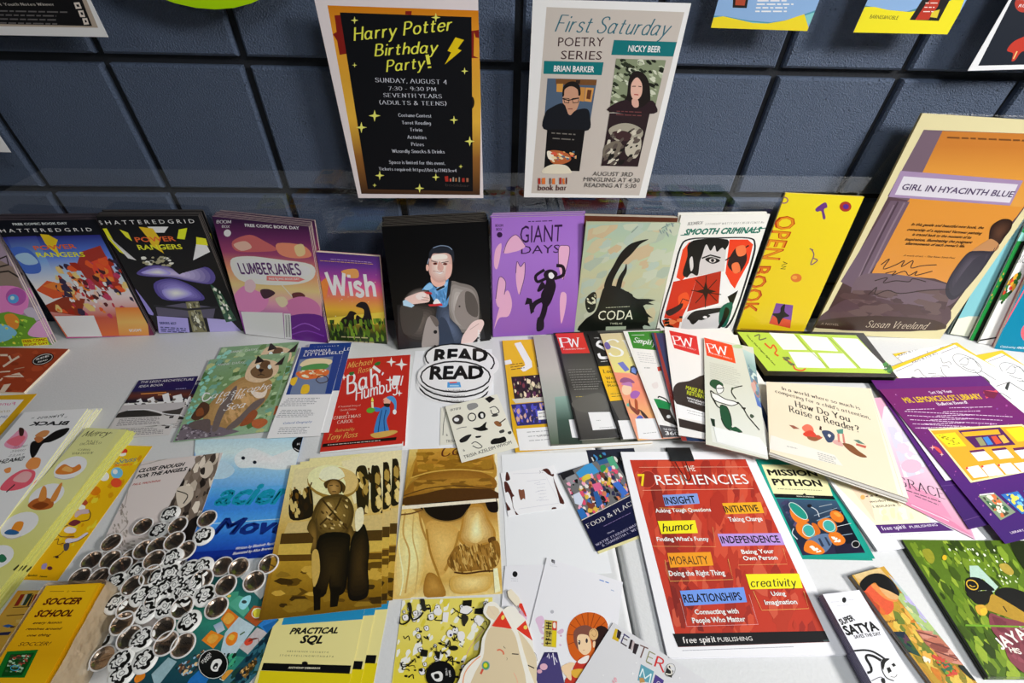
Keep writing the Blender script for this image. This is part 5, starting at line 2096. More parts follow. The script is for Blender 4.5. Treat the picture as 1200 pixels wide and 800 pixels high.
disc_sticker('black round sticker on the yellow doodle postcard', (516.5, 791), 17.5, 17, 0, .0018, '''
Z 450,690,8
b d8d8d4 440,800 470,780 520,770 550,800 540,860 480,860
b 0a0a0a 470,800 510,795 520,830 480,840
t d8d8d4 b 596,810 590,740 16 ZERO
t d8d8d4 b 628,820 620,760 16 CARBS
''', 1.2)


# ---------------------------------------------------------------- magazines fanned out in the middle
def mag(label, px, z, col, code, g=1.2, t=.0026, edge='d4d0c8', name='magazine'):
    q = [at_z(x, y, z + t) for x, y in px]
    pl, w, h = rect_plane(q)
    out = rect_outline(w, h)
    base = pl.p3(0, 0, -t)
    root = tag(empty(name, base), label, 'magazine')
    mb = MB()
    mb.slab(pl, out, -.0004, 0, lin(col, g), lin(col, g))
    art(mb, pl, out, code, g)
    mb.build('front_cover', M['gloss'], root, base)
    mb = MB()
    mb.slab(pl, rect_outline(w - .0016, h - .0016), -t, -.0004, lin(edge, 1.1), lin(edge, 1.1))
    mb.build('page_block', M['paper'], root, base)
    return root


mag('yellow topped magazine with blue crowd photo, leftmost and lowest of the fan', [(588, 400), (720, 392), (760, 518), (605, 531)], 0, 'd8a818', '''
Z 600,400,4
V e0b020,d8a818,d0a018 -60,-10 500,-40 640,480 20,530
t f0ece4 b 28,108 92,92 110 J
t f0ece4 b -50,110 0,100 110 L
g 5a3a10 6 3 -10,108 60,98 -4,130
p 1a1a1c 105,10 180,5 188,118 118,125
s d87a20,f0a040,3a4a6a,e0d8d0 30 4,14 0,1.6 108,14 176,10 184,112 120,118
p e4e2de 118,120 188,116 190,142 124,148
t 1a1a1a S 148,140 186,136 16 LM
p 2a1c20 -4,166 192,150 204,264 14,284
s a8a080,5a2a4a,e0d0b0,1a1416,7a3a3a 90 3,9 80,1.6 0,170 190,156 200,260 20,280
p c8c4b8 0,270 204,256 206,276 16,290
p 2a2a68 -4,296 206,278 230,380 24,396
s 4a4ab8,5a5ac8,c8a090,2a2a58 90 4,10 85,1.8 0,300 206,284 226,376 28,390
p e4e0dc 118,326 162,322 168,364 124,368
g 3a3a40 5 2 124,336 160,333 126,352
p e2e2e0 20,410 640,370 700,490 36,512
g 9a9a9c 6 3 70,424 210,414 80,464
t 6a6a6c n 122,448 206,440 9 LITERARY
p d4a010 20,518 700,486 700,500 24,528
''', t=.004)
mag('magazine with teal corner and white address label, second from left in the fan', [(620, 394), (760, 388), (800, 514), (652, 522)], .0048, '5a5c50', '''
Z 600,400,4
V a8a49c,b4b0a8,98a098,4a5a48 80,-40 300,-40 300,480 180,480
V 8aa89c,3c5248,2a362c 200,260 300,250 330,480 220,480
p e4e4e4 266,366 300,364 312,452 282,450
''')
PW_RED = 'c82c24'
mag('dark charcoal magazine with red initials badge and white address label', [(646, 389), (775, 385), (832, 504), (682, 516)], .0082, '46443f', '''
Z 640,380,8
V 100f0e,2a2826,4a4844,34322e,5a5853,45433f,302e2b 60,60 480,50 760,1080 310,1080
p 0c0b0b 50,70 90,70 330,1080 230,1080
p c82c24 90,90 345,82 410,268 150,274
p c82c24 84,100 92,86 350,78 342,96
t f0e8e4 s 130,214 250,208 90 P
t f0e8e4 s 206,212 330,210 88 W
t e8d0cc n 164,240 370,232 12 PUBLISHERS WEEKLY
g 8a8884 8 7 205,424 500,412 245,566
g 98968f 8 2 255,584 530,574 262,608
g b0a040 10 1 278,676 560,664 278,676
b 5a5852 250,720 480,640 560,700 560,800 420,830 280,800
p e2e2e0 394,824 600,820 660,976 438,992
g 6a6a6a 6 1 470,900 520,896 470,900
g 6a6a6a 6 1 500,968 640,958 500,968
''')
mag('black library magazine with yellow block behind the cartoon one', [(690, 390), (815, 386), (875, 502), (728, 519)], .0116, '161413', '''
Z 640,380,8
p 14110f 420,60 640,60 1000,1100 690,1100
t e8e6e2 n 452,132 500,130 10 OCTOBER
c ece8e4 24 540,170 500,160 478,190 520,215 560,235
c ece8e4 26 492,272 510,310 570,310 600,290
g c8c4c0 10 1 512,346 580,340 512,346
p e0b010 484,394 800,380 930,690 600,720
t 2a1c08 S 540,456 680,452 34 Looks
t 6a4a10 S 560,516 740,506 26 We see
t 6a4a10 S 574,550 740,540 22 books
t 4a3210 S 580,584 750,574 22 Reads
g 5a4210 9 2 604,650 740,640 614,674
p 4a4640 600,724 930,690 1010,880 690,900
p e2e2e2 672,900 1000,890 1060,1100 730,1100
''')
mag('cartoon cover magazine with yellow top, pink middle and white address label', [(704, 390), (830, 386), (892, 500), (748, 522)], .015, 'e0987a', '''
Z 640,380,8
V c8b894,d0c488,d8d078 500,80 900,70 1000,460 640,450
V e88a70,e88268,e8946c,e8a86c 630,446 1000,500 1140,900 780,830
t e8e4dc s 590,300 740,296 168 S
t e0dcd4 s 780,300 900,290 168 L
t d8c8b0 n 512,92 700,88 8 SCHOOL LIBRARY
b 6a5a98 545,180 575,165 606,214 580,236 556,220
p 6a70b8 668,362 720,348 782,424 740,444
p 2a2c40 790,396 820,382 868,426 846,478 784,450
p 6a84c8 800,410 828,400 852,430 838,462 800,446
b 8a4a78 694,520 730,498 790,510 830,548 760,548 700,546
b e8c0a0 716,580 760,560 800,590 790,650 740,660 712,630
b b070a8 700,560 790,540 810,590 790,580
b 9a5aa8 790,650 830,620 880,640 850,690 800,690
b 5aa898 760,740 784,740 780,770 752,760
b 7a3420 780,700 800,760 840,790 880,800 860,850 800,800 776,750
b a04a28 830,700 856,720 860,800 836,790
b 4a5ab0 846,880 880,850 910,880 880,910
b 3a2420 880,800 920,830 960,880 940,890 900,850
p e2e2e2 834,884 1020,880 1088,1084 868,1070
g 8a8a8a 8 1 910,1020 1070,1004 910,1020
p e8b860 850,1076 1090,1084 1160,1140 860,1130
p 3a2a1a 890,1090 936,1092 910,1116
''')
mag('white magazine with green top band and green handbag on the cover', [(733, 388), (858, 384), (925, 500), (776, 518)], .0184, 'dcdad4', '''
Z 640,380,8
p 2c7a1c 765,70 1100,60 1120,250 815,222
l d8e0d0 4 800,100 920,98
t e8ece4 K 820,166 1030,200 46 Simplify
p dcdad6 815,226 1120,250 1400,1100 1080,940
g a8a8a8 8 5 850,262 1010,280 880,346
g 6a6a6a 10 1 920,404 990,406 920,404
b d4ccc8 990,560 1040,540 1050,590 1010,600
p c8402c 1040,400 1085,390 1095,430 1050,440
p 0c7a3c 1008,696 1060,700 1170,740 1160,800 1046,780
p 241a12 1046,780 1160,800 1240,960 1110,900
p e0dedc 1040,790 1060,960 1110,950
c 14100c 12 1050,690 1060,676 1120,700 1150,740
e c8c8c8 1148,864 20,16
p 4a4648 1060,940 1250,970 1300,1090 1100,1090
t c8c8c8 b 1100,990 1240,1000 18 THE CENTURY
t e4e4e4 b 1120,1034 1250,1040 36 360
g b0b0b0 8 1 1120,1068 1250,1072 1120,1068
''')
mag('navy edged catalogue peeping out under the white badge magazines', [(764, 390), (846, 393), (930, 528), (797, 510)], .0218, '1e3050', '''
Z 640,380,8
p 8a2c24 1010,80 1050,70 1320,1090 1260,1090
p 22345a 1024,60 2000,0 2700,1200 1300,1050
''')
mag('white magazine with red initials badge and dark advert of yellow capitals', [(778, 384), (866, 391), (903, 527), (796, 508)], .0252, 'dad8d4', '''
Z 770,380,8
p dcdad6 70,30 500,60 500,900 180,900
p c82c28 112,56 372,110 398,290 160,222
t f0e8e4 s 156,186 236,190 84 P
t f0e8e4 s 214,196 352,212 84 W
t e8d0cc n 150,186 366,246 12 PUBLISHERS WEEKLY
b 2e2420 150,620 190,550 300,530 500,490 560,900 360,860 180,740
t b8c020 b 268,606 456,660 36 MAKE PAP
t b8c020 b 278,654 460,702 36 RETURNS
t e8e8e8 b 278,694 470,750 16 WHOLESALERS
t e8e8e8 b 288,722 478,776 16 TURN FRONT FIRST
p e4e4e2 176,742 560,860 600,940 200,870
g 8a8a8a 8 2 280,800 480,850 290,826
p 2e2420 200,880 700,1000 720,1080 210,960
''')
mag('pale green magazine with orange initials badge and drawing of gardener in beret', [(818, 394), (874, 405.5), (912, 546), (836, 517)], .0286, 'c8cabc', '''
Z 770,380,8
V c8cabe,c4c6b8,cccec2,d2d4cc 400,110 1000,180 1200,1300 520,1100
p d8401c 440,122 704,194 738,366 466,292
t f0ece4 s 482,258 556,264 84 P
t f0ece4 s 538,270 672,292 84 W
t e8d0cc n 484,268 706,332 12 PUBLISHERS WEEKLY
b a8c090 700,200 780,190 800,220 740,222
g 98988e 5 12 492,356 790,420 500,520
V b0c8c4,7a9aa0,6a86a8,4a68b0 800,230 1020,330 1100,860 940,760
s 88a8a4,c0d0cc,5a7888,a87a70 30 8,24 60,2 840,300 1000,500 1000,780 900,620
b c89a90 880,560 910,540 930,600 910,640
b 1c4a30 492,560 510,520 560,520 610,550 620,576 580,566 560,610 520,590
b e8e6dc 556,580 585,562 622,590 616,630 580,650 560,630
c 14140f 8 560,600 600,600 620,596
c 14140f 10 500,620 530,640 580,690 650,740 700,740 760,730
c 14140f 10 520,690 560,760 600,790
b e8e6dc 520,640 570,660 640,700 720,720 760,740 700,760 620,740 560,720 530,700
b 1c4a30 590,760 650,770 690,860 700,960 740,960 800,1010 720,1000 640,960 600,880
c 14140f 10 740,700 700,640 712,600 800,576
b 3a4a34 695,600 712,590 712,615
c 14140f 10 760,730 810,790 850,860 900,920 960,990
b 1a1a14 790,780 830,780 820,800
b 3a4a3a 880,840 910,860 890,880 870,860
c 14140f 8 520,640 570,660 640,700 720,720 760,742
c 14140f 8 528,704 560,722 620,742 700,762 762,742
C 14140f 6 556,580 585,562 622,590 616,630 580,650 560,630
c 14140f 7 590,760 650,770 690,860 700,950
c 14140f 7 600,880 640,960 720,1010 800,1010
c 14140f 9 500,620 512,680 530,700 560,760
g b8bab0 6 2 560,1050 860,1130 570,1080
p dcdedb 530,960 960,1060 1100,1250 560,1100
p 14281c 500,880 540,890 545,960 520,950
''')

# ---------------------------------------------------------------- green puzzle boards, black spines towards us
GB = [(862, 388), (1006, 392), (1047, 432), (1047, 439), (906, 434), (898, 428)]


def gboard(z):
    return card('activity_board', 'topmost lime green board with white boxes and red dragon squiggle', 'board', GB, z, .0017, 'a4bc3c', '141210', 1.2, '''
Z 860,380,5
p 0c0c0a 0,30 760,50 960,310 180,300
p a8c444 20,44 716,64 918,288 200,272
p dcdcda 205,48 350,56 430,150 290,148
p dcdcda 385,62 545,76 612,158 462,150
p dcdcda 575,76 724,84 905,262 745,256
p dcdcda 320,160 470,164 540,256 372,252
p dcdcda 490,166 640,170 722,256 562,256
c 6a8a2a 3 362,60 450,158 556,256
c 6a8a2a 3 560,80 740,256
c c84a20 9 180,110 215,140 230,120 250,150 240,170 262,185
c c84a20 9 290,200 340,230 360,262 400,270 420,258
c 5a5a40 7 120,70 150,60 150,90 190,80
s 5a6a3a,4a4a4a 14 4,9 40,2 280,190 320,190 360,240 330,240
s 2a7a2a,1c5a1c 14 4,12 -40,2 860,200 920,240 940,290 880,280
t 3a4a1a b 70,62 238,240 10 Time to Visit Dragon Sight Lane
''', poly=[(862, 388), (1006, 392), (1047, 437), (900, 433)], mat='gloss')


pile(9, .0021, gboard, 'lime board lower in the stack, only its black spine showing', 'black spined boards under the topmost', .0003)

# ---------------------------------------------------------------- right part of the table
def colour_sheet(label, px, z, dx, dy, group=None):
    return card('colouring_sheet', label, 'sheet', px, z, .0004, 'dcbc2c', None, 1.15, f'''
Z {1050 + dx},{380 + dy},8
p e2e2e2 -60,440 550,190 1330,620 640,960
l 4a2a4a 4 0,440 160,372
l 4a2a4a 4 425,268 585,208
t 3a3a4a K 160,366 400,274 28 KIDS & FOLKS
o 1a1a1a 4 668,366 150,62 28
c 2a2a2a 4 590,350 640,310 680,330 660,380 600,370
c 2a2a2a 4 620,390 680,420 740,430
c 2a2a2a 4 660,330 720,320 780,400
L 1a1a1a 4 740,442 800,436 935,520 880,552
b 4a4a48 765,482 820,490 880,540 840,548 790,510
c 2a2a2a 4 420,310 440,360 500,350 520,380
c 2a2a2a 4 420,400 440,460 500,510 540,530
c 2a2a2a 4 430,390 480,390 500,410
c 2a2a2a 4 170,440 200,420 220,430 250,470 310,510
b 4a4a4a 150,490 200,500 250,495 250,525 150,520
c 2a2a2a 4 330,490 400,480 450,490
c 2a2a2a 4 300,460 380,464
c 2a2a2a 5 380,520 440,510 520,540
c 4a4a4a 3 600,520 660,510 700,540
l 2a2a2a 5 940,580 1060,540 1240,650
p 3a3a38 1040,550 1070,540 1045,620 1020,600
c 2a2a2a 4 950,640 1000,650 1080,700
''', group)


colour_sheet('yellow edged line drawing sheet behind, its left corner beside the green boards', [(1046, 412), (1120, 404), (1190, 446), (1100, 462)], .0002, -16, -8)
colour_sheet('yellow edged line drawing sheet at right, below the teal book', [(1105, 424), (1172, 410), (1262, 468), (1180, 488)], .0012, 55, 10)
colour_sheet('yellow edged line drawing sheet on top with magnifier and ruler drawing', [(1039, 433), (1119, 400.5), (1214, 459), (1126, 497)], .0024, 0, 0)

card('paper_sheet', 'white publisher sheet with purple name band under the pink brochure', 'sheet',
     [(951, 548), (1085, 545), (1163, 635), (1029, 641)], .0048, .0004, 'e6e6ea', 'd0d0d8', 1.12, '''
Z 960,500,5
p f0e0c0 60,300 420,280 660,560 330,575
p e8ccb0 180,350 260,340 300,420 330,560 290,500
e e8a860 255,412 14,14
t 6a5a50 S 275,412 420,396 16 and
t 6a5a50 S 300,444 470,430 16 modern Ch
t 5a4a44 S 318,474 480,462 14 LIBRARIES
s f0d8b0,f4e8d0 12 8,30 80,2 340,480 520,470 560,540 360,550
p 4a2068 328,574 700,560 790,608 362,624
t e0d8e8 S 374,606 512,594 26 free spirit
t e0d8e8 n 534,594 696,580 18 PUBLISHING
g b0b0b4 5 1 400,638 700,612 400,638
''', size=(.168, .125))
for i in range(5):
    o = card('paper_sheet', 'white sheet lower in the pile under the publisher sheet with purple band', 'sheet',
             [(949 + i * 1.5 % 4, 549), (1083, 546), (1161, 636), (1026 + i * 2 % 5, 641)], .0008 * i, .0004, 'dcdce2', 'c8c8d0', 1.1, '',
             'white sheets under the publisher sheet', size=(.168, .125))
card('brochure', 'pink and lilac brochure with dark serif capitals under the purple sheets', 'brochure',
     [(978, 470), (1076, 462), (1143, 632), (1012, 566)], .0062, .0006, 'd0a0b8', None, 1.12, '''
Z 960,500,5
V d8d4e0,dcc8d4,d8b0c4,d090ac 380,-120 560,-120 900,640 300,340
s e0dce8,d0c0d0,c8c4d4 40 12,40 40,1.6 400,0 520,0 640,260 500,300
V c87898,d084a4,cc7c9c 230,330 500,400 790,560 900,640
p d08aa8 520,330 700,420 780,540 520,440
e d0b0c4 540,230 60,40
t 3a2c3a s 470,340 740,424 54 GRACE
g 4a3a48 9 1 510,368 720,440 510,368
g 6a5060 9 1 560,400 716,462 560,400
l e8d0dc 4 540,456 760,552
''', poly=True)
LEM = [(1030, 456), (1161, 452), (1338, 598), (1178, 637)]
card('poster_sheet', 'dark purple sheet lowest, its left margin showing beside the pink brochure', 'sheet',
     [(1020, 444), (1150, 440), (1300, 580), (1136, 620)], .0082, .0005, '3c1460', None, 1.2, '''
Z 900,400,4
V 5c1c68,48186a,301058 478,170 1100,160 1700,800 940,870
s 8a4a98,6a3a88 20 2,5 0,1 500,200 600,200 900,840 860,840
l 5a3a78 3 780,680 1200,640
l 5a3a78 3 880,850 1400,700
''', poly=True)
card('paper_sheet', 'white inner sheet between the two purple sheets', 'sheet',
     [(1036, 462), (1160, 456), (1250, 540), (1108, 563)], .0096, .0004, 'e0dce4', None, 1.1, '', poly=True)
card('poster_sheet', 'bright purple activity sheet on top with yellow library title and orange board', 'sheet',
     LEM, .011, .0006, '641a64', None, 1.2, '''
Z 900,400,4
V 6c1c5e,681a60,5c1a66,48186a,3c1464,341262 518,220 1045,208 1760,800 1112,950
s 9a4a90,7a3a88,b070a8 60 2,6 0,1 530,240 1180,300 1180,900 1100,880
t d8a41c b 670,214 862,208 30 DECORATE
t e0d0e0 S 762,246 866,238 17 Set Up Your
t d8b41c b 646,288 1012,268 34 MR. LEMONCELLO'S LIBRARY
t e0d8e4 S 798,300 938,290 17 Bulletin Board!
c c84a5a 14 1010,236 1060,240 1050,262
c c84a5a 14 1020,262 1040,250 1076,230
p 6a1a3a 1008,228 1080,240 1060,268 1020,258
g d0b8d0 5 1 650,318 790,314 650,318
g d0b8d0 5 6 850,310 1080,304 700,404
g d0b8d0 5 5 640,326 1150,352 690,404
p e8d8a0 750,410 1190,388 1480,560 950,662
p d09a24 762,418 1188,396 1466,560 956,652
p d8c81c 780,436 876,426 930,490 846,496
p d8c81c 1112,410 1190,400 1260,460 1170,470
s 8a7a10 20 2,4 0,2 800,440 870,434 900,480 850,486
p 4a1452 890,418 1086,402 1160,484 972,498
p e0a020 905,426 1078,412 1090,434 920,446
p 8a8a60 972,452 1000,448 1024,486 996,490
p 3a7ac0 1006,450 1030,446 1056,482 1030,486
p c84a30 1044,446 1068,442 1096,476 1068,482
p d8a848 1078,442 1104,438 1132,472 1104,478
p 5a1a4a 942,512 1010,504 1020,516 950,522
p e4e2e4 950,522 1016,514 1056,552 985,562
p 5a1a4a 1046,504 1112,496 1124,508 1054,514
p e4e2e4 1052,514 1120,506 1154,544 1086,552
p 5a1a4a 1146,500 1200,494 1220,510 1156,514
p e4e2e4 1152,512 1240,502 1260,540 1190,550
p e4e2e4 924,592 984,580 1030,632 964,640
p e4e2e4 996,584 1060,572 1106,624 1036,634
p e4e2e4 1076,576 1136,568 1184,616 1116,622
p e4e2e4 1150,572 1240,560 1270,600 1190,612
e c83a28 932,594 6,5
e c83a28 1004,586 6,5
e c83a28 1082,580 6,5
g a8a4a8 3 4 1072,522 1124,514 1092,546
b c84a4a 770,490 800,500 820,530 800,520
* d8a0a0 770,498 14
* d8b0b0 814,530 10
p 7a8a70 985,724 1060,710 1160,800 1090,838
s 2a5a3a,d8d8c0,c86a3a,3a3a2a 40 4,12 40,1.6 1000,726 1060,716 1140,800 1090,830
l d8d4d0 6 990,720 1058,712
p 2a68b0 1090,718 1170,702 1240,790 1190,810
s 6ab0d8,d8c850,1a4880 24 4,12 40,1.6 1100,720 1170,708 1230,780 1190,800
p 3a8ab0 1195,700 1270,690 1330,760 1260,780
t d8c8e0 n 1140,902 1300,866 14 LIBRARY WITH CHRIS
''', poly=True)

RES = [(725.6, 529), (882, 529), (991, 766), (785, 771)]
res = pile(7, .0007, lambda z: card('poster_sheet', 'red resilience poster sheet with coloured word boxes, topmost of a clipped pile', 'sheet', RES, z, .0004, 'e4e4ec', 'c8c8d4', 1.13, '''
Z 600,400,4
p b83420 552,555 1094,551 1488,1408 780,1432
s c84a30,a82c1c,b03420,98281c,c45038 170 8,40 88,2.4 560,560 1090,556 1480,1400 784,1426
s 7a1e16,8a261a 26 10,40 80,2.4 640,640 700,660 900,1360 780,1340
t e8dcd0 n 818,610 862,608 30 THE
l d8a088 2 595,590 1108,588
l d8a088 2 612,698 1132,690
e 8a2418 634,646 38,38
o c84a38 3 634,646 40,40
t e8c81c b 602,676 636,675 58 7
t f0e8e4 n 678,672 1114,668 50 RESILIENCIES
p 7a94d0 705,720 868,712 880,760 718,772
t 0c1018 b 720,764 864,756 36 INSIGHT
t ece4e0 b 674,802 934,796 19 Asking Tough Questions
p e4a41c 984,758 1164,753 1182,804 1002,810
t 14100c b 1000,802 1160,796 34 INITIATIVE
t ece4e0 b 1018,844 1176,840 22 Taking Charge
l d8a040 2 690,780 920,790
p ecdc1c 682,842 858,838 871,898 700,902
t 14140c K 706,892 858,880 38 humor
t ece4e0 b 680,936 924,934 20 Finding What's Funny
l d89a60 2 660,960 955,962 940,870
p b08cd0 962,902 1256,898 1278,954 984,960
t 14101c b 984,946 1258,942 36 INDEPENDENCE
t ece4e0 b 1078,996 1230,992 22 Being Your
t ece4e0 b 1086,1026 1246,1022 22 Own Person
l d89a60 2 1060,1048 1290,1044 1270,970
p e4941c 727,992 930,987 944,1050 742,1060
t 14100c n 746,1046 924,1044 42 MORALITY
t ece4e0 b 738,1099 1000,1095 25 Doing the Right Thing
l e0b060 2 716,1024 740,1124 1036,1116 1012,1020
p ecdc1c 1094,1091 1344,1088 1362,1156 1116,1162
t 14140c K 1122,1150 1340,1146 40 creativity
t ece4e0 b 1218,1192 1284,1190 22 Using
t ece4e0 b 1188,1234 1338,1230 24 Imagination
l e0b060 2 1130,1170 1170,1260 1390,1252 1366,1170
p 6a90dc 786,1169 1085,1152 1101,1222 808,1240
t 0c1220 b 808,1224 1080,1212 40 RELATIONSHIPS
t ece4e0 b 858,1279 1064,1274 24 Connecting with
t ece4e0 b 848,1320 1096,1312 26 People Who Matter
l d8a0a0 2 786,1204 820,1336 1154,1326 1110,1186
p 06060a 755,1370 1464,1357 1488,1408 780,1432
t e4e0dc S 804,1414 956,1408 28 free spirit
t d8d4d0 n 966,1408 1128,1402 22 PUBLISHING
p 3a4a48 1456,1400 1480,1398 1484,1406 1460,1408
g a8a8b0 5 1 800,1448 1480,1424 800,1448
'''), 'white backed poster sheet lower in the clipped pile', 'poster sheets under the topmost one', .0007)

# the binder clip that holds the pile together
base = at_z(797, 531, 0.0)
clip_root = tag(empty('binder_clip', base), 'small black binder clip biting the top edge of the red poster pile', 'clip')
blk = plain('clip_enamel', (0.012, 0.012, 0.012, 1), .35, .2, (80, (0.02, 0.02, 0.02, 1)))
wire = plain('clip_wire', (0.03, 0.03, 0.03, 1), .3, .9, (80, (0.06, 0.06, 0.06, 1)))
a, b = at_z(782.5, 529, .0062), at_z(810, 529, .0062)
ux = (b - a).normalized(); uy = Vector((-ux.y, ux.x, 0)); wd = (b - a).length
mid = (a + b) / 2
prof = [(.002, .0), (.007, .0008), (.010, .003), (.007, .0062), (-.010, .0066), (-.012, .0064), (-.012, .0056), (.006, .0052), (.0085, .003), (.006, .0014), (.002, .0006)]
prof = [(.0035, .0001), (.0085, .0012), (.0095, .0035), (.0075, .0066), (-.0175, .0069), (-.0180, .0064), (.0068, .0060), (.0085, .0036), (.0075, .0018), (.0035, .0007)]
mb = MB()
for k in range(len(prof)):
    (p0, z0), (p1, z1) = prof[k], prof[(k + 1) % len(prof)]
    q = [mid + ux * s * wd / 2 + uy * p for s, p in ((-1, p0), (1, p0), (1, p1), (-1, p1))]
    for v, z in zip(q, (z0, z0, z1, z1)):
        v.z = z
    mb.face(q, (1, 1, 1, 1))
for s in (-1, 1):
    q = [mid + ux * s * wd / 2 + uy * p for p, z in prof]
    for v, (p, z) in zip(q, prof):
        v.z = z
    mb.face(q if s < 0 else q[::-1], (1, 1, 1, 1))
mb.build('spring_body', blk, clip_root, base)


def tube(mb, pts, r, n=6, closed=False, col=(1, 1, 1, 1)):
    rings = []
    m = len(pts)
    for i, p in enumerate(pts):
        t = (pts[(i + 1) % m if closed else min(i + 1, m - 1)] - pts[i - 1 if closed else max(i - 1, 0)]).normalized()
        s = t.cross(Vector((0, 0, 1)))
        s = s.normalized() if s.length > 1e-5 else Vector((1, 0, 0))
        u = s.cross(t)
        rings.append([p + (s * math.cos(j / n * 6.28318) + u * math.sin(j / n * 6.28318)) * r for j in range(n)])
    for i in range(m if closed else m - 1):
        A, B = rings[i], rings[(i + 1) % m]
        for j in range(n):
            k = (j + 1) % n
            mb.face([A[j], A[k], B[k], B[j]], col)
    if not closed:
        mb.face(rings[0], col); mb.face(rings[-1][::-1], col)


mb = MB()
hp = [at_z(x, y, .0078) for x, y in ((791, 541), (797, 551), (804, 562), (808, 563), (810, 559), (807, 551), (803.5, 541))]
tube(mb, hp, .0008)
mb.build('wire_handle', wire, clip_root, base)

card('postcard', 'teal astronaut comic postcard lower in the pile right of the red poster', 'postcard',
     [(885, 541), (963, 541), (1017, 654), (935, 657)], 0, .0005, '14907e', None, 1.15, '', 'teal postcards under the topmost one')
MIS = '''
Z 870,520,6.667
V 149080,18a08c,149080 104,125 640,120 1000,895 450,905
p e4e0ac 150,160 622,168 706,406 243,388
t 0c0c0c B 206,242 592,250 48 MISSION
t 0c0c0c B 246,320 628,330 54 PYTHON
g 4a4a3a 7 1 276,348 640,362 276,348
p 0a0a0c 243,388 470,396 485,384 500,398 706,406 730,436 258,418
t d8d4c0 b 424,412 562,418 9 SEAN MCMANUS
V 34506a,243448,1a2234,2a2440 262,425 732,440 960,850 470,870
p 0c0f1c 700,500 772,520 950,830 860,850 760,700
l 8a9aa8 5 560,560 740,500
l 6a8aa0 9 580,600 770,530
l a8b0b4 4 600,490 700,470
l 7a90a0 6 740,720 860,700
l c8ccd0 4 720,650 850,620
s 3a3a5a,5a4a6a,26304a 30 8,26 -30,2 280,440 360,440 480,700 400,640
b d8741c 370,520 400,500 480,560 520,600 440,620 390,580
b 1c8a78 370,470 400,460 470,510 510,570 500,590 440,570 390,520
o c8d8d0 5 436,524 92,34 42
b d8741c 420,630 470,600 540,640 580,700 560,740 500,745 430,690
b 38a098 470,650 510,625 560,670 560,716 520,728 490,700
o c8e0d8 5 516,678 48,44 40
b d8741c 590,610 640,580 700,590 740,650 720,700 660,690 600,650
b 38a098 630,610 670,595 724,640 720,684 670,686 640,650
o c8e0d8 5 676,640 50,40 40
b c86418 540,620 580,630 610,690 580,710 560,670
e d8741c 738,566 60,40 35
b e89a3a 710,540 740,535 770,560 750,570
c c8ccd0 7 400,660 390,700 430,745
c c8ccd0 6 530,490 580,520 600,570
e 14141c 524,484 18,14
b 5a7090 490,780 560,720 660,700 700,740 690,800 640,850 580,850
p 2a3448 590,740 606,736 640,800 620,806
p 2a3448 640,730 654,728 690,790 676,800
b d8741c 500,760 560,760 640,830 620,860 540,860 480,830
b d8741c 670,710 740,690 800,740 790,780 720,790
s f0e8d8 16 4,12 0,1.6 540,780 620,840 580,850 520,810
s f0e8d8 12 4,10 0,1.6 690,720 780,740 760,780 710,770
p 1c1a30 720,800 880,770 950,840 740,860
o d0d0d0 4 884,784 30,26
e 0a0a0a 884,784 27,23
'''
card('postcard', 'teal astronaut comic postcard on top with cream title panel, right of red poster', 'postcard',
     [(886, 538.5), (964, 538.5), (1020, 652), (937.5, 655)], .0012, .0005, '14907e', None, 1.15, MIS, mat='gloss')

RAI = [(898, 447), (1020.5, 455), (1065, 584), (902, 529.5)]
rz = (.0345, .024, .0135, .0345)
o = card('magazine', 'cream magazine with black serif question and small lying reader figure', 'magazine', RAI, 0, .0006, 'd6cab0', 'd8d4cc', 1.14, '''
Z 860,380,5
V d8ccb4,d6cab0,dacfb6 180,330 800,370 1020,1020 210,750
V dcd2bc,e4dccc 790,370 835,380 1030,1030 960,990
l c8bca0 3 790,370 990,1000
t 2a2420 S 282,382 742,500 19 In a world where so much is
t 2a2420 S 242,398 800,556 19 competing for a child's attention,
t 241e1a S 360,480 684,572 34 How Do You
t 241e1a S 325,510 740,634 36 Raise a Reader?
p 8a4a34 322,588 350,592 386,612 350,612
b d86850 400,600 430,584 460,600 466,630 430,634 406,620
b c83c28 404,640 450,620 484,650 470,666 430,660
b 8a5434 430,656 470,660 520,660 480,684 440,674
b b04a30 480,650 500,650 515,668 490,668
b 34405c 516,624 560,624 590,650 580,686 550,690 530,660
p d8d0c4 556,640 570,650 562,664 548,650
b c89a94 580,680 620,680 640,714 590,700
p 4a8474 600,618 640,612 640,640 610,640
p c0766a 606,640 618,640 622,690 610,690
p c0766a 634,640 644,640 654,700 640,690
b 7a4a2a 636,696 690,706 730,740 780,776 740,776 680,744
p 3a2014 504,594 514,600 514,622 500,616
p 5a7a6a 700,676 730,676 770,704 730,696
p b85a48 716,696 776,712 772,726 716,708
p d8d4ca 216,648 590,766 640,830 206,730
g 7a7a78 5 1 310,712 380,728 310,712
g 7a7a78 5 5 488,750 600,780 500,790
''', mat='gloss', zs=rz, poly=True)
for i, (dz, col) in enumerate(((-.0026, 'b8b4ae'), (-.0052, 'dcd8d2'))):
    card('magazine', ('magazine directly under the cream one, only its lower edge showing', 'lowest magazine under the cream one with pale edge')[i],
         'magazine', [(899 + i, 449), (1019, 457), (1064 - 2 * i, 588 + 2 * i), (901 + i, 532 + 2 * i)], dz, .0014, col, 'c8c4bc', 1.1, '', zs=rz, poly=True)

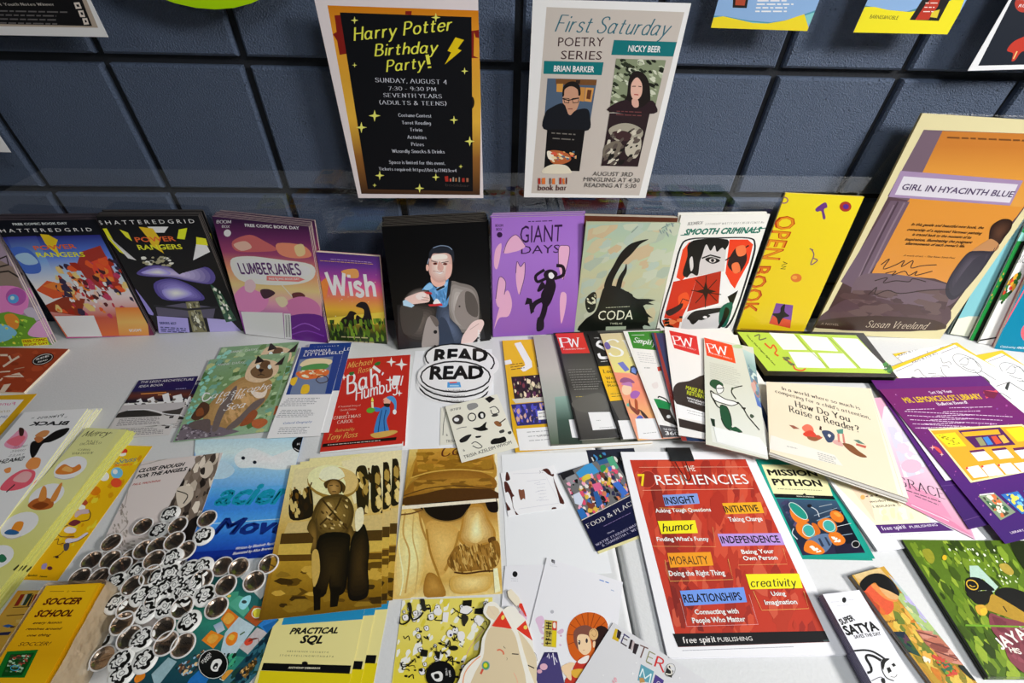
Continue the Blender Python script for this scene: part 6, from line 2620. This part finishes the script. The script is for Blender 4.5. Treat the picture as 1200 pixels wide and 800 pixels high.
SAT = [(964, 696), (1007, 691), (1085, 820), (1036, 826)]
pile(9, .0021, lambda z: card('bookmark', 'topmost white bookmark with black hand drawn capitals and cartoon figure', 'bookmark', SAT, z, .0018, 'e2e2e8', '8a84a0', 1.12, poly=True, code='''
Z 900,700,8
e 141414 714,22 20,26
g b8b8be 6 1 590,40 690,34 590,40
g b8b8be 6 1 740,24 840,10 740,24
g b8b8be 5 1 650,76 760,66 650,76
t 0c0c0c B 690,256 818,208 62 SUPER
t 0c0c0c B 736,352 1046,302 98 SATYA
t 141414 b 816,384 1064,350 36 SAVES THE DAY
c 0e0e0e 18 800,500 900,492 980,506 1060,550 1110,590
c 0e0e0e 24 930,705 968,690 960,640 920,570 930,540 990,550 1060,590
b f0f0f0 1060,600 1100,570 1180,590 1260,640 1290,720 1260,780 1160,770 1090,720
c 0e0e0e 9 1060,600 1070,680 1110,750 1180,780
b 0e0e0e 1060,600 1090,570 1140,575 1100,610 1080,680
p 0e0e0e 1110,660 1140,650 1160,690 1130,710
p 0e0e0e 1156,626 1180,612 1200,636 1176,650
c 0e0e0e 5 1150,740 1190,745 1210,720
c 0e0e0e 6 970,780 1050,745 1080,760
b 1a1a1a 1060,760 1090,756 1100,800 1070,800
'''), 'white bookmark lower in the stack with cartoon figure', 'white bookmarks under the topmost one', .0007)
ART = [(1000, 672), (1031, 666), (1160, 808), (1107, 826)]
pile(4, .0021, lambda z: card('bookmark', 'painted bookmark of child with black hair, right of the white bookmark stack', 'bookmark', ART, z, .0018, 'c89a38', '8a8478', 1.12, '''
Z 900,600,4
V d8c088,d0843c,d09a38,c8a030,c08a30,a87a28 398,288 525,262 1040,830 800,880
s e0a848,c87828,d8b850,b89030,8a7a28,6a7a30 160 6,22 50,2.4 430,330 560,300 1020,820 820,860
V b0b8d0,a8c898,d0b0c0,b8887a 560,290 620,340 900,640 830,640
s a8c078,b8b0d8,d0d090,90a878 40 6,20 45,3 590,380 660,380 840,620 760,600
b d85838 430,370 480,340 560,380 590,440 560,480 500,460 450,430
b e08848 480,340 540,350 580,400 610,410 590,420 540,400
b d8a870 520,350 580,360 610,395 600,410 560,400
b 10100f 430,335 470,295 530,288 580,320 612,370 610,390 570,370 520,350 500,330 470,350 450,370
b 1c1c24 560,310 600,350 614,385 606,390 580,345
s b8482c,d86a30 20 8,24 50,2 440,380 540,470 560,480 470,430
t 5a4a30 h 560,520 612,508 16 now
s 2a4a3a,3a5a2a,5a3a4a,1c2a3a 30 8,22 40,1.6 560,560 640,560 720,680 620,640
p a86a54 690,550 760,560 880,660 900,690 830,690 740,620
s b8705a,8a4a40,c88a78 50 8,24 10,2.4 690,550 780,560 930,720 820,700
l 6a3a34 6 700,560 790,586
l 6a3a34 6 730,600 850,640
l 6a3a34 6 780,650 890,690
s 3a6a4a,6a9a3a,c84a3a 24 5,14 0,1.5 740,640 820,680 900,760 840,770
s f0e8d0 8 4,10 60,2 720,670 760,690 760,710 730,700
b 14201c 890,720 940,730 990,790 950,780
''', mat='photo'), 'painted bookmark lower in the stack of child with black hair', 'painted bookmarks under the topmost one', .0007)
JAY = [(1063, 637), (1210, 629), (1330, 786), (1160, 800)]
pile(4, .0024, lambda z: card('picture_book', 'green leafy picture book topmost of a stack at the lower right corner', 'book', JAY, z, .002, '4a6414', '2a2c26', 1.2, '''
Z 1040,620,4.444
V 4a6414,54701a,3e5a10,486414 80,70 720,40 1300,760 540,800
s 6a8420,3a5010,8aa030,2a3c0a,5a7818,789428 260 5,24 55,3 110,70 720,40 1000,780 540,800
s d8e0c8,c8d8a8 60 2,6 50,2 300,100 600,100 700,300 460,340
b 8a8a24 180,110 220,105 245,150 230,180 200,160
b a8923a 580,185 620,180 656,220 640,240 600,220
e d0a820 296,148 12,14
b 1a2408 640,60 720,60 760,240 720,220 660,130
p a8c4b4 425,190 470,190 576,300 548,330 500,260 430,255
b 0c0c0f 404,270 430,250 480,256 530,290 556,320 490,318 412,332
b 14140f 412,330 480,322 546,324 530,380 470,392 430,360
o c8a030 6 440,290 32,22 30
e 0c0c0f 440,290 24,15 30
c c8a030 4 426,290 440,300 456,296
b 12120f 556,330 600,305 660,310 740,350 760,460 700,430 640,390 590,370
b a8842c 540,340 590,360 690,420 760,470 740,500 600,450 480,410 452,408 520,390
b c89a34 456,400 500,395 520,430 500,450 470,440
b d8b030 480,420 510,410 515,440 495,450
l 14100c 5 600,400 620,430
b 7a3c44 530,440 600,460 740,510 800,700 740,760 640,690 600,600 540,520
s 8a4650,6a303a 40 8,20 40,2 540,450 720,510 740,740 620,640
l 6a9a28 9 404,500 760,510
t e4dcd0 H 590,626 735,560 70 JAYA
t e4dcd0 H 640,640 700,650 30 HIS
t e4dcd0 h 690,520 720,528 16 Be
''', mat='photo'), 'green leafy picture book lower in the stack at the lower right corner', 'green picture books under the topmost one', .0012)

# ---------------------------------------------------------------- between the seam and the middle
card('paper_sheet', 'large plain white sheet with small sketched card lying left of the table seam', 'sheet',
     [(583, 532), (690, 530), (714, 672), (600, 676)], 0, .0004, 'e0e2e4', None, 1.12, '')
BROWN = '''
Z 570,530,8
p e6e6e8 160,200 600,150 690,470 260,550
l c4c4cc 3 250,200 520,190
l c4c4cc 3 380,270 560,250
l c4c4cc 3 300,530 680,475
l d0d0d8 3 560,230 690,470
b 4a2018 185,190 200,186 222,240 212,260 180,262
b 4a2018 166,280 190,276 214,310 244,380 262,408 244,420 246,480 220,400 200,370 178,372
b 4a2018 178,464 200,490 226,536 176,540
b 4a2018 266,545 300,580 350,604 300,622 280,590
c 4a2018 5 246,470 250,510 264,540
b 4a2018 525,162 570,150 600,180 610,204 632,200 626,226 580,206 550,182
p 4a2018 626,226 640,270 690,390 736,470 722,486 690,476 660,360 634,280
b 4a2018 612,532 620,516 654,516 652,552 626,556
b 7a4a34 300,350 330,352 354,350 364,434 346,430 320,444
s 3a2018 14 2,4 0,1 340,576 430,570 430,600 350,606
s 3a2018 8 2,4 0,1 500,170 530,170 530,200 500,200
g b8b8c4 6 3 450,290 520,270 470,450
g b8b8c4 6 6 470,300 560,290 500,450
'''
card('sketch_card', 'small white card with dark brown ink splashes on the large white sheet', 'card',
     [(588, 552), (648, 547), (664, 592), (594, 607)], .0011, .0004, 'e6e6e8', None, 1.12, BROWN)
card('postcard', 'market photo postcard tilted, lower copy with pale yellow bottom edge', 'postcard',
     [(657, 558), (721, 534), (767, 622), (702, 650)], .0012, .0004, 'd8d098', None, 1.12, '')
card('postcard', 'market photo postcard behind the tilted navy one, only its top corner showing', 'postcard',
     [(690, 528), (745, 524), (760, 590), (700, 600)], .0001, .0004, '1c2030', None, 1.12, '''
Z 570,530,8
s 3a7ab0,d0d0c8,3a9a6a,101010 30 6,24 60,2 960,0 1400,0 1400,300 1100,300
''')
card('postcard', 'navy postcard with colourful market crowd photo, tilted left of the red poster', 'postcard',
     [(655, 556), (720, 532), (765, 619), (700, 647.5)], .0024, .0004, '12143a', None, 1.12, '''
Z 570,530,8
p 6a6a6a 680,210 1205,10 1420,360 890,640
p 141418 686,200 800,150 830,200 720,260
p 8a8c90 740,240 830,200 870,270 780,310
p 3a90c8 840,190 970,80 1060,180 890,260
p 2a5a8a 1020,60 1130,30 1160,90 1060,120
p 4aa078 1120,40 1180,30 1240,140 1190,180
s 141210,c87850,d84a6a,3a6ab8,e0d8d0,d8b040,2a2a4a,7a3a28,e8a0b8 200 7,24 60,1.5 740,290 1190,120 1400,360 900,630
p c8d0e0 810,400 870,370 910,440 890,500 830,480
p d8608a 990,300 1060,280 1090,340 1020,370
b 2a8a4a 1070,130 1110,120 1120,160 1080,190
b d8c040 900,230 960,200 980,240 920,260
p 2a6ab0 850,540 900,520 950,600 890,630
p 2a5a98 1000,370 1040,360 1090,480 1040,520
p 3a6ac0 1180,290 1240,270 1330,380 1280,410
l e0d8c8 6 886,640 1200,480 1420,366
p 0e1034 886,646 1424,366 1580,720 1050,960
t d8d4d0 s 950,712 1120,630 40 FOOD
t d8d4d0 s 1142,614 1186,594 40 &
t d8d4d0 s 1210,584 1400,476 42 PLACE
g 7a6a98 10 1 1100,690 1360,560 1100,690
t b8b4cc n 1140,766 1200,736 16 Edited by
t b8b4cc s 1030,880 1500,640 22 WAYNE FERRARO MARCELL
t b8b4cc s 1090,886 1460,702 22 & SAMANTHA L. WEISS
''', mat='gloss')
MAN = '''
Z 530,680,6.667
e 1a1a1a 788,-156 14,18
b 7a7a80 780,-150 800,-160 800,-130
g b8b8c0 5 2 760,-130 820,-120 764,-118
g 6a8ac8 16 1 1150,-10 1240,20 1150,-10
g 8a9ac0 10 1 1240,70 1266,80 1240,70
b d8b8d0 650,300 700,275 720,320 700,370 720,420 690,410 670,360
b d0b0c8 820,400 860,376 870,400 840,420
s d0b8d0,c8a0b8 16 4,10 0,1.2 640,280 880,380 860,560 700,560
e b0b0b8 780,244 14,14
p b8a850 722,306 820,316 812,524 712,514
p c83a30 784,318 818,322 816,390 780,386
p d8c018 782,390 814,394 810,520 776,516
l 14100c 10 732,330 776,336
l 14100c 8 754,322 750,380
l 14100c 8 730,352 776,356
l 14100c 8 730,376 776,380
l 14100c 10 730,400 752,402
l 14100c 8 732,416 750,418
l 14100c 8 734,434 750,436
l 14100c 8 764,394 760,440
l 14100c 8 750,412 778,414
l 14100c 9 728,462 774,466
l 14100c 8 732,450 744,460
l 14100c 8 756,448 750,462
l 14100c 8 744,476 740,504
l 14100c 8 726,488 770,492
b f0e0d0 788,334 806,330 808,370 790,368
b c85a14 895,420 920,330 980,270 1060,248 1140,262 1200,310 1210,400 1120,600 1000,640 930,590 900,500
l 7a2c08 4 1060,440 900,420
l 7a2c08 4 1060,440 920,340
l 7a2c08 4 1060,440 960,290
l 7a2c08 4 1060,440 1010,258
l 7a2c08 4 1060,440 1060,248
l 7a2c08 4 1060,440 1110,252
l 7a2c08 4 1060,440 1160,276
l 7a2c08 4 1060,440 1200,320
l 7a2c08 4 1060,440 905,500
b 2a1410 1120,380 1190,360 1230,440 1160,640 1080,760 1060,640 1110,560
b e8c8a0 965,440 1000,410 1060,430 1085,490 1080,550 1040,582 1000,560 975,510
b 7a4a3c 950,470 950,400 990,360 1050,350 1100,380 1120,440 1115,520 1090,470 1060,430 1000,420 975,450 985,540 960,500
e d8b078 1104,420 36,46
c a87848 4 1080,400 1104,380 1128,410 1110,440 1090,420
b e8c8a0 1100,480 1118,478 1112,520 1100,520
e 2a2430 992,484 9,18
e 2a2430 1050,470 9,18
e f8f0f0 990,478 3,5
l b04a40 3 1020,546 1036,542
b b83020 960,650 1010,600 1060,610 1090,680 1060,800 1000,880 900,860 880,780 930,720
b f0e0d8 980,630 1040,590 1070,590 1050,640 1000,650
b d8a838 925,710 980,690 1050,700 1040,740 960,760
b e8c8a0 850,680 920,640 960,650 930,700 930,780 890,750
l e8d8d0 6 800,780 870,716
V 2a2450,3a3068,6a5a90 720,560 820,560 880,820 600,820
p 443c70 700,610 760,580 800,572 840,640 876,800 620,820
l e0dce8 7 740,600 752,570 758,610
l e0dce8 7 776,600 786,566 800,660
l e0dce8 6 800,600 820,640
e d8a8b8 714,674 30,26
e d0a0b0 682,710 20,16
'''
card('postcard', 'white illustrated postcard behind its twin, left of the orange parasol one', 'postcard',
     [(592, 663), (664, 660), (668, 770), (580, 790)], .0012, .0004, 'e0e0e4', None, 1.12, '''
Z 600,600,4
e 1a1a1a 14,290 12,14
g b8b8c0 4 2 -4,310 30,312 -4,320
b d8b8d0 30,470 60,460 70,500 50,520
''', mat='gloss', poly=True)
card('postcard', 'white illustrated postcard with orange parasol figure and purple mountain', 'postcard',
     [(639, 650), (734.5, 686), (706, 832), (606, 806)], .0024, .0004, 'e2e2e6', None, 1.12, MAN, mat='gloss')
LET = '''
Z 680,720,10
p c8a820 410,162 440,170 420,260 456,276 444,318 372,280
p 2a2024 440,170 484,206 460,290 424,262
l 3a3064 14 520,224 480,324
l 3a3064 14 508,226 576,270
l 5a4a44 12 500,272 552,300
l 3a2c34 14 474,326 544,370
p 2a2024 590,290 616,296 590,406 562,396
p 2a2024 632,330 690,350 650,466 612,446
p b8a8a8 616,300 640,320 610,420 592,410
l 6a4a44 14 700,356 796,396
l 6a4a44 16 752,380 706,504
l 8a8a60 12 810,430 772,548
l 8a8a60 12 810,430 880,466
l 8a8a60 10 796,490 852,516
l 7a7a50 14 774,550 842,586
l c83030 22 910,486 872,606
c c83030 16 910,490 970,530 960,570 890,560
l c83030 18 930,570 976,676
p 1c1c1a 1020,600 1050,590 1060,640 1090,660 1070,740 990,700
c d8d4c8 16 1090,610 1040,590 1030,620 1070,660 1060,700 1000,690
o 5a5a4a 4 1050,650 60,80 20
p 5a98a8 712,580 864,666 830,800 672,770
t d8e8ec h 690,720 816,800 100 M
p 4a3a80 880,700 980,770 940,900 840,840
t d8d0e0 h 880,850 930,880 80 O
s d8a0a8,e0c0c8 8 6,14 50,2 370,730 440,740 440,800 380,800
p b88a50 690,740 740,740 760,790 700,800
* f8f8f8 490,245 22
* f8f8f8 655,565 16
* f8f8f8 615,690 24
* f8f8f8 270,710 14
* f8f8f8 1160,740 20
'''
card('greeting_card', 'white glitter card with cut out letters tilted at the bottom edge', 'card',
     [(719, 729), (828, 797), (782, 877), (666, 813)], .0042, .0004, 'd0d0d2', None, 1.12, LET, poly=True, mat='gloss')


# paper fan faces: shaped die cut cards
def face_card(label, dx, dy, z, tilt, code, col='e8dccc'):
    pts = [(300, 165), (345, 175), (372, 205), (425, 240), (470, 300), (520, 420), (560, 560), (600, 700), (620, 900),
           (60, 900), (60, 760), (90, 680), (150, 620), (215, 575), (235, 450), (300, 330), (270, 290), (243, 250), (255, 195)]
    a = math.radians(tilt)
    q = []
    for x, y in pts:
        x, y = x - 380, y - 380
        q.append((x * math.cos(a) - y * math.sin(a) + 380 + dx, x * math.sin(a) + y * math.cos(a) + 380 + dy))
    q = [(530 + x / 6.667, 680 + y / 6.667) for x, y in q]
    c = at_z(sum(p[0] for p in q) / len(q), sum(p[1] for p in q) / len(q), z + .0005)
    pl = Plane(c, Vector((1, 0, 0)), Vector((0, 1, 0)))
    out = [pl.p2(*p) for p in catmull(q, True, 3)]
    ar = sum(out[i - 1][0] * out[i][1] - out[i][0] * out[i - 1][1] for i in range(len(out)))
    if ar < 0:
        out.reverse()
    mb = MB()
    tri = tessellate_polygon([[Vector((x, y, 0)) for x, y in out]])
    for t in tri:
        p = [out[k] for k in t]
        if (p[1][0] - p[0][0]) * (p[2][1] - p[0][1]) - (p[1][1] - p[0][1]) * (p[2][0] - p[0][0]) < 0:
            p.reverse()
        mb.face([pl.p3(*k, 0) for k in p], lin(col, 1.1))
        mb.face([pl.p3(*k, -.0005) for k in reversed(p)], lin(col, 1.1))
    for i in range(len(out)):
        k = (i + 1) % len(out)
        mb.face([pl.p3(*out[i], -.0005), pl.p3(*out[k], -.0005), pl.p3(*out[k], 0), pl.p3(*out[i], 0)], lin('b8b0a8', 1.1))
    art(mb, pl, None, code, 1.1)
    return tag(mb.build('paper_mask', M['paper'], None, c - Vector((0, 0, .0005))), label, 'paper mask')


HEAD = '''
p e0cfae 330,200 360,220 372,250 330,310 290,290 264,252 280,200
l d8c0b0 3 290,215 330,270
b d6c4a0 300,365 400,372 470,390 520,540 560,900 150,900 160,760 240,600 256,470
p d83420 390,236 466,378 308,356
e f0d060 396,288 13,20 20
l c8a080 4 390,236 300,360
c d87050 12 350,545 372,540 396,556 402,578
c 2a2a24 4 402,512 406,524 416,528
l 2a2420 8 466,572 518,576
c 7a705c 3 424,600 430,612 424,622
'''
face_card('cream paper face mask at the right of the bunch with thin black eye line', 118, 44, .0050, 10, '''
Z 530,680,6.667
p e6dcc4 430,85 460,65 520,130 540,180 500,200 440,130
b d8c8a6 500,400 560,440 640,560 660,660 640,900 520,900 530,600
p d83420 572,312 628,470 500,378
p d83420 524,178 545,178 582,280 570,280 550,240 520,205
e f0d060 572,366 15,16
l 2a2420 8 588,660 640,684
l 8a8270 3 560,600 546,620
c 8a8270 3 640,560 655,580 665,630
''', 'ece6da')
face_card('pale grey paper mask lying lowest at the left of the bunch', -62, 26, .0001, -4, '''
Z 530,680,6.667
c d0a088 6 40,800 120,560 190,450 250,380
''', 'c8c4c0')
face_card('cream paper face mask in front with red triangle cap and small flower', 0, 0, .0063, 0, '''
Z 530,680,6.667
''' + HEAD + '''
c e8a078 9 80,820 100,720 160,640 220,590
l c8503a 16 240,690 222,730
e 7a98b0 262,664 32,36
e 5a9a4a 262,664 26,30
e d8d020 260,662 15,18
c e8b090 6 480,720 510,790 500,860
''', 'efe6da')


# ---------------------------------------------------------------- button pins
steel = bpy.data.materials.new('pin_steel')
steel.use_nodes = True
nt = steel.node_tree
b = nt.nodes['Principled BSDF']
b.inputs['Metallic'].default_value = 1.0
nz = nt.nodes.new('ShaderNodeTexNoise'); nz.inputs['Scale'].default_value = 60
rp = nt.nodes.new('ShaderNodeMapRange'); rp.inputs['To Min'].default_value = .2; rp.inputs['To Max'].default_value = .34
nt.links.new(nz.outputs['Fac'], rp.inputs['Value']); nt.links.new(rp.outputs['Result'], b.inputs['Roughness'])
b.inputs['Base Color'].default_value = (0.5, 0.39, 0.3, 1)
PR = 0.0129


def lathe(mb, prof, cols, n=28):
    rings = [[Vector((r * math.cos(i / n * 6.28318), r * math.sin(i / n * 6.28318), z)) for i in range(n)] for r, z in prof]
    for j in range(len(rings) - 1):
        A, B = rings[j], rings[j + 1]
        for i in range(n):
            k = (i + 1) % n
            if prof[j + 1][0] < 1e-6:
                mb.face([A[i], A[k], Vector((0, 0, prof[j + 1][1]))], cols[j])
            else:
                mb.face([A[i], A[k], B[k], B[i]], cols[j])


def pin_up():
    root = empty('button_pin', Vector((0, 0, 0)))
    wcol = lin('dedcd8', 1.25)
    mb = MB()
    prof = [(PR * .93, 0.0), (PR, .0012), (PR * .97, .0026), (PR * .86, .0036), (PR * .6, .0044), (PR * .3, .0048), (0, .0049)]
    lathe(mb, prof, [wcol] * 6)
    blk = lin('14120f')
    # black scribbled creature printed on the dome
    def zz(r):
        r /= PR
        for (r0, z0), (r1, z1) in zip(prof[1:], prof[2:]):
            if r1 <= r * PR <= r0:
                return z1 + (z0 - z1) * (r * PR - r1) / max(r0 - r1, 1e-9)
        return .0049

    def stroke(pts, w, col):
        for q in ribbon(catmull([(x * PR, y * PR) for x, y in pts], False, 4), w * PR):
            mb.face([Vector((x, y, zz(math.hypot(x, y)) + .00022)) for x, y in q], col)
    stroke([(-.6, .1), (-.45, .5), (-.15, .62), (.1, .45), (.3, .6), (.52, .42), (.5, .15)], .25, blk)
    stroke([(-.62, .05), (-.7, -.15), (-.5, -.3), (-.3, -.2)], .13, blk)
    stroke([(.5, .15), (.62, -.1), (.42, -.3), (.5, -.5), (.25, -.55)], .11, blk)
    stroke([(-.3, -.2), (-.35, -.5), (-.1, -.62), (.0, -.42), (.25, -.55)], .17, blk)
    stroke([(-.2, .2), (0, .25), (.15, .1), (.05, -.05), (-.15, 0), (-.2, .2)], .05, lin('6a6a68'))
    stroke([(-.25, -.1), (-.1, -.3), (.15, -.3)], .06, lin('4a4a48'))
    stroke([(.3, .3), (.32, 0), (.2, -.2)], .06, blk)
    o = mb.build('printed_face', M['gloss'], root)
    mb = MB()
    lathe(mb, [(0, .0006), (PR * .5, .0006), (PR * .9, .0003), (PR * .93, 0.0)], [(1, 1, 1, 1)] * 3)
    mb.build('metal_back', steel, root)
    return root


def pin_down():
    root = empty('button_pin', Vector((0, 0, 0)))
    wcol = lin('d0cecc', 1.25)
    mb = MB()
    lathe(mb, [(0, 0.0), (PR * .45, .0003), (PR * .8, .0014), (PR * .97, .003), (PR, .0042), (PR * .97, .0050), (PR * .9, .0052), (PR * .86, .0046)], [wcol] * 7)
    mb.build('printed_rim', M['gloss'], root, smooth=True)
    mb = MB()
    lathe(mb, [(PR * .87, .0048), (PR * .82, .0034), (PR * .66, .0022), (PR * .4, .0014), (PR * .15, .0012), (0, .0012)], [(1, 1, 1, 1)] * 5)
    mb.build('metal_back', steel, root, smooth=True)
    mb = MB()
    tube(mb, [Vector((-PR * .84, PR * .05, .0034)), Vector((-PR * .5, PR * .02, .0040)), Vector((0, 0, .0042)), Vector((PR * .6, 0, .0040)), Vector((PR * .82, -PR * .12, .0034)),
              Vector((PR * .7, -PR * .4, .0030)), Vector((PR * .3, -PR * .62, .0026))], .00045, 6)
    mb.build('pin_wire', steel, root, smooth=True)
    return root


PINS = '''168,617,b 199,602,f 186,621,f 209,616,b 131,636,b 108,657,b 130,656,b 154,654,b 142,664,b 169,644,b 185,640,b 205,634,b
202,653,f 218,645,b 181,656,b 94,677,b 117,677,b 162,669,f 135,682,f 156,686,b 177,674,b 186,676,f 200,672,f 195,688,f 165,697,f
136,706,f 171,716,f 194,711,f 214,692,f 214,711,b 144,730,b 192,736,b 221,728,f 119,749,f 152,747,b 166,748,f 195,754,b 215,756,b
96,776,f 121,771,b 141,774,f 169,773,f 142,789,f 151,712,b 243,608,b 238,627,f 261,664,b 280,665,b 222,667,f 237,664,f 237,679,b
265,686,b 298,681,b 315,661,b 217,697,f 240,697,f 254,712,b 181,694,f 183,702,b 206,684,f 225,684,f'''
rr = random.Random(3)
proto = {'f': pin_up(), 'b': pin_down()}
first = {'f': True, 'b': True}
placed = []
for i, s in enumerate(PINS.split()):
    x, y, kf = s.split(',')
    x, y = float(x), float(y)
    c0 = at_z(x, y, .004)
    # lie on whatever is underneath: a card, or pins already lying there
    lvl = 0
    for (p, l) in placed:
        d = (p - c0).xy.length
        if d < PR * 1.97:
            lvl = max(lvl, l + 1)
    lvl = min(lvl, 5)
    z = .0046 + lvl * .0052
    c = at_z(x, y, z + .003)
    o = proto[kf]
    lab = ('white button pin with black creature scribble lying face up among the pins beside blue postcard' if kf == 'f'
           else 'button pin lying face down, metal back and wire showing, among pins beside blue postcard')
    grp = 'face up button pins in the heap' if kf == 'f' else 'face down button pins in the heap'
    if first[kf]:
        first[kf] = False
        tag(o, lab, 'button pin', grp)
    else:
        o = dup(o, (0, 0, 0), lab, grp)
    o.location = (c.x, c.y, z)
    ti = .02 if lvl == 0 else .07
    o.rotation_euler = (rr.uniform(-ti, ti), rr.uniform(-ti, ti), rr.uniform(0, 6.28))
    placed.append((c, lvl))
